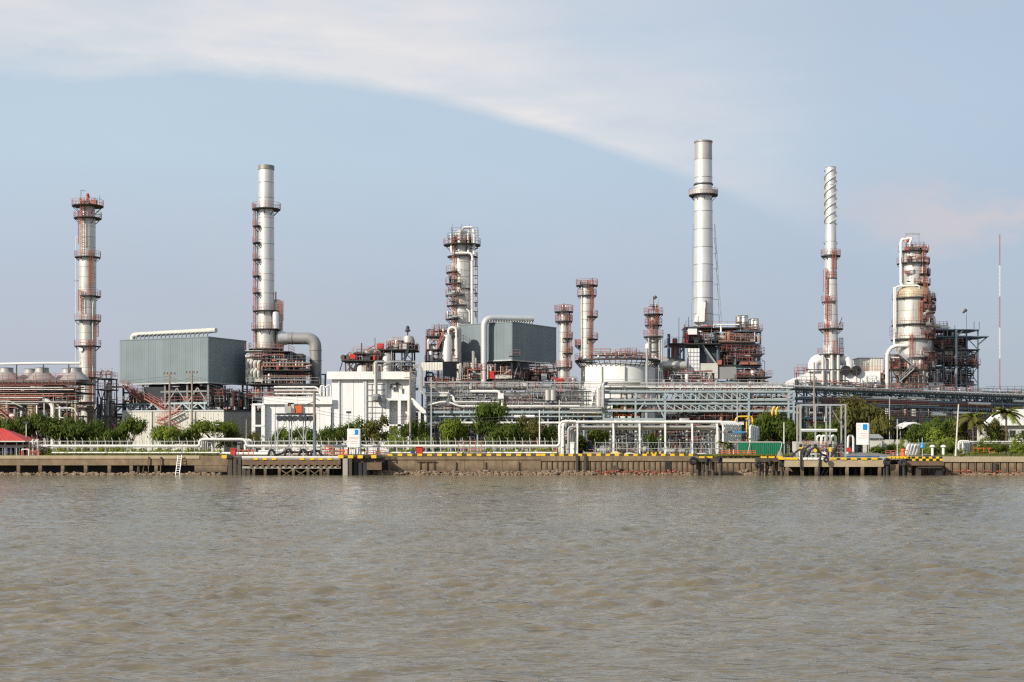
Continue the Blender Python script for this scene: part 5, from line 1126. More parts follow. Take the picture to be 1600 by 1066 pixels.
for dx in (-8, 9, 12): t.pipe([(t.w(dx), -1, 0), (t.w(dx), -1, t.h(525))], .18, 'silver_dull')
for y in (535, 550, 570): t.stick('pipe_clamp', (-t.w(9), -1, t.h(y)), (t.w(13), -1, t.h(y)), .12, 'steel_dark')
frame(t, [-t.w(8), t.w(8)], [-.8, .8], [t.h(491), t.h(484)], 'steel_brown', .12, [(0, 0, 'x', 0)], .08, z0=t.h(508)); t.stick('mast', (0, 0, t.h(491)), (0, 0, t.h(463)), .12, 'steel_dark')
t.part('windsock', MB().tube([(0, 0, t.h(468)), (.5, -.1, t.h(463))], [.15, .28], 8), 'steel_brown'); vessel(t, t.x(1012), -.6, t.h(550), t.h(537), .45, 'pipe_white')

def tank():
    t = T('storage_tank', 'big round white storage tank with red railing round its roof', 'tank', 965, 244); r = t.w(58)
    zt = t.h(573); n = 6; zs = np.linspace(0, zt, n + 1)
    for a, b_ in zip(zs, zs[1:]): t.part('shell_course', MB().lathe([(r, a), (r, b_ - .03), (r + .02, b_ - .03), (r + .02, b_)], 64), 'white_tank')
    t.part('roof', MB().lathe([(r + .02, zt + .002), (r*.5, zt + .7), (0, zt + 1.0)], 64), 'white_tank')
    ringplat(t, t.h(563.5), r - .4, r + 1.0, 0, 360, th=.22, brk=False)
    br = MB().bar((r + .02, 0, -1.3), (r + .95, 0, -.2), .08).mesh('bracket', 'steel_dark', False)
    for i in range(48): t.part('bracket', br, None, loc=(0, 0, t.h(563.5)), rz=R(i*7.5))
    for a in (-118, -84): t.stick('riser', (r*1.03*math.cos(R(a)), r*1.03*math.sin(R(a)), 0), (r*1.03*math.cos(R(a)), r*1.03*math.sin(R(a)), zt - .3), .14, 'offwhite', shape='cyl')
    for i in range(14):
        a = -175 + i*13; o = t.part('foam_pot', MB().lathe([(.1, 0), (.18, .1), (.18, .35), (.08, .5)], 8), g2.choice(['rail_red', 'pipe_silver', 'steel_brown', 'orange']), loc=((r + .3)*math.cos(R(a)), (r + .3)*math.sin(R(a)), t.h(563)))
    for a, m in ((-52, 'galv'),): t.stick('riser', ((r + .9)*math.cos(R(a)), (r + .9)*math.sin(R(a)), 0), ((r + .9)*math.cos(R(a)), (r + .9)*math.sin(R(a)), t.h(548)), .26, m, shape='cyl')
    for y in (547, 552): t.pipe([(t.x(945), -3, t.h(y)), (t.x(1012), -3, t.h(y))], .08, 'pipe_silver')
    fill(t, t.x(915), t.x(1015), -5.5, -2, t.h(562), t.h(552), 34, 111, 'vvhhe', ['rail_red', 'pipe_silver', 'pipe_rust', 'steel_brown'], .45)
tank()
def red_valves():
    t = T('valve_station', 'red valve station on a small steel frame left of the white tank', 'valve station', 888, 233)
    z = [t.h(y) for y in (645, 622, 604)]; frame(t, [t.x(872), t.x(886), t.x(902)], [0, 3], z, 'steel_dark', .2); deck(t, t.x(870), t.x(904), -.4, 3, z[1], rails='f'); deck(t, t.x(870), t.x(904), -.4, 3, z[2], rails='f')
    for px, y in ((873, 602), (876, 618)): t.part('valve_box', MB().box(-.6, -.3, 0, .6, .4, 1.1), 'red', smooth=False, loc=(t.x(px), 0, t.h(y)))
    fill(t, t.x(872), t.x(903), 0, 2, z[1], z[2], 16, 121, 'vvpbe', ['rail_red', 'red', 'steel_brown', 'pipe_silver']); fill(t, t.x(872), t.x(903), 0, 2, z[2], t.h(590), 14, 122, 'vvpbe', ['rail_red', 'pipe_silver', 'pipe_white', 'pipe_rust'], .8)
red_valves()

def chimney_tall():
    t = T('chimney', 'tallest silver chimney with one ring platform and thin stays on its right', 'chimney', 1099, 258)
    ys = [250, 278, 287, 304, 331, 359, 387, 414, 441, 466, 491, 520]
    rr = lambda y: 13.4 + 2.0*(y - 222)/280
    shells(t, [(222, 250, 13.4, 13.6, 'silver_dull')] + [(a, b, rr(a), rr(b)) for a, b in zip(ys, ys[1:])], 'silver', bw=.08, bp=.04)
    t.part('rim', MB().lathe([(t.w(13.2), -.2), (t.w(14.4), -.1), (t.w(14.4), .15), (t.w(12.6), .15), (t.w(12.6), -.2)], 32), 'cap_steel', loc=(0, 0, t.h(222.5)))
    ringplat(t, t.h(305), t.w(13), t.w(22.5)); t.part('toe_plate', MB().lathe([(t.w(22.6), 0), (t.w(22.6), .75)], 40), 'silver_dull', loc=(0, 0, t.h(305)))
    t.part('stiffener', MB().lathe([(t.w(14), -.1), (t.w(15.2), -.1), (t.w(15.2), .1), (t.w(14), .1)], 32), 'steel_dark', loc=(0, 0, t.h(289)))
    b = MB(); b.prism([(t.x(1082), t.h(505)), (t.x(1095), t.h(474)), (t.x(1100), t.h(474)), (t.x(1098), t.h(505))], -2.3, -.9); t.part('flue_strut', b, 'white', smooth=False)
    t.part('ladder', MB().bar((t.x(1099.5), -2.4, t.h(505)), (t.x(1100.5), -2.0, t.h(472)), .3), 'steel_brown', smooth=False)
    zt = 350
    for k, (a, e) in enumerate(((1116, 1124), (1117, 1128), (1083, 1080.5))): t.stick('stay', (t.x(a), 0, t.h(zt)), (t.x(e), 0, t.h(505)), .05, 'steel_grey')
    for i in range(6):
        y = 372 + i*24; x = 1117 + (y - 350)*.066; t.stick('stay_arm', (t.x(1115), 0, t.h(y)), (t.x(x + 1), 0, t.h(y + .5)), .06, 'steel_grey'); t.stick('stay', (t.x(x - 3), 0, t.h(y)), (t.x(x + 1.5), 0, t.h(y + 24)), .045, 'steel_grey')
        if i > 2: t.stick('stay_arm', (t.x(1085), 0, t.h(y)), (t.x(1081.5), 0, t.h(y)), .06, 'steel_grey')
chimney_tall()
def heater():
    t = T('heater_structure', 'dark steel heater structure with white panels and drums under the tallest chimney', 'furnace', 1122, 250)
    z = [t.h(y) for y in (595, 572, 537, 517)]; xs = [t.x(p) for p in (1068, 1092, 1121, 1147, 1187)]
    frame(t, xs, [0, 8], z[:3], 'steel_blue', .36, [(1, 2, '\\', 0), (3, 2, 'x', 1), (2, 2, 'x', 1)])
    frame(t, [t.x(p) for p in (1165, 1178, 1188)], [0, 6], [z[2], z[3]], 'steel_blue', .34, [(1, 0, 'x', 0)], z0=z[2]-.1)
    t.stick('brace', (t.x(1050), -.1, t.h(572)), (t.x(1072), -.1, z[2]), .26, 'steel_blue'); t.stick('brace', (t.x(1121), -.3, z[1]), (t.x(1096), -.3, z[2]), .24, 'galv')
    deck(t, t.x(1045), t.x(1124), -1.2, 8, z[2], rails='fl', rm='steel_dark'); deck(t, t.x(1121), t.x(1178), -1.0, 8, z[2] + .3, rails='f'); deck(t, t.x(1145), t.x(1190), -.6, 7, z[3], rails='', m='steel_blue')
    deck(t, t.x(1112), t.x(1160), -.6, 7, t.h(512), rails='f'); deck(t, t.x(1170), t.x(1193), -1.2, 6, t.h(553), rails='fr', rm='steel_brown', m='steel_brown'); deck(t, t.x(1120), t.x(1190), -.4, 7, z[1] + .2, rails='f', rm='steel_brown'); deck(t, t.x(1150), t.x(1204), -1.5, 7, t.h(589), rails='fr')
    t.part('furnace_box', MB().box(t.x(1092.5), .5, t.h(600), t.x(1120.5), 7, z[2] - .5), 'steel_dark', smooth=False)
    pw = t.part('insulated_panel', MB().box(t.x(1074), -.7, t.h(580), t.x(1092), .3, t.h(545)), 'white', smooth=False)
    for y in range(551, 580, 6): t.stick('panel_rib', (t.x(1074), -.74, t.h(y)), (t.x(1092), -.74, t.h(y)), .07, 'galv', parent=pw)
    for px in (1078, 1083, 1088): t.stick('panel_rib', (t.x(px), -.74, t.h(580)), (t.x(px), -.74, t.h(545)), .06, 'galv', parent=pw)
    t.part('concrete_bay', MB().prism([(t.x(1092), 0), (t.x(1092), t.h(568)), (t.x(1121), t.h(568)), (t.x(1121), 0)], -.5, .3), 'offwhite', smooth=False)
    for px in (1101, 1111): t.part('doorway', MB().box(t.x(px), -.52, t.h(596), t.x(px + 4.5), -.51, t.h(583)), 'black', smooth=False)
    t.part('wall_panel', MB().box(t.x(1121.5), -.2, t.h(592), t.x(1150), .4, t.h(571)), 'grey_wall', smooth=False)
    t.part('tank', MB().box(t.x(1074), -1.0, t.h(523.5), t.x(1088), .8, t.h(513)), 'white', smooth=False); drum(t, t.x(1116), t.x(1164), .5, t.h(527), t.w(5.5), 'silver_dull'); drum(t, t.x(1122), t.x(1178), -.3, t.h(534.5), t.w(2.6), 'pipe_rust', legs=False); drum(t, t.x(1150), t.x(1180), 1.2, t.h(540), t.w(4), 'silver_dull')
    for px, y in ((1156, 492), (1163, 493), (1177, 497), (1182, 499)): vessel(t, t.x(px), .5, t.h(517), t.h(y), .5, 'silver_old')
    frame(t, [t.x(1153), t.x(1168)], [-.3, 2], [t.h(503), t.h(493)], 'steel_brown', .14, z0=z[3]); frame(t, [t.x(1173), t.x(1184)], [-.3, 2], [t.h(507), t.h(498)], 'steel_brown', .14, z0=z[3])
    t.pipe([(t.x(1114), -.6, t.h(513)), (t.x(1114), -.6, t.h(508)), (t.x(1154), -.6, t.h(508))], .16, 'pipe_white', .4); t.pipe([(t.x(1126), -.5, t.h(520)), (t.x(1126), -.5, t.h(508))], .22, 'pipe_white')
    vessel(t, t.x(1055), .5, z[1], t.h(528), .45, 'rail_red'); t.stick('pipe', (t.x(1045), 0, t.h(600)), (t.x(1045), 0, t.h(522)), .26, 'steel_blue', shape='cyl')
    for px in (1050, 1057, 1063, 1069): t.stick('post', (t.x(px), .3, t.h(572)), (t.x(px), .3, z[2]), .26, 'steel_blue')
    drum(t, t.x(1030), t.x(1072), -1.5, t.h(572), .8, 'silver_old', legs=False); t.part('cone_duct', MB().tube([(t.x(1034), 1, t.h(575)), (t.x(1072), 1, t.h(569))], [2.2, 1.0], 16), 'silver_old')
    fill(t, t.x(1068), t.x(1122), -1, 5, z[2], t.h(507), 46, 131, 'vvhpbbe', ['steel_dark', 'steel_brown', 'red', 'rail_red', 'pipe_silver', 'steel_dark'], .85); fill(t, t.x(1124), t.x(1186), -.6, 5, z[2] + .3, t.h(518), 60, 132, 'vhhpbde', ['rail_red', 'pipe_rust', 'silver_dull', 'steel_dark', 'steel_brown'], .85)
    fill(t, t.x(1122), t.x(1190), -.6, 6, z[1] + .2, z[2], 120, 133, 'vvvhppbe', ['steel_dark', 'steel_blue', 'pipe_rust', 'steel_brown', 'rail_red', 'pipe_silver', 'steel_blue'], .95); fill(t, t.x(1146), t.x(1196), -1, 5, t.h(600), z[1] - .2, 70, 134, 'vvhppbe', ['steel_dark', 'steel_brown', 'rail_red', 'red', 'pipe_silver', 'steel_brown'], .9)
    fill(t, t.x(1036), t.x(1110), -3, -1.2, t.h(602), t.h(580), 56, 135, 'vphhbbe', ['pipe_white', 'pipe_silver', 'rail_red', 'red', 'pipe_rust', 'white'], .8); fill(t, t.x(1150), t.x(1192), -.5, 4, z[3], t.h(505), 20, 136, 'vbpeh', ['silver_old', 'pipe_rust', 'rail_red', 'steel_brown'], .75)
    for px in (1060, 1075, 1090): t.stick('mast', (t.x(px), -.8, z[2]), (t.x(px), -.8, t.h(500 - (px % 7))), .08, 'steel_dark')
    t.part('railing', railmb([(t.x(1070), -1.2, t.h(512)), (t.x(1112), -1.2, t.h(512))]), 'steel_dark', smooth=False); t.part('deck', MB().box(t.x(1070), -1.2, t.h(513), t.x(1112), 5, t.h(511.5)), 'steel_dark', smooth=False)
    t.pipe([(t.x(1194), -.5, t.h(589)), (t.x(1194), -.5, t.h(566))], .06, 'steel_dark', name='lamp_arm'); t.pipe([(t.x(1194), -.5, t.h(566)), (t.x(1190), -.8, t.h(563))], .07, 'steel_dark', name='lamp_arm')
heater()

def chimney_spiral():
    t = T('chimney', 'slim chimney with spiral strakes round its top and white bent ducts at its base', 'chimney', 1298, 250)
    ys = [262, 290, 320, 350, 378, 398, 420, 445, 471, 492, 513, 534, 553, 578]; rr = lambda y: 8.2 + (0 if y < 350 else (y - 350)*.018)
    shells(t, [(a, b, rr(a), rr(b)) for a, b in zip(ys, ys[1:])], 'silver', bw=.06, bp=.03)
    r = t.w(8.2); za, zb = t.h(351), t.h(266); N_ = 90
    for k in range(3):
        vs, fs = [], []
        for i in range(N_ + 1):
            a = 2*math.pi*(k/3 + i/N_*2.1); z = za + (zb - za)*i/N_
            for q, dz in ((r - .02, -.07), (r + .22, -.04), (r + .22, .04), (r - .02, .07)): vs.append((q*math.cos(a), q*math.sin(a), z + dz))
        fs = [(i*4 + j, i*4 + (j + 1) % 4, (i + 1)*4 + (j + 1) % 4, (i + 1)*4 + j) for i in range(N_) for j in range(4)]
        t.part('strake', MB().add(vs, fs), 'silver', smooth=False)
    for y, ro, a0, a1 in ((400, 15, 0, 360), (435, 10.5, -150, -40), (472, 14, 170, 290), (514, 19, 0, 360), (554, 20, 0, 360)): ringplat(t, t.h(y), t.w(8), t.w(ro), a0, a1)
    for dx, ya, yb in ((2, 400, 435), (-8, 430, 472), (-6, 472, 514), (-7, 514, 554), (3, 540, 575)): x = t.w(dx); y = -math.sqrt(max(.04, (r + .3)**2 - min(abs(x), r)**2)); cage(t, x, y, t.h(yb), t.h(ya) + .9, math.degrees(math.atan2(y, x)))
    t.stick('conduit', (t.w(-6.5), -1.0, t.h(575)), (t.w(-6.5), -1.0, t.h(435)), .2, 'pipe_rust'); cage(t, t.w(13), -.5, t.h(553), t.h(528), -30, 'steel_dark')
    for dx, s_ in ((-11, -1), (11, 1)): t.stick('lamp_arm', (t.w(dx*.7), 0, t.h(384)), (t.w(dx), 0, t.h(379)), .09, 'steel_dark')
    t.stick('davit', (t.w(12), 0, t.h(512)), (t.w(18), 0, t.h(496)), .1, 'steel_dark')
    for s_ in (-1, 1):
        q = t.w(s_*17)
        t.part('bent_duct', MB().tube(bend([(t.w(s_*3), 0, t.h(562)), (t.w(s_*27), 0, t.h(562)), (t.w(s_*27), 0, t.h(600))], 2.2, 6), t.w(8.6), 20), 'white')
    t.part('duct_house', MB().box(t.x(1262), -1.5, t.h(604), t.x(1372), 4, t.h(581)), 'white', smooth=False)
    b = MB(); b.prism([(t.x(1232), t.h(596)), (t.x(1262), t.h(582)), (t.x(1262), t.h(604)), (t.x(1232), t.h(604))], -1.2, 3); t.part('duct_hood', b, 'white', smooth=False)
    deck(t, t.x(1256), t.x(1338), -2.2, -1.6, t.h(578), rails='', m='steel_brown'); frame(t, [t.x(p) for p in range(1262, 1342, 24)], [-2.2], [t.h(578)], 'steel_brown', .14, z0=t.h(604))
    for px in (1318, 1334): t.part('fan_casing', MB().tube([(t.x(px), -2.2, t.h(580)), (t.x(px), -1.2, t.h(580))], .85, 16), 'black')
    fill(t, t.x(1240), t.x(1372), -2.3, -1.6, t.h(606), t.h(594), 14, 141, 'vhpbe', ['pipe_white', 'steel_brown', 'rail_red', 'pipe_silver', 'steel_dark'], .75); fill(t, t.x(1240), t.x(1262), -1, 2, t.h(594), t.h(572), 8, 142, 'vbh', ['rail_red'], .6)
    for px in (1282, 1296, 1306): t.stick('riser', (t.x(px), -1.9, t.h(602)), (t.x(px), -1.9, t.h(556)), .3, 'silver_old', shape='cyl')
chimney_spiral()
t = T('clad_house', 'small ribbed beige house with red-railed landing between spiral chimney and right tower', 'building', 1360, 254)
clad(t, (t.x(1342), 0), (t.x(1380), 0), t.h(600), t.h(560), 'offwhite', .5, .06, 1.5); t.part('side_wall', MB().box(t.x(1342), .05, t.h(600), t.x(1342) + .3, 5, t.h(560)), 'offwhite', smooth=False); t.part('roof', MB().box(t.x(1341), -.15, t.h(560), t.x(1381), 5, t.h(559)), 'grey_wall', smooth=False)
deck(t, t.x(1338), t.x(1378), -1.8, -.2, t.h(583), rm='orange', rails='fl', m='rail_red'); fill(t, t.x(1340), t.x(1376), -1.6, -.4, t.h(602), t.h(585), 18, 143, 'vvhbp', ['rail_red', 'orange', 'pipe_white', 'pipe_rust'], .7)
frame(t, [t.x(1340), t.x(1358), t.x(1376)], [-1.6], [t.h(584)], 'rail_red', .2); frame(t, [t.x(1344), t.x(1360), t.x(1378)], [.4, 4.5], [t.h(600)], 'steel_dark', .3)

def tower_right():
    t = T('crude_tower', 'fat stepped silver tower with tan shoulder and crowded platforms at the right', 'tower', 1427, 275)
    c = lambda lst, m='silver_old': shells(t, lst, m, bw=.06, bp=.03)
    c([(394, 410, 17, 18), (410, 425, 18.5, 18.5), (425, 446, 18.5, 19)])
    t.part('shoulder', MB().lathe([(t.w(19), t.h(446)), (t.w(22), t.h(449)), (t.w(26), t.h(457)), (t.w(27.5), t.h(466))], 32), 'dome_tan')
    c([(466, 487, 27.5, 27.5), (487, 508, 27.5, 27.5), (508, 530, 27.5, 28.5), (530, 556, 28.5, 28.5), (556, 575, 28.5, 27), (575, 590, 24, 20), (590, 709, 15, 15)])
    t.part('top_dome', MB().lathe([(t.w(17), 0), (t.w(13), .9), (t.w(6), 1.4), (0, 1.5)], 28), 'silver_old', loc=(0, 0, t.h(394)))
    for y, r0, ro, a0, a1 in ((393, 15, 23, -180, 40), (412, 17, 25, -200, 30), (430, 18, 26, -80, 40), (445, 18, 26, -90, 40), (467, 26, 32, -190, 30), (474, 27, 33, -75, 30), (489, 27, 33, -75, 30), (508, 27, 33, -190, 30), (531, 28, 34, -200, 30), (560, 27, 33, -120, 30), (578, 24, 33, -190, 30)): ringplat(t, t.h(y), t.w(r0)*.97, t.w(ro), a0, a1)
    for dx, ya, yb, r in ((10, 393, 412, 18), (14, 412, 430, 19), (11, 430, 445, 19), (10, 445, 474, 27), (2, 480, 515, 28), (18, 474, 489, 28), (20, 489, 508, 28), (20, 508, 531, 29), (-12, 531, 560, 29), (16, 560, 578, 28)):
        x = t.w(dx); y = -math.sqrt((t.w(r) + .25)**2 - x**2); cage(t, x, y, t.h(yb), t.h(ya) + .9, math.degrees(math.atan2(y, x)))
    t.pipe([(t.x(1414), -1.0, t.h(380)), (t.x(1408), -1.2, t.h(374)), (t.x(1405), -1.2, t.h(380)), (t.x(1405), -1.2, t.h(445)), (t.x(1408), -1.4, t.h(449))], .34, 'pipe_white', .9); t.pipe([(t.x(1418), -1.6, t.h(408)), (t.x(1418), -1.6, t.h(380)), (t.x(1422), -1.4, t.h(373)), (t.x(1408), -1.2, t.h(376))], .3, 'pipe_white', .7)
    t.pipe([(t.x(1430), -2.6, t.h(460)), (t.x(1430), -3.2, t.h(449)), (t.x(1396), -1.5, t.h(449)), (t.x(1396), -1.5, t.h(520))], .2, 'pipe_white', .6); t.pipe([(t.x(1394), -1.5, t.h(450)), (t.x(1394), -1.5, t.h(545))], .24, 'pipe_white')
    t.pipe([(t.x(1414), -2.9, t.h(542)), (t.x(1390), -2.9, t.h(542)), (t.x(1380), -2.9, t.h(552)), (t.x(1380), -2.9, 0)], .37, 'pipe_white', 1.5, name='transfer_line'); t.pipe([(t.x(1418), -3.4, t.h(561)), (t.x(1383), -3.4, t.h(561))], .16, 'pipe_white')
    t.pipe([(t.x(1436), -3.3, t.h(500)), (t.x(1436), -3.6, t.h(492)), (t.x(1441), -3.5, t.h(489)), (t.x(1450), -3, t.h(489))], .36, 'silver_dull', .8); t.pipe([(t.x(1438), -3.6, t.h(509)), (t.x(1462), -2.6, t.h(512))], .36, 'silver_dull'); t.pipe([(t.x(1436), -2.2, t.h(446)), (t.x(1436), -2.2, t.h(396))], .14, 'pipe_white')
    t.part('relief_valve', MB().tube([(t.x(1413), -1, t.h(378)), (t.x(1421), -1, t.h(373))], .42, 10), 'orange'); t.part('manhole', MB().tube([(t.x(1418), -2.2, t.h(461)), (t.x(1418), -3.0, t.h(461))], .36, 14), 'dome_tan')
    frame(t, [t.x(1416), t.x(1437)], [0, .6], [t.h(366), t.h(364)], 'galv', .09, z0=t.h(392))
    stair(t, (t.x(1396), -4.0, t.h(598)), (t.x(1418), -4.0, t.h(578)), .8, 'galv'); stair(t, (t.x(1416), -4.2, t.h(573)), (t.x(1394), -4.2, t.h(555)), .8, 'galv')
    frame(t, [t.x(p) for p in (1384, 1397, 1412, 1428, 1444, 1460)], [-4.0, 3.5], [t.h(600), t.h(578)], 'steel_brown', .26, [(0, 1, '\\', 0), (3, 1, 'v', 0)])
    frame(t, [t.x(1383), t.x(1398)], [-3.6, 0], [t.h(566), t.h(555)], 'steel_brown', .2, z0=t.h(578)); deck(t, t.x(1383), t.x(1420), -4.2, 0, t.h(578), rails='fl')
    t.part('railing', railmb([(t.x(1388), -3.2, t.h(526)), (t.x(1388), -1, t.h(526)), (t.x(1398), -1, t.h(526))], h=1.8), 'steel_brown', smooth=False)
    fill(t, t.x(1386), t.x(1462), -4, -3.0, t.h(606), t.h(580), 50, 151, 'vvhpbe', ['silver_old', 'rail_red', 'pipe_silver', 'steel_brown', 'pipe_rust', 'pipe_white'], .8); fill(t, t.x(1386), t.x(1402), -3.4, -1, t.h(578), t.h(556), 16, 152, 'vhbep', ['rail_red', 'steel_brown', 'pipe_silver'], .8)
    for i, (y0, y1) in enumerate(((474, 466), (489, 480), (508, 498), (530, 520), (558, 548), (576, 566))): fill(t, t.x(1430), t.x(1454), -3.6, -2.8, t.h(y0), t.h(y1), 12, 160 + i, 'vhbepp', ['rail_red', 'steel_brown', 'pipe_silver', 'silver_old', 'rail_red', 'steel_dark'], .65)
    for i, (y0, y1) in enumerate(((394, 384), (412, 402), (430, 421), (446, 437))): fill(t, t.x(1412), t.x(1446), -2.4, -1.8, t.h(y0), t.h(y1), 7, 170 + i, 'vhbep', ['rail_red', 'steel_brown', 'pipe_silver', 'steel_dark'], .6)
    fill(t, t.x(1402), t.x(1455), -3.4, -2.9, t.h(578), t.h(562), 20, 175, 'hbvpe', ['rail_red', 'rail_red', 'pipe_rust', 'silver_old'], .8)
tower_right()
def blue_unit():
    t = T('condenser_structure', 'dark blue steel structure with roof deck right of the fat tower', 'process unit', 1495, 278)
    z = [t.h(y) for y in (600, 572, 546, 527, 515)]
    frame(t, [t.x(p) for p in (1458, 1474, 1492, 1510, 1528)], [0, 7], z, 'steel_blue', .32, [(3, 3, '\\', 0), (3, 2, 'x', 0), (3, 1, 'x', 0), (2, 1, '/', 0), (2, 4, '/', 0), (2, 1, 'x', 1), (3, 3, 'x', 1), (2, 3, 'x', 1), (1, 2, 'x', 1), (3, 2, 'x', 1), (3, 1, 'x', 1), (2, 2, 'x', 0)])
    deck(t, t.x(1455), t.x(1529), -.6, 7, z[4], rails='', m='steel_blue'); deck(t, t.x(1455), t.x(1544), -.6, 7, z[3] + .2, rails='', m='steel_blue'); deck(t, t.x(1480), t.x(1530), -.9, 7, z[1] + .3, rails='fr'); deck(t, t.x(1458), t.x(1530), -.6, 7, z[2], rails='')
    t.stick('brace', (t.x(1528), 0, t.h(539)), (t.x(1542), 0, z[3]), .26, 'steel_blue'); t.stick('brace', (t.x(1494), -.3, t.h(526)), (t.x(1505), -.3, z[4]), .28, 'steel_pale')
    t.stick('column', (t.x(1492.5), -.5, 0), (t.x(1492.5), -.5, z[4]), .42, 'steel_pale'); drum(t, t.x(1460), t.x(1500), 1, t.h(536), 1.0, 'steel_dark'); drum(t, t.x(1465), t.x(1515), 1.5, t.h(551), 1.3, 'silver_dull'); drum(t, t.x(1458), t.x(1482), 0, t.h(512), .5, 'pipe_white')
    fill(t, t.x(1456), t.x(1512), -.2, 4, z[2], z[3], 80, 181, 'hhvvpphbe', ['steel_dark', 'steel_blue', 'steel_dark', 'silver_dull', 'pipe_rust', 'steel_dark', 'steel_brown'], 1.3); fill(t, t.x(1456), t.x(1526), -.4, 4, z[1] + .3, z[2], 80, 182, 'hvvppbe', ['rail_red', 'steel_brown', 'steel_dark', 'pipe_silver', 'pipe_rust', 'steel_dark'], 1.1); fill(t, t.x(1456), t.x(1524), -.2, 4, t.h(604), z[1], 90, 183, 'vvhpbe', ['steel_brown', 'steel_dark', 'rail_red', 'pipe_silver', 'steel_dark'], 1.1)
    fill(t, t.x(1456), t.x(1500), -.4, 4, z[3] + .2, z[4], 18, 184, 'hhbvp', ['rail_red', 'pipe_white', 'pipe_rust', 'steel_dark']); fill(t, t.x(1458), t.x(1482), -.4, 2, z[4], t.h(508), 8, 185, 'hbe', ['pipe_white', 'pipe_silver', 'rail_red'], .7)
    for px, y in ((1522, 503), (1530, 503), (1492, 508)): t.stick('mast', (t.x(px), 0, z[4]), (t.x(px), 0, t.h(y)), .08, 'steel_dark')
    s = T('windsock', 'small red and dark windsock on a mast over the dark blue structure', 'windsock', 1510, 278, z=GZ + z[4]); s.stick('mast', (0, 0, 0), (0, 0, s.h(483)), .07, 'galv')
    s.part('sock', MB().tube([(-.05, 0, s.h(484)), (-.7, -.1, s.h(489))], [.34, .16], 9), 'steel_brown')
blue_unit()
def mast():
    t = T('radio_mast', 'thin red and white lattice mast standing far behind on the right', 'mast', 1562, 310); zt = t.h(366); n = 7; s_ = .15
    for i in range(n):
        a, e = zt*i/n, zt*(i + 1)/n; b = MB(); C = [(s_, 0), (-s_/2, s_*.87), (-s_/2, -s_*.87)]
        for x, y in C: b.bar((x, y, a), (x, y, e), .035)
        k = 8
        for j in range(k):
            z0, z1 = a + (e - a)*j/k, a + (e - a)*(j + 1)/k
            for q in range(3): b.bar((*C[q], z0), (*C[(q + 1) % 3], z1), .02); b.bar((*C[q], z0), (*C[(q + 1) % 3], z0), .02)
        t.part('mast_section', b, 'rail_red' if (n - 1 - i) % 2 == 0 else 'white', smooth=False)
mast()

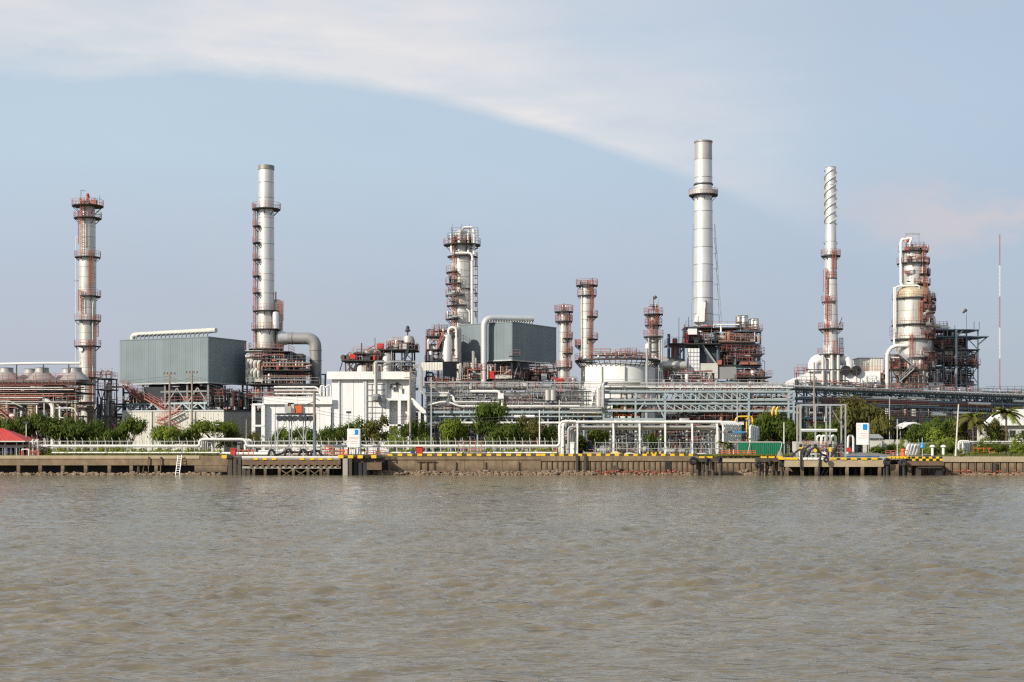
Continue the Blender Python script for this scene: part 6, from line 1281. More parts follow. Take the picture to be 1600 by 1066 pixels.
# ------------------------------------------------------------------ pipe racks
def rack_left():
    t = T('pipe_rack', 'crowded grey pipe rack in front of the middle grey housing, left half', 'pipe rack', 785, 228); gg = random.Random(5)
    x0, x1 = t.x(664), t.x(940); D = 7.0; zs = [t.h(y) for y in (662, 648, 636, 622, 608)]
    for px in (668, 694, 720, 746, 772, 800, 828, 856, 884, 912):
        for y in (0, D): t.stick('post', (t.x(px), y, 0), (t.x(px), y, zs[-1]), .22, 'steel_pale')
        for z in zs[1:]: t.stick('cross_beam', (t.x(px), -.3, z - .12), (t.x(px), D + .3, z - .12), .24, 'steel_pale')
    for z, m, w in ((zs[1] + .4, 'steel_pale', .4), (zs[1] - .3, 'steel_pale', .22)): t.stick('girder', (x0, -.35, z), (x1, -.35, z), w, m)
    for px in (668, 720, 772, 828, 884): t.stick('brace', (t.x(px), 0, t.h(664)), (t.x(px + 13), 0, zs[1]), .2, 'steel_pale'); t.stick('brace', (t.x(px + 26), 0, t.h(664)), (t.x(px + 13), 0, zs[1]), .2, 'steel_pale')
    for j, z in enumerate(zs[1:]):
        for i in range(9):
            r = gg.choice((.08, .1, .14, .2, .26)); y = .1 + i*.78; a = t.x(664 + gg.uniform(0, 20)); e = t.x(925 - gg.uniform(0, 25)) if gg.random() < .7 else t.x(gg.uniform(740, 860))
            t.pipe([(a, y, z + r), (e, y, z + r)], r, gg.choice(['pipe_silver', 'pipe_silver', 'pipe_white', 'silver_dull', 'steel_grey']))
        for k in range(5): t.pipe([(x0, -.25, z + .2 + k*.24), (x1, -.25, z + .2 + k*.24)], .05 + .02*(k % 2), gg.choice(['pipe_silver', 'pipe_white', 'steel_grey', 'pipe_silver']))
    for k in range(70): x = gg.uniform(x0, x1 - 3); z = gg.choice(zs[1:]); t.pipe([(x, -.4, z), (x, -.4, z + gg.uniform(.5, 1.3))], gg.uniform(.05, .1), gg.choice(['pipe_silver', 'pipe_white', 'steel_grey', 'rail_red']))
    for k in range(16): x = gg.uniform(x0, x1 - 6); z = gg.choice(zs[1:]) + gg.uniform(.1, .6); t.part('railing', railmb([(x, -.45, z), (x + 5, -.45, z)], step=.9), gg.choice(['rail_grey', 'rail_grey', 'rail_red']), smooth=False)
    for y, a, e in ((598, 664, 905), (601, 700, 905), (604, 664, 905)): t.pipe([(t.x(a), .6, t.h(y)), (t.x(e), .6, t.h(y))], .09, 'pipe_silver')
    t.part('railing', railmb([(x0, -.5, zs[-1]), (x1 - 2, -.5, zs[-1])], h=1.1, step=1.6), 'rail_grey', smooth=False); t.part('railing', railmb([(x0, -.5, zs[1] + .4), (x1, -.5, zs[1] + .4)], h=1.1, step=1.6), 'rail_grey', smooth=False)
    # expansion loops and offsets
    for i, dx in enumerate((0, 3, 6)): t.pipe([(x0, -.6 - i*.1, t.h(614 + i*2.5)), (t.x(704 + dx), -.6 - i*.1, t.h(614 + i*2.5)), (t.x(710 + dx - i*3), -.6 - i*.1, t.h(630 - i)), (t.x(780), -.6 - i*.1, t.h(630 - i))], .13, 'pipe_white', .5)
    t.pipe([(t.x(668), -.9, t.h(634)), (t.x(690), -.9, t.h(628)), (t.x(704), -.9, t.h(629)), (t.x(716), -.9, t.h(635)), (t.x(905), -.9, t.h(635))], .2, 'pipe_white', .8)
    t.pipe([(t.x(735), -.7, t.h(612)), (t.x(781), -.7, t.h(612)), (t.x(781), -.7, t.h(622)), (t.x(785), -.7, t.h(624)), (t.x(785), -.7, t.h(642))], .3, 'pipe_white', .5); t.part('wrapped_valve', MB().box(t.x(778), -1.1, t.h(624), t.x(787), -.4, t.h(615)), 'white', smooth=False)
    t.pipe([(t.x(664), -1.2, t.h(670)), (t.x(672), -1.2, t.h(661)), (t.x(880), -1.2, t.h(661))], .25, 'pipe_white', .8); t.pipe([(t.x(803), -.9, t.h(651)), (t.x(835), -.9, t.h(651))], .3, 'white')
    for px in (856, 864): t.part('exchanger', MB().tube([(t.x(px), -.7, t.h(626)), (t.x(px), -.7, t.h(610))], .5, 12), 'silver_dull')
    fill(t, x0, t.x(925), .5, 6, zs[1], zs[-1], 90, 194, 'hhvvpb', ['pipe_silver', 'steel_grey', 'steel_brown', 'pipe_white', 'steel_dark'], .8); fill(t, x0, t.x(900), 1, 6, 0, zs[0], 110, 191, 'hhvvppbde', ['steel_dark', 'steel_blue', 'steel_brown', 'pipe_silver', 'pipe_rust', 'steel_dark']); fill(t, t.x(690), t.x(900), -.4, 3, t.h(607), t.h(597), 22, 192, 'vhbe', ['pipe_silver', 'rail_red', 'steel_grey', 'pipe_white'], .6)
    fill(t, t.x(830), t.x(905), -1, 4, 0, zs[1] - .4, 34, 193, 'vphbb', ['pipe_silver', 'pipe_white', 'steel_brown', 'orange', 'rail_red'], .8)
rack_left()
def rack_mid():
    t = T('pipe_bridge', 'pale blue trussed pipe rack in front of the white tank and heater', 'pipe rack', 1090, 226); gg = random.Random(8)
    x0, x1 = t.x(942), t.x(1242); D = 6.0; zt, zm, zb_ = t.h(612), t.h(628), t.h(642)
    posts = (943, 993, 1039, 1170, 1232, 1240)
    for px in posts:
        for y in (0, D): t.stick('post', (t.x(px), y, 0), (t.x(px), y, zt + .2), .28, 'steel_pale')
        for z in (zt, zm, zb_): t.stick('cross_beam', (t.x(px), 0, z - .4), (t.x(px), D, z - .4), .24, 'steel_pale')
    for z, w in ((zt, .32), (zm + .3, .24), (zm - .3, .26), (zb_, .3)):
        for y in (0, D): t.stick('chord', (x0, y - .02, z), (x1, y - .02, z), w, 'steel_pale')
    for z0, z1 in ((zm + .4, zt - .15), (zb_ + .15, zm - .45)):
        n = 10
        for i in range(n):
            a, e = 1041 + i*12.8, 1041 + (i + 1)*12.8; t.stick('diagonal', (t.x(a), 0, z1), (t.x(e), 0, z0), .16, 'steel_pale'); t.stick('vertical', (t.x(e), 0, z0), (t.x(e), 0, z1), .15, 'steel_pale')
            if i % 2 == 0: t.stick('diagonal', (t.x(a), .3, z0), (t.x(a + 6), .3, z1), .2, 'pipe_white')
    t.stick('brace', (t.x(1025), 0, zm), (t.x(1039), 0, t.h(655)), .22, 'steel_pale'); t.stick('brace', (t.x(1008), 0, zm), (t.x(995), 0, t.h(645)), .2, 'steel_pale')
    for y in (655,): t.stick('girder', (x0, 0, t.h(y)), (t.x(1039), 0, t.h(y)), .3, 'steel_pale')
    for j in range(12):
        r = gg.choice((.09, .12, .16, .2)); y = .15 + j*.5; z = zt + .2 + r; m = gg.choice(['pipe_silver', 'pipe_white', 'silver_dull'])
        t.pipe([(t.x(936 - j*.5), y, t.h(640)), (t.x(936 - j*.5), y, z + .5 - j*.02), (t.x(946), y, z + .35), (t.x(1215 + gg.uniform(0, 25)), y, z + .35)], r, m, .9)
    for k, (y, r) in enumerate(((609, .1), (606, .12), (602, .1), (599, .09), (596, .08))): t.pipe([(t.x(944 + 4*k), .4 + k*.9, t.h(y)), (t.x(1215 + k*5), .4 + k*.9, t.h(y))], r, 'pipe_silver')
    for i in range(5): t.pipe([(t.x(890), -.5 - i*.12, t.h(645 - i*2.2)), (t.x(932 + i*2.2), -.5 - i*.12, t.h(645 - i*2.2)), (t.x(934 + i*2.2), -.5, t.h(640)), (t.x(934 + i*2.2), -.5 - i*.12, t.h(606 - i*2)), (t.x(940 + i*2.2), -.5, t.h(602 - i*1.2)), (t.x(1000), -.5 - i*.12, t.h(602 - i*1.2))], .13, ('pipe_white', 'pipe_silver', 'steel_grey')[i % 3], .5)
    for k in range(70): x = gg.uniform(t.x(944), x1 - 1); t.pipe([(x, .3, t.h(gg.choice((611, 627, 641)))), (x, .3, t.h(gg.choice((598, 605, 615, 632))))], gg.uniform(.05, .1), gg.choice(['pipe_silver', 'pipe_white', 'rail_red', 'pipe_rust', 'steel_grey']))
    for k in range(14): x = gg.uniform(t.x(944), x1 - 5); z = t.h(gg.choice((611, 627, 641, 655))); t.part('railing', railmb([(x, .2, z), (x + 4.5, .2, z)], step=.9), gg.choice(['rail_grey', 'rail_red', 'rail_red']), smooth=False)
    t.part('railing', railmb([(t.x(944), -.4, t.h(605)), (x1 - 3, -.4, t.h(605))], h=1.2, step=1.5, toe=False), 'rail_grey', smooth=False)
    for px in range(1045, 1215, 9): t.stick('pipe_stub', (t.x(px), .2, t.h(609)), (t.x(px + gg.uniform(-1, 1)), .2, t.h(gg.uniform(598, 603))), .1, gg.choice(['pipe_silver', 'pipe_white', 'rail_red']))
    for y, r, m in ((625.5, .22, 'pipe_white'), (629.5, .2, 'pipe_white'), (623, .12, 'pipe_silver')): t.pipe([(x0, .5, t.h(y)), (t.x(1038), .5, t.h(y))], r, m); t.pipe([(t.x(1170), .5, t.h(y)), (t.x(1232), .5, t.h(y))], r, m)
    for z in (zm, zb_):
        for j in range(7):
            r = gg.choice((.1, .15, .2)); t.pipe([(x0, .5 + j*.75, z + r + .1), (x1, .5 + j*.75, z + r + .1)], r, gg.choice(['pipe_silver', 'pipe_rust', 'silver_dull', 'steel_brown']))
    fill(t, t.x(1040), t.x(1240), 1, 5.5, zm, zt - .3, 34, 201, 'hvpbb', ['pipe_rust', 'rail_red', 'pipe_white', 'steel_brown', 'pipe_silver'], .7); fill(t, t.x(1000), t.x(1240), 1, 5.5, zb_, zm - .4, 34, 202, 'hvpbb', ['pipe_rust', 'rail_red', 'pipe_silver', 'steel_brown', 'pipe_white'], .7)
    fill(t, t.x(1040), t.x(1236), 1, 6, t.h(664), zb_ - .3, 110, 203, 'hvpbbde', ['rail_red', 'pipe_rust', 'steel_brown', 'steel_dark', 'pipe_silver', 'pipe_white'], .8); fill(t, t.x(890), t.x(1236), 2, 7, 0, t.h(664), 150, 204, 'hvvpbde', ['steel_dark', 'steel_brown', 'pipe_rust', 'pipe_silver', 'steel_blue', 'pipe_white'], .9)
    b = T('lime_panel', 'bright lime green enclosure seen through the pale blue rack', 'enclosure', 979, 232); 
    for i in range(4): b.part('panel', MB().box(b.x(959 + i*10.5), 0, b.h(647), b.x(969 + i*10.5), 2.5, b.h(632)), 'lime', smooth=False)
    b.stick('rail', (b.x(957), -.2, b.h(641)), (b.x(1001), -.2, b.h(641)), .18, 'black'); b.stick('rail', (b.x(957), -.2, b.h(649)), (b.x(1001), -.2, b.h(649)), .3, 'orange')
    for px in (958, 968, 979, 990, 1001): b.stick('post', (b.x(px), -.15, 0), (b.x(px), -.15, b.h(633)), .2, 'black')
    o = T('orange_shed', 'small orange and white shed under the left end of the pale blue rack', 'shed', 922, 232)
    o.part('wall', MB().box(o.x(906), 0, 0, o.x(941), 4, o.h(648)), 'white', smooth=False); o.part('roof', MB().box(o.x(904), -.5, o.h(648), o.x(942), 4.5, o.h(643.5)), 'yellow', smooth=False); o.part('door', MB().box(o.x(918), -.06, 0, o.x(926), -.01, o.h(651)), 'tarp_blue', smooth=False); o.part('panel', MB().box(o.x(908), -.08, o.h(656), o.x(917), -.02, o.h(646)), 'orange', smooth=False)
rack_mid()
def rack_right():
    th = math.atan2(40, 52.5); Y0 = 230; t = T('pipe_rack', 'long dark blue pipe rack with walkway receding to the right', 'pipe rack', 1240, Y0, rz=th); gg = random.Random(12)
    L = 86.0; D = 6.0; zt = t.h(608); lv = [zt, zt - 2.3, zt - 4.6, zt - 6.6]; n = 34
    for i in range(n + 1):
        x = L*i/n
        for y in (0, D): t.stick('post', (x, y, 0), (x, y, zt), .22, 'steel_blue')
        if i % 2 == 0:
            for z in lv: t.stick('cross_beam', (x, -.2, z - .14), (x, D + .2, z - .14), .22, 'steel_blue')
        if i in (5, 6, 7, 13, 14, 15, 22, 23): t.stick('brace', (x, 0, lv[2]), (x + L/n, 0, lv[1]), .2, 'steel_blue'); t.stick('brace', (x, 0, .5), (x + L/n, 0, lv[3]), .2, 'steel_blue'); t.stick('brace', (x + L/n, 0, .5), (x, 0, lv[3]), .2, 'steel_blue')
        if i < n: t.stick('brace', (x, -.05, lv[0] - .2), (x + L/n, -.05, lv[0] - 1.25), .13, 'steel_blue')
    for z in (lv[0], lv[0] - 1.3, lv[1], lv[2], lv[3]):
        for y in (-.1, D): t.stick('girder', (-.5, y, z - .1), (L, y, z - .1), .3, 'steel_blue')
    t.part('walkway', MB().box(-1, -1.1, zt + .06, L, .6, zt + .2), 'steel_grey', smooth=False); t.part('railing', railmb([(-1, -1.1, zt + .2), (L, -1.1, zt + .2)], h=1.15, step=1.3, w=.07), 'rail_grey', smooth=False); t.part('railing', railmb([(-1, D, zt + .2), (L, D, zt + .2)], h=1.15, step=1.3), 'rail_grey', smooth=False)
    for j in range(9):
        r = gg.choice((.12, .18, .25)); t.pipe([(-2, .8 + j*.58, zt + .3 + r), (L, .8 + j*.58, zt + .3 + r)], r, gg.choice(['steel_grey', 'silver_dull', 'pipe_silver', 'steel_dark']))
    for z in lv[1:]:
        for j in range(8):
            r = gg.choice((.1, .14, .2, .28)); a = gg.uniform(0, 20); e = L - gg.uniform(0, 25); t.pipe([(a, .3 + j*.7, z + r), (e, .3 + j*.7, z + r)], r, gg.choice(['steel_grey', 'pipe_rust', 'steel_dark', 'pipe_silver', 'steel_brown']))
    for z in lv:
        for k in range(5):
            a = gg.uniform(0, 30); e = min(L, a + gg.uniform(18, 55)); t.pipe([(a, -.35, z + .2 + k*.3), (e, -.35, z + .2 + k*.3)], gg.uniform(.06, .13), gg.choice(['pipe_silver', 'pipe_white', 'steel_grey', 'pipe_rust', 'pipe_silver', 'rail_red']))
    for k in range(60): x = gg.uniform(0, L); z = gg.choice(lv[1:]); t.pipe([(x, -.45, z - gg.uniform(.5, 2)), (x, -.45, z + gg.uniform(.5, 1.8))], gg.uniform(.05, .13), gg.choice(['pipe_silver', 'pipe_white', 'rail_red', 'pipe_rust', 'steel_grey']))
    for k in range(14): x = gg.uniform(0, L - 4); z = gg.choice(lv[1:]); t.part('railing', railmb([(x, -.5, z + .1), (x + 4, -.5, z + .1)], step=.9, w=.05), 'rail_red', smooth=False)
    for k in range(9):
        x = gg.uniform(14, 76); w_ = gg.uniform(3, 7); z = gg.choice(lv[1:3]) + gg.uniform(.5, 1.6); t.pipe([(x, -.4, z), (x + w_, -.4, z)], .3, 'white', name='lagged_pipe')
    for a in range(6): fill(t, 2 + a*13, 15 + a*13, .4, 5, .3, lv[3], 44, 211 + a, 'vvphbbe', ['pipe_white', 'pipe_silver', 'rail_red', 'steel_dark', 'steel_brown', 'pipe_silver'], .8)
    for a in range(4): fill(t, 1 + a*20, 20 + a*20, -.2, 4, lv[3], lv[2] - .2, 24, 231 + a, 'vhbbpe', ['pipe_white', 'rail_red', 'orange', 'pipe_silver', 'steel_blue', 'green_panel'], .8); fill(t, 1 + a*20, 20 + a*20, 0, 4, lv[2], lv[1] - .2, 16, 241 + a, 'vhbbpe', ['pipe_white', 'rail_red', 'steel_dark', 'pipe_silver', 'pipe_rust'], .8)
    for a in range(3): fill(t, 22 + a*20, 40 + a*20, 4, 5.6, zt + .3, zt + 1.5, 14, 251 + a, 'vbee', ['silver_dull', 'rail_red', 'steel_dark', 'pipe_silver'], .7)
rack_right()
def far_racks():
    gg = random.Random(21)
    for k, (pa, pb, Y, yt, lb) in enumerate(((-40, 420, 288, 652, 'background pipe rack behind the left units'), (400, 920, 292, 640, 'background pipe rack behind the white building'), (880, 1300, 290, 632, 'background pipe rack behind the white tank'), (1260, 1700, 318, 622, 'background pipe rack behind the right tower'))):
        t = T('pipe_rack', lb, 'pipe rack', (pa + pb)/2, Y, 'background pipe racks'); x0, x1 = t.x(pa), t.x(pb); zt = t.h(yt); n = int((x1 - x0)/5)
        for i in range(n + 1): t.stick('post', (x0 + (x1 - x0)*i/n, 0, 0), (x0 + (x1 - x0)*i/n, 0, zt), .3, 'steel_dark')
        for q in range(5):
            z = zt*(q + 1)/5; t.stick('girder', (x0, 0, z - .2), (x1, 0, z - .2), .3, 'steel_dark')
            for j in range(4): t.pipe([(x0, .4 + j*.6, z + .25), (x1, .4 + j*.6, z + .25)], gg.choice((.15, .25, .35)), gg.choice(['steel_dark', 'steel_brown', 'pipe_silver', 'steel_grey', 'pipe_rust']))
        for a in range(int((x1 - x0)/15)): fill(t, x0 + a*15, x0 + a*15 + 15, .2, 3, 0, zt, 26, 300 + k*20 + a, 'vvphbde', ['steel_dark', 'steel_brown', 'steel_dark', 'pipe_silver', 'rail_red', 'steel_blue'], 1.3)
        t.part('dark_backdrop', MB().box(x0, 4, 0, x1, 4.4, zt - .5), 'steel_dark', smooth=False)  # added dark sheet, stands in for the shadowy gaps seen through the racks
far_racks()
# ------------------------------------------------------------------ along the quay
def pipeline():
    t = T('pipeline', 'long white pipeline on low supports along the quay with a raised loop', 'pipeline', 460, 205)
    z = t.h(697); r = .25
    t.pipe([(t.x(-80), 0, z), (t.x(312), 0, z), (t.x(312), 0, t.h(688.5)), (t.x(318), 0, t.h(686.5)), (t.x(379), 0, t.h(686.5)), (t.x(384), 0, t.h(689)), (t.x(386), 0, z), (t.x(872), 0, z), (t.x(875), 0, t.h(692)), (t.x(875), 0, t.h(661)), (t.x(882), 0, t.h(658.5)), (t.x(900), 0, t.h(658.5))], r, 'pipe_white', .5)
    for i in range(3): t.pipe([(t.x(313 + i*2), .7 + i*.6, t.h(704)), (t.x(313 + i*2), .7 + i*.6, t.h(687.5)), (t.x(381 + i*4), .7 + i*.6, t.h(687.5)), (t.x(382 + i*4), .7 + i*.6, t.h(704))], .26, 'pipe_white', .5)
    for px in (325, 371): t.stick('loop_support', (t.x(px), .9, 0), (t.x(px), .9, t.h(690)), .4, 'steel_grey'); t.stick('loop_support', (t.x(px - 1), .4, t.h(691)), (t.x(px + 6), .4, t.h(691)), .3, 'steel_grey')
    for px in range(60, 870, 28):
        if not 312 < px < 386: t.stick('support', (t.x(px), 0, 0), (t.x(px), 0, z - r*.8), .2, 'concrete_grey')
    for a, e in ((84, 345), (600, 870)): t.pipe([(t.x(a), -.8, t.h(707.5)), (t.x(e), -.8, t.h(707.5))], .16, 'pipe_white', name='lower_pipe')
    t.pipe([(t.x(345), -.6, t.h(709)), (t.x(420), -.6, t.h(709))], .3, 'white', name='lower_pipe'); t.pipe([(t.x(405), -.6, t.h(705)), (t.x(540), -.6, t.h(705))], .16, 'pipe_white', name='lower_pipe')
pipeline()
def fence(pa, pb, Y, label, hi, step=11.5, m='offwhite', bent=True):
    t = T('wire_fence', label, 'fence', (pa + pb)/2, Y, 'perimeter fences'); n = int((pb - pa)/step); zt = t.h(hi)
    b = MB().bar((0, 0, 0), (0, 0, zt), .1)
    if bent: b.bar((0, 0, zt), (-.12, -.25, zt + .45), .08)
    me = b.mesh('post', m, False)
    for i in range(n + 1): t.part('post', me, None, loc=(t.x(pa + (pb - pa)*i/n), 0, 0))
    for z in (zt - .05, zt*.52, .15): t.stick('rail', (t.x(pa), 0, z), (t.x(pb), 0, z), .07, m)
    b = MB()
    for i in range(int((t.x(pb) - t.x(pa))/.5)):
        x = t.x(pa) + i*.5; b.bar((x, .02, .15), (x + .5, .02, zt), .018); b.bar((x + .5, .025, .15), (x, .025, zt), .018)
    t.part('wire_mesh', b, 'galv', smooth=False)
fence(48, 875, 206.8, 'long pale wire fence with bent post tops behind the white pipeline', 689)
fence(1375, 1700, 207.5, 'pale wire fence behind the shrubs of the right quay', 692, 20)
fence(930, 1145, 207.5, 'low wire fence behind the posts of the white pipe bridge', 691, 16, 'galv')
def hut():
    t = T('hut', 'red-roofed open hut at the left edge of the quay', 'hut', 0, 203); z = t.h(689)
    xs = (t.x(-48), t.x(-24), t.x(8), t.x(26), t.x(36))
    for x in xs:
        for y in (0, 5): t.stick('post', (x, y, 0), (x, y, z), .12, 'galv')
    c = t.x(-18); e0, e1 = t.x(-80), t.x(43); zt = t.h(669)
    b = MB(); b.add([(e0, -1, z), (e1, -1, z), (e1, 6, z), (e0, 6, z), (c - 2.2, 2.5, zt), (c + 1.2, 2.5, zt)], [(0, 1, 5, 4), (1, 2, 5), (2, 3, 4, 5), (3, 0, 4)])
    rf = t.part('roof', b, 'roof_red', smooth=False); t.stick('fascia', (e0, -1.02, z - .08), (e1, -1.02, z - .08), .16, 'offwhite', parent=rf); t.stick('fascia', (e1 + .02, -1, z - .08), (e1 + .02, 6, z - .08), .16, 'offwhite', parent=rf)
    for i in range(1, 16):
        f = i/16; t.stick('seam', (e0 + (e1 - e0)*f, -1, z + .03), (c - 2.2 + 3.4*f, 2.5, zt + .03), .05, 'roof_red', parent=rf)
    t.part('back_wall', MB().box(e0 + 1, 5.2, 0, e1 - 1, 5.4, z), 'steel_dark', smooth=False)
    t.stick('rail', (e0, -.1, t.h(699)), (t.x(36), -.1, t.h(699)), .09, 'galv')
    for i in range(12): t.stick('baluster', (t.x(-40 + i*6.4), -.1, 0), (t.x(-40 + i*6.4), -.1, t.h(699)), .05, 'galv')
hut()
def item(name, label, cat, px, Y, mb, m, group=None, z=GZ): 
    t = T(name, label, cat, px, Y, group, z=z); t.part('body', mb, m, smooth=False); return t
t = item('tarpaulin_bale', 'blue tarpaulin covered bale inside the red-roofed hut', 'bale', 12, 204.5, MB().prism([(-.9, 0), (.9, 0), (.95, .7), (.5, 1.0), (-.5, .95), (-.95, .6)], -.5, .6), 'tarp_blue'); t.stick('strap', (-.95, -.52, .5), (.95, -.52, .5), .06, 'white')
t = T('gate', 'small pale gate frame beside the red-roofed hut', 'gate', 40, 202.4)
for px in (34, 45): t.stick('post', (t.x(px), 0, 0), (t.x(px), 0, t.h(702)), .12, 'pipe_white')
t.stick('rail', (t.x(34), 0, t.h(702)), (t.x(45), 0, t.h(702)), .12, 'pipe_white'); t.part('panel', MB().box(t.x(33), -.1, 0, t.x(35.5), .1, t.h(704)), 'red', smooth=False)
t = T('valve_group', 'rusty valve group at the left end of the white pipeline', 'valves', 50, 203.5)
fill(t, t.x(44), t.x(60), -.4, .6, 0, t.h(686), 14, 401, 'vvpbe', ['pipe_rust', 'offwhite', 'rail_red', 'pipe_white'], .8); t.stick('brace', (t.x(50), -.3, t.h(700)), (t.x(56), -.3, 0), .12, 'pipe_rust')

def sign(px, Y, x0, x1, yt, yb, label, bx0, bx1, by0, by1):
    t = T('sign_board', label, 'sign', px, Y, 'white notice boards on the quay')
    for q in (x0 + 1.5, x1 - 1.5): t.stick('post', (t.x(q), .12, 0), (t.x(q), .12, t.h(yb - 3)), .14, 'steel_dark')
    o = t.part('board', MB().box(t.x(x0), -.06, t.h(yb), t.x(x1), .06, t.h(yt)), 'white', smooth=False); t.part('edge', MB().box(t.x(x1) + .003, -.05, t.h(yb), t.x(x1) + .16, .4, t.h(yt)), 'steel_grey', parent=o, smooth=False)
    t.part('emblem', MB().box(t.x(bx0), -.075, t.h(by1), t.x(bx1), -.062, t.h(by0)), 'sign_blue', parent=o, smooth=False)
    return t, o
t, o = sign(553, 200.8, 542.5, 562, 670, 699, 'white sign board with blue square beside the left hose tower', 553, 560, 671.5, 679.5)
t.part('emblem_mark', MB().box(t.x(553.4), -.085, t.h(678.5), t.x(554.6), -.077, t.h(672.5)), 'white', parent=o, smooth=False)
for y, a, e in ((683.5, 545, 560), (685.5, 546, 560), (690, 546, 559), (693, 548, 558)): t.part('text_line', MB().box(t.x(a), -.07, t.h(y + .35), t.x(e), -.0625, t.h(y - .35)), 'sign_text', parent=o, smooth=False)
t, o = sign(1348, 199.6, 1338, 1357, 661, 695, 'taller white sign board with blue square beside the right hose tower', 1348, 1355, 663, 672)
for y, a, e in ((664.5, 1340, 1345), (670.5, 1339.5, 1343), (677.5, 1344, 1355), (681, 1345, 1355), (684.5, 1342, 1355)): t.part('text_line', MB().box(t.x(a), -.07, t.h(y + .35), t.x(e), -.0625, t.h(y - .35)), 'sign_text' if y > 675 else 'galv', parent=o, smooth=False)

def hose_tower_left():
    t = T('hose_tower', 'galvanised steel hose tower with winches on the grey-decked jetty', 'steel tower', 460, 198, z=GZ - .12)
    xs = [t.x(p) for p in (430, 452, 474, 490)]
    frame(t, xs, [0, 2.2], [t.h(688), t.h(647)], 'galv', .17, [(0, 1, '/', 0), (1, 1, '\\', 0), (2, 1, '/', 0)], .1)
    t.stick('beam', (xs[0], 0, t.h(651)), (xs[-1], 0, t.h(651)), .15, 'galv'); t.part('top_deck', MB().box(xs[0], -.3, t.h(646.6), xs[-1], 2.4, t.h(646)), 'steel_dark', smooth=False)
    t.stick('derrick_post', (t.x(491.5), -.2, 0), (t.x(491.5), -.2, t.h(613)), .2, 'pole_wood', shape='cyl'); t.stick('derrick_foot', (t.x(491.5), -.3, 0), (t.x(491.5), -.3, t.h(660)), .3, 'steel_blue')
    for px in (437, 445, 453, 461, 470, 478, 485): t.part('sheave', MB().tube([(t.x(px), -.35, t.h(654)), (t.x(px), .1, t.h(654))], .42, 14), 'steel_dark')
    for px, m, s_ in ((451, 'galv', .5), (467, 'orange', .55), (458, 'pipe_rust', .35)): t.part('winch', MB().box(-s_*.7, -.3, 0, s_*.7, .6, s_*1.9), m, smooth=False, loc=(t.x(px), .3, t.h(645.5)))
    for px in (452, 468): t.stick('jib', (t.x(px), .2, t.h(646)), (t.x(px), .2, t.h(632)), .16, 'rail_red')
    for i in range(3): t.stick('stay', (t.x(491.5), -.2, t.h(622 + i*6)), (t.x(500 - 20*(i % 2)), -.2, t.h(626 + i*6)), .1, 'steel_dark')
hose_tower_left()
def hose_tower_right():
    t = T('hose_tower', 'pale portal-like hose tower behind the beige jetty beam', 'steel tower', 1285, 198.5, z=GZ - .15)
    for px in (1251, 1274, 1297, 1321):
        for y in ((0, 2.5) if px != 1274 else (0,)): t.stick('column', (t.x(px), y, 0), (t.x(px), y, t.h(633)), .19, 'galv')
    for y in (0, 2.5): t.stick('beam', (t.x(1250), y, t.h(632.5)), (t.x(1322), y, t.h(632.5)), .17, 'galv')
    t.stick('beam', (t.x(1251), 0, t.h(671.5)), (t.x(1308), 0, t.h(671.5)), .22, 'white'); t.stick('beam', (t.x(1251), 0, t.h(674)), (t.x(1308), 0, t.h(674)), .16, 'galv'); t.stick('brace', (t.x(1300), .2, t.h(640)), (t.x(1318), .2, t.h(668)), .14, 'steel_grey')
    for px in (1251, 1274, 1297): t.part('warning_sleeve', MB().box(-.17, -.17, t.h(706), .17, .17, t.h(699)), 'yellow', smooth=False, loc=(t.x(px), 0, 0)); t.part('warning_sleeve', MB().box(-.17, -.17, t.h(698.9), .17, .17, t.h(694)), 'black', smooth=False, loc=(t.x(px), 0, 0))
    fill(t, t.x(1252), t.x(1320), .4, 2.2, 0, t.h(692), 34, 411, 'vvpbbh', ['orange', 'rail_red', 'pipe_white', 'galv', 'pipe_silver', 'white'], .7)
    t.part('lifebuoy_box', MB().tube([(t.x(1326), -.2, t.h(703)), (t.x(1326), .2, t.h(703))], .34, 16), 'red')
    for i, px in enumerate((1286, 1293, 1300, 1308, 1336)): t.pipe([(t.x(px), 4 + i*.1, 0), (t.x(px), 4, t.h(683)), (t.x(px + 4), 4, t.h(680)), (t.x(px + 8), 4, t.h(683)), (t.x(px + 8), 4, 0)], .22, 'pipe_white', .6)
hose_tower_right()
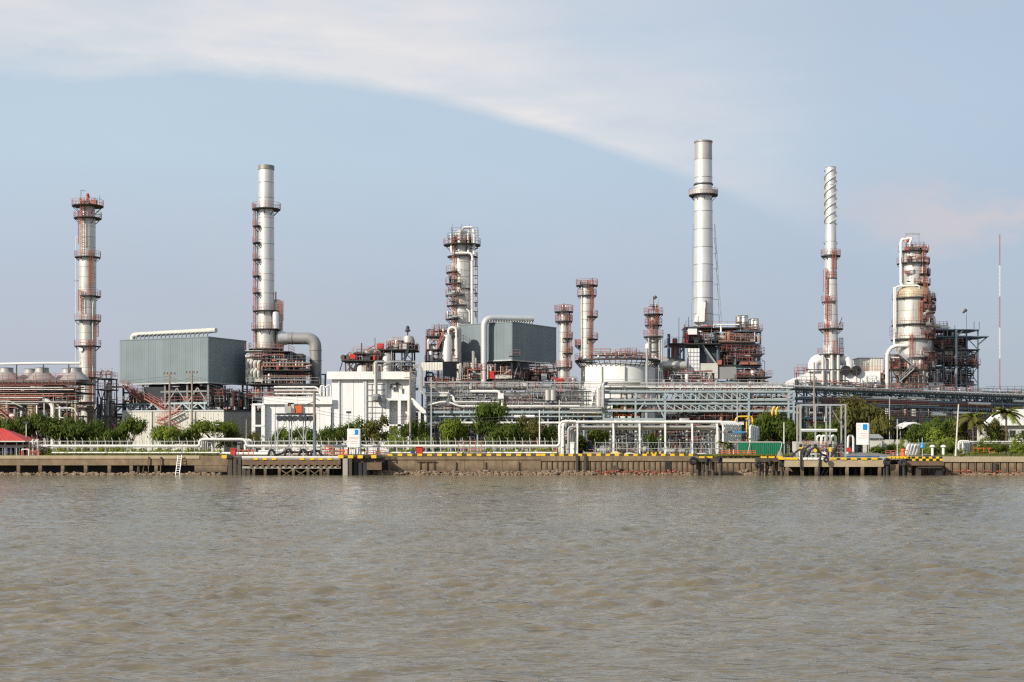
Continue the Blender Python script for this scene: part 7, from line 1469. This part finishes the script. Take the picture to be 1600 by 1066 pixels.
def pipe_canopy():
    t = T('pipe_bridge', 'long white pipe bridge on white posts ending in pipes bent down', 'pipe bridge', 1020, 208)
    n = 9
    for i in range(n):
        r = .25 if i % 3 else .22; y = i*.72; z = t.h(659.5) - i*.004 + (.05 if i % 2 else 0); xe = t.x(1130 + i*4.6); t.pipe([(t.x(880 - i*.6), y, 0), (t.x(880 - i*.6), y, z - .02) , (xe, y, z), (xe, y, 0)], r, 'pipe_white', .8)
    for i in range(4): t.pipe([(t.x(888 + i*4), .3 + i*1.2, 0), (t.x(888 + i*4), .3 + i*1.2, t.h(667 + i)), (t.x(1124 - i*3), .3 + i*1.2, t.h(667 + i)), (t.x(1124 - i*3), .3 + i*1.2, 0)], .22, 'pipe_silver', .6)
    for px in (902, 958, 999, 1039, 1081, 1120):
        for y in (-.35, 6.3): t.stick('post', (t.x(px), y, 0), (t.x(px), y, t.h(662.5)), .24, 'white')
        t.stick('cross_beam', (t.x(px), -.35, t.h(663.5)), (t.x(px), 6.3, t.h(663.5)), .26, 'white'); t.stick('cross_beam', (t.x(px), -.35, t.h(670)), (t.x(px), 6.3, t.h(670)), .2, 'galv')
    for a, e in ((1000, 1012), (1012, 1000), (1100, 1118), (1118, 1100)): t.stick('brace', (t.x(a), 6.2, 0), (t.x(e), 6.2, t.h(672)), .16, 'white')
    for px in (1140, 1150, 1160): t.part('pipe_band', MB().box(t.x(px) - .3, -.4, t.h(676.5), t.x(px) + .3, -.28, t.h(674)), 'sign_blue' if px > 1145 else 'black', smooth=False)
    for y in (675,): t.stick('clamp_rail', (t.x(1128), -.33, t.h(y)), (t.x(1150), -.33, t.h(y)), .12, 'steel_grey')
pipe_canopy()
t = T('bent_pipes', 'pair of tall white pipes bent over beside the white pipe bundle', 'pipes', 1184, 209)
for i in range(4): t.pipe([(t.x(1172 + i*4), i*.4, 0), (t.x(1172 + i*4), i*.4, t.h(667 + i)), (t.x(1176 + i*4), i*.4 + .6, t.h(664 + i)), (t.x(1178 + i*4), i*.4 + 1.2, 0)], .2, 'pipe_white', .4)
t = T('yellow_pipe', 'bright yellow gas pipe bends behind the white pipe bundle', 'pipe', 1163, 215)
t.pipe([(t.x(1149), 0, 0), (t.x(1149), 0, t.h(656)), (t.x(1153), 0, t.h(651)), (t.x(1174), 0, t.h(651)), (t.x(1176), 0, t.h(655)), (t.x(1176), 0, 0)], .17, 'yellow', .5); t.pipe([(t.x(1168), .8, 0), (t.x(1168), .8, t.h(655)), (t.x(1172), .8, t.h(653))], .15, 'yellow')
t = T('yellow_vent', 'two slanting yellow vent pipes above the tree behind the green fence', 'pipe', 1209, 216.5)
for a in (1204, 1210): t.pipe([(t.x(a - 1), 0, 0), (t.x(a), 0, t.h(664)), (t.x(a + 3.5), 0, t.h(639)), (t.x(a + 6), 0, t.h(636))], .2, 'yellow', .4)
def green_fence():
    t = T('green_hoarding', 'solid green sheet fence with pale top rail beside the right jetty', 'fence', 1193, 203.5)
    for i in range(7): clad(t, (t.x(1153 + i*9.6), .0), (t.x(1153 + (i + 1)*9.6 - .1), 0), .05, t.h(691.5), 'green_panel', .3, .03, 9)
    clad(t, (t.x(1220.5), 0), (t.x(1237), 4), .05, t.h(691.5), 'green_panel', .3, .03, 9)
    t.stick('rail', (t.x(1140), .02, t.h(690.8)), (t.x(1221), .02, t.h(690.8)), .12, 'offwhite')
    for px in (1153, 1175, 1198, 1220): t.stick('post', (t.x(px), .15, 0), (t.x(px), .15, t.h(691)), .1, 'galv')
    for px in (1172, 1222): t.stick('prop', (t.x(px - 6), -1.0, 0), (t.x(px), 0, t.h(691)), .07, 'offwhite')
    u = T('grey_hoarding', 'grey sheet fence panels behind the right hose tower', 'fence', 1262, 206)
    for i in range(5): u.part('panel', MB().box(u.x(1238 + i*13), 0, 0, u.x(1250.6 + i*13), .08, u.h(690)), 'concrete_pale' if i % 2 else 'offwhite', smooth=False)
green_fence()
# boxes, drums, barriers, mounds
def cabinet(px, Y, w, yt, m, label, name='fire_cabinet', group='red fire cabinets on the quay'):
    t = T(name, label, 'cabinet', px, Y, group); h = t.h(yt); W_ = t.w(w)/2
    t.part('body', MB().box(-W_, -.3, .1, W_, .4, h), m, smooth=False); t.part('roof', MB().prism([(-W_*1.1, h), (W_*1.1, h), (W_*1.0, h + .12), (-W_*1.0, h + .12)], -.4, .5), m, smooth=False)
    d = t.part('door', MB().box(-W_*.9, -.33, .18, W_*.9, -.303, h - .08), m, smooth=False); t.stick('handle', (W_*.6, -.36, h*.45), (W_*.6, -.36, h*.6), .05, 'galv', parent=d)
    for s_ in (-1, 1): t.stick('leg', (s_*W_*.8, 0, -.02), (s_*W_*.8, 0, .1), .12, 'steel_dark')
cabinet(364.5, 200.6, 8.5, 701.5, 'red', 'orange-red fire cabinet at the left end of the grey-decked jetty')
cabinet(655, 202.4, 10.5, 699, 'red', 'red fire cabinet standing alone before the white pipeline')
cabinet(894, 206, 6.5, 692, 'white', 'white electrical cabinet under the left end of the white pipe bridge', 'electrical_cabinet', None)
cabinet(645, 203, 6, 706, 'tarp_blue', 'low blue box just left of the lone red cabinet', 'equipment_box', None)
def barrier(pa, pb, Y, yt, m, label, bars=4, z=GZ):
    t = T('barrier', label, 'railing', (pa + pb)/2, Y, 'orange barriers and railings on the quay', z=z); h = t.h(yt); n = max(2, int((pb - pa)/8))
    for i in range(n + 1): t.stick('post', (t.x(pa + (pb - pa)*i/n), 0, 0), (t.x(pa + (pb - pa)*i/n), 0, h), .1, m)
    for k in range(bars): t.stick('rail', (t.x(pa), 0, h*(k + 1)/bars - .03), (t.x(pb), 0, h*(k + 1)/bars - .03), .08, m)
barrier(528, 543, 198, 702, 'orange', 'solid orange gangway cage beside the left white sign', 5)
barrier(444, 528, 199, 703, 'rail_red', 'long orange railing behind the hoses of the grey-decked jetty', 3)
barrier(372, 396, 201.5, 703, 'orange', 'orange railing right of the left red cabinet', 3)
barrier(508, 520, 198.4, 697, 'orange', 'tall orange frame at the right end of the hose coils', 3)
barrier(574, 602, 198.6, 704, 'rail_red', 'rusty railing at the right end of the grey-decked jetty', 3)
barrier(1127, 1180, 202, 704, 'orange', 'orange barrier in front of the green sheet fence', 3)
barrier(1384, 1400, 197.5, 704, 'rail_red', 'red railing left of the orange drum on the right jetty', 3)
barrier(1520, 1562, 204, 700, 'orange', 'orange rail among the shrubs of the right quay', 2)
barrier(716, 752, 203.5, 690, 'rail_red', 'faint red frame before the fence in the middle of the quay', 2)
def lathe_item(name, label, cat, px, Y, prof, m, z=GZ, group=None, n=14):
    t = T(name, label, cat, px, Y, group, z=z); t.part('body', MB().lathe(prof, n), m); return t
t = lathe_item('capstan', 'orange-red drum capstan on the right jetty deck', 'capstan', 1411, 195.8, [(0, 0), (.45, 0), (.45, .12), (.32, .2), (.28, .7), (.36, .8), (.36, 1.0), (.28, 1.1), (0, 1.12)], 'orange', GZ - .1); t.stick('bar', (-.55, 0, .9), (.55, 0, .9), .1, 'rubber')
for i, px in enumerate((1421, 1428, 1435)):
    pass
t = T('gangway_pipes', 'four white sloping pipes behind the yellow and black blocks of the right jetty', 'pipes', 1428, 199)
for i in range(4): t.pipe([(t.x(1414 + i*6), .3*i, .1), (t.x(1419 + i*6), .3*i, t.h(696)), (t.x(1424 + i*6), .3*i + .5, t.h(694.5)), (t.x(1425 + i*6), .3*i + 2, .1)], .2, 'pipe_white', .5)
t = T('beach_umbrella', 'closed dark blue umbrella on the right jetty', 'umbrella', 1441, 198.5); t.stick('pole', (0, 0, 0), (0, 0, t.h(684)), .07, 'offwhite'); t.part('canopy', MB().lathe([(0, t.h(688)), (.12, t.h(692)), (.3, t.h(699)), (.26, t.h(700)), (0, t.h(697))], 10), 'sign_blue')
for px, lb in ((1457, 'first'), (1474, 'last')):
    lathe_item('vent_stub', f'white stub pipe with cap, {lb} of the pair right of the blue umbrella', 'pipe', px, 203, [(.2, 0), (.2, 1.2), (.4, 1.22), (.4, 1.4), (.15, 1.55), (0, 1.55)], 'pipe_white', group='white stub pipes on the right quay')
t = T('pipe_arches', 'row of white pipe arches behind the shrubs right of the leaning pole', 'pipes', 1504, 205.5)
for i in range(4): t.pipe([(t.x(1497 + i*5), i*.5, 0), (t.x(1498 + i*5), i*.5, t.h(690)), (t.x(1504 + i*5), i*.5, t.h(688.5)), (t.x(1505 + i*5), i*.5, 0)], .17, 'pipe_white', .6)
t.pipe([(t.x(1512), 1.5, t.h(690)), (t.x(1600), 1.5, t.h(690))], .1, 'pipe_white')
def mound(px, Y, rx, h, m, label, name, seed):
    g_ = random.Random(seed); b = MB(); prof = [(1.0, -.03), (.82, .22), (.55, .6), (.28, .9), (0, 1.0)]; n = 18; vs = []
    for r, z in prof:
        for j in range(n): a = 6.283*j/n; q = r*(1 + g_.uniform(-.09, .09)); vs.append((rx*q*math.cos(a), rx*.6*q*math.sin(a), h*z*(1 + g_.uniform(-.08, .08))))
    b.add(vs, [(i*n + j, i*n + (j + 1) % n, (i + 1)*n + (j + 1) % n, (i + 1)*n + j) for i in range(len(prof) - 1) for j in range(n)])
    o = link(name, b.mesh(name, m), None, ((px - 800)*Y/F, Y, GZ)); tag(o, label, 'mound')
mound(962, 204.6, 1.35, .62, 'sand', 'small heap of orange sand on the grass under the white pipe bridge', 'sand_heap', 1)
mound(984, 204.8, 1.6, .45, 'offwhite', 'low pale rubble heap right of the orange sand', 'rubble_heap', 2)
mound(1096, 204.4, 1.6, .4, 'offwhite', 'white rubble pile left of the orange barrier', 'rubble_heap', 3)
mound(1046, 204.6, 1.0, .3, 'white', 'small white rubble pile under the middle of the white pipe bridge', 'rubble_heap', 4)
t = item('concrete_barrier', 'white low concrete barrier on the grass left of the sand heap', 'barrier', 925, 204.5, MB().prism([(-1.4, 0), (1.4, 0), (1.3, .2), (1.25, .5), (-1.25, .5), (-1.3, .2)], -.25, .25), 'concrete_pale'); 
t = T('striped_barrier', 'yellow and black striped kerb lying on the grass right of the sand', 'barrier', 1020, 204.3)
for i in range(8): t.part('block', MB().box(t.x(1007 + i*3.2), -.15, .25, t.x(1010.1 + i*3.2), .15, .5), 'yellow' if i % 2 else 'black', smooth=False)
for px in (1008, 1030): t.stick('leg', (t.x(px), 0, 0), (t.x(px), 0, .25), .1, 'orange')
mound(1219, 195.6, .5, .85, 'pole_wood', 'brown canvas-covered winch on the dark pile row', 'canvas_cover', 7)
t = T('grey_boat_cover', 'long low grey tarpaulin cover on the right jetty below the second sign', 'cover', 1352, 197.8, z=GZ - .18); t.part('body', MB().prism([(t.x(1320), 0), (t.x(1392), 0), (t.x(1388), .35), (t.x(1362), .62), (t.x(1352), .66), (t.x(1326), .4)], -.6, .8), 'steel_grey', smooth=False); t.stick('hem', (t.x(1321), -.62, .1), (t.x(1390), -.62, .1), .08, 'tarp_blue')
def house():
    t = T('house', 'low white house with grey roof at the right edge behind the palms', 'house', 1590, 220); z = t.h(665); x0, x1 = t.x(1546), t.x(1680)
    for i in range(6): t.part('wall', MB().box(x0 + .7 + (x1 - x0 - 1.4)*i/6, 0, 0, x0 + .7 + (x1 - x0 - 1.4)*(i + 1)/6 - .01, 8, z - .01), 'offwhite', smooth=False)
    b = MB(); b.prism([(x0 - .5, z), (x1, z), (x1, t.h(640)), (t.x(1572), t.h(640)), (x0 + .4, z + .5)], -.7, 4); t.part('fascia_gable', b, 'white', smooth=False)
    b = MB(); b.add([(t.x(1568), -.75, t.h(655)), (x1, -.75, t.h(655)), (x1, 4, t.h(638)), (t.x(1574), 4, t.h(638))], [(0, 1, 2, 3)]); t.part('roof', b, 'galv', smooth=False)
    for px in (1582, 1600): w = t.part('window', MB().box(-.5, -.06, t.h(684), .5, -.01, t.h(672)), 'galv', smooth=False, loc=(t.x(px), 0, 0)); t.part('pane', MB().box(-.4, -.09, t.h(683), .4, -.061, t.h(673)), 'glass_dark', parent=w, smooth=False)
house()
def shelter():
    t = T('shelter', 'open shelter with wavy white roof behind the right jetty', 'shelter', 1408, 214); b = MB(); P = [(1374, 663), (1385, 663.5), (1396, 666), (1404, 668), (1411, 667), (1418, 662), (1426, 659.5), (1436, 661), (1442, 664)]
    for q in P: b.v += [(t.x(q[0]), 0, t.h(q[1])), (t.x(q[0]), 5, t.h(q[1])), (t.x(q[0]), 5, t.h(q[1] + 2.8)), (t.x(q[0]), 0, t.h(q[1] + 2.8))]
    b.f = [(i*4 + j, i*4 + (j + 1) % 4, (i + 1)*4 + (j + 1) % 4, (i + 1)*4 + j) for i in range(len(P) - 1) for j in range(4)]; t.part('roof', b, 'white')
    for px in (1380, 1394, 1408, 1422, 1438):
        for y in (.5, 4.5): t.stick('post', (t.x(px), y, 0), (t.x(px), y, t.h(668)), .14, 'galv')
    t.part('back_wall', MB().box(t.x(1376), 4.8, 0, t.x(1441), 5, t.h(667)), 'steel_dark', smooth=False); t.part('front_wall', MB().box(t.x(1376), -.2, 0, t.x(1438), -.05, t.h(687)), 'offwhite', smooth=False)
    s = T('grey_shed', 'small grey roofed shed between second sign and wavy shelter', 'shed', 1368, 211); s.part('wall', MB().box(s.x(1356), 0, 0, s.x(1378), 3, s.h(684)), 'offwhite', smooth=False); s.part('roof', MB().prism([(s.x(1354), s.h(685)), (s.x(1380), s.h(685)), (s.x(1372), s.h(678.5)), (s.x(1358), s.h(678.5))], -.4, 3.3), 'galv', smooth=False)
shelter()
# poles
def pole(px, yt, Y, m, w, label, lean=0.0, arm=None, group='poles along the quay road', name='utility_pole'):
    t = T(name, label, 'pole', px, Y, group); h = t.h(yt); t.part('shaft', MB().tube([(0, 0, -.05), (lean*h*.5, 0, h*.5), (lean*h, 0, h)], [w, w*.9, w*.72], 9), m)
    if arm == 'lamp': t.pipe([(lean*h, 0, h - .1), (lean*h, 0, h + .25), (.5, -.2, h + .4)], .04, 'galv', .2, name='lamp_arm'); t.part('lamp_head', MB().box(.2, -.35, h + .33, .8, -.1, h + .46), 'galv', smooth=False)
    if arm == 'cross':
        for k in (0.3, 1.2): t.stick('cross_arm', (-.9, -.05, h - k), (.9, -.05, h - k), .12, m)
        for k in (-.8, -.3, .3, .8): t.part('insulator', MB().lathe([(.06, 0), (.1, .08), (.06, .16), (.09, .22), (0, .26)], 8), 'steel_brown', loc=(k, -.05, h - .24))
    if arm == 'flood':
        b = MB().box(-.35, -.2, h, .35, .1, h + .3); t.part('lamp_head', b, 'steel_dark', smooth=False)
    return t
PL = [(265, 582, 212, 'pole_wood', .17, 'first pale wooden pole before the left grey housing', 'cross'), (300, 580, 212.6, 'pole_wood', .17, 'second pale wooden pole before the left grey housing', 'cross'),
      (335, 668, 209, 'galv', .08, 'thin light post above the white pipe loop', 'lamp'), (41, 662, 207, 'pipe_white', .08, 'thin white post above the red-roofed hut', 'flood'), (545, 646, 205.6, 'galv', .07, 'thin flood lamp post above the left white sign', 'flood'),
      (641, 578, 213, 'pole_wood', .17, 'brown wooden pole at the right corner of the white building', 'cross'), (674, 590, 206, 'galv', .12, 'slim steel post left of the full green tree', None), (843, 640, 205.5, 'pipe_white', .1, 'white lamp post left of the white pipe bridge', 'flood'),
      (874, 625, 210, 'offwhite', .1, 'pale post where the pipeline climbs to the bridge', None), (1225, 660, 204, 'pipe_white', .09, 'short white post by the right end of the green fence', None), (1272, 566, 216, 'pole_wood', .15, 'tall brown pole before the spiral chimney', None),
      (1249, 632, 210, 'pole_wood', .12, 'brown pole just left of the right hose tower', None), (1402, 655, 196.6, 'offwhite', .07, 'thin flagless pole left of the orange capstan', None), (1390, 620, 213, 'galv', .08, 'thin galvanised post before the dark blue rack', None),
      (1358, 650, 206, 'steel_brown', .09, 'dark post behind the second white sign', None), (385, 655, 209, 'pole_wood', .1, 'short wooden pole before the dark grey wall', None), (1152, 600, 213, 'galv', .1, 'thin post crossing the pale blue truss', None), (424, 668, 203, 'galv', .07, 'thin steel post left of the left hose tower', None)]
for px, yt, Y, m, w, lb, arm in PL: pole(px, yt, Y, m, w, lb, 0, arm)
pole(1493, 632, 201.5, 'offwhite', .13, 'leaning bamboo-like white pole on the right quay', .06, None, None, 'leaning_pole')
def wires(pts, label, sag, n=3, dz=.45):
    t = T('overhead_wires', label, 'wires', pts[0][0], pts[0][2], 'overhead wires'); o = t.o.location
    for k in range(n):
        for (a, b_) in zip(pts, pts[1:]):
            A, B = [Vector(((p[0] - 800)*p[2]/F, p[2], HC + (HY - p[1])*p[2]/F - k*dz)) - o for p in (a, b_)]
            t.part('wire', MB().tube([A.lerp(B, i/10) - Vector((0, 0, sag*4*(i/10)*(1 - i/10))) for i in range(11)], .022, 4, False), 'steel_dark')
wires([(-60, 600, 211), (265, 588, 212), (300, 587, 212.6), (491, 622, 198)], 'sagging wires from the wooden poles to the left hose tower', .7)
wires([(491, 640, 198), (641, 650, 213), (843, 645, 205.5)], 'low sagging wires across the white building front', .6, 2)
wires([(641, 600, 213), (874, 630, 210)], 'wires from the brown wooden pole to the pipe bridge post', .5, 2)
bpy.context.view_layer.update()
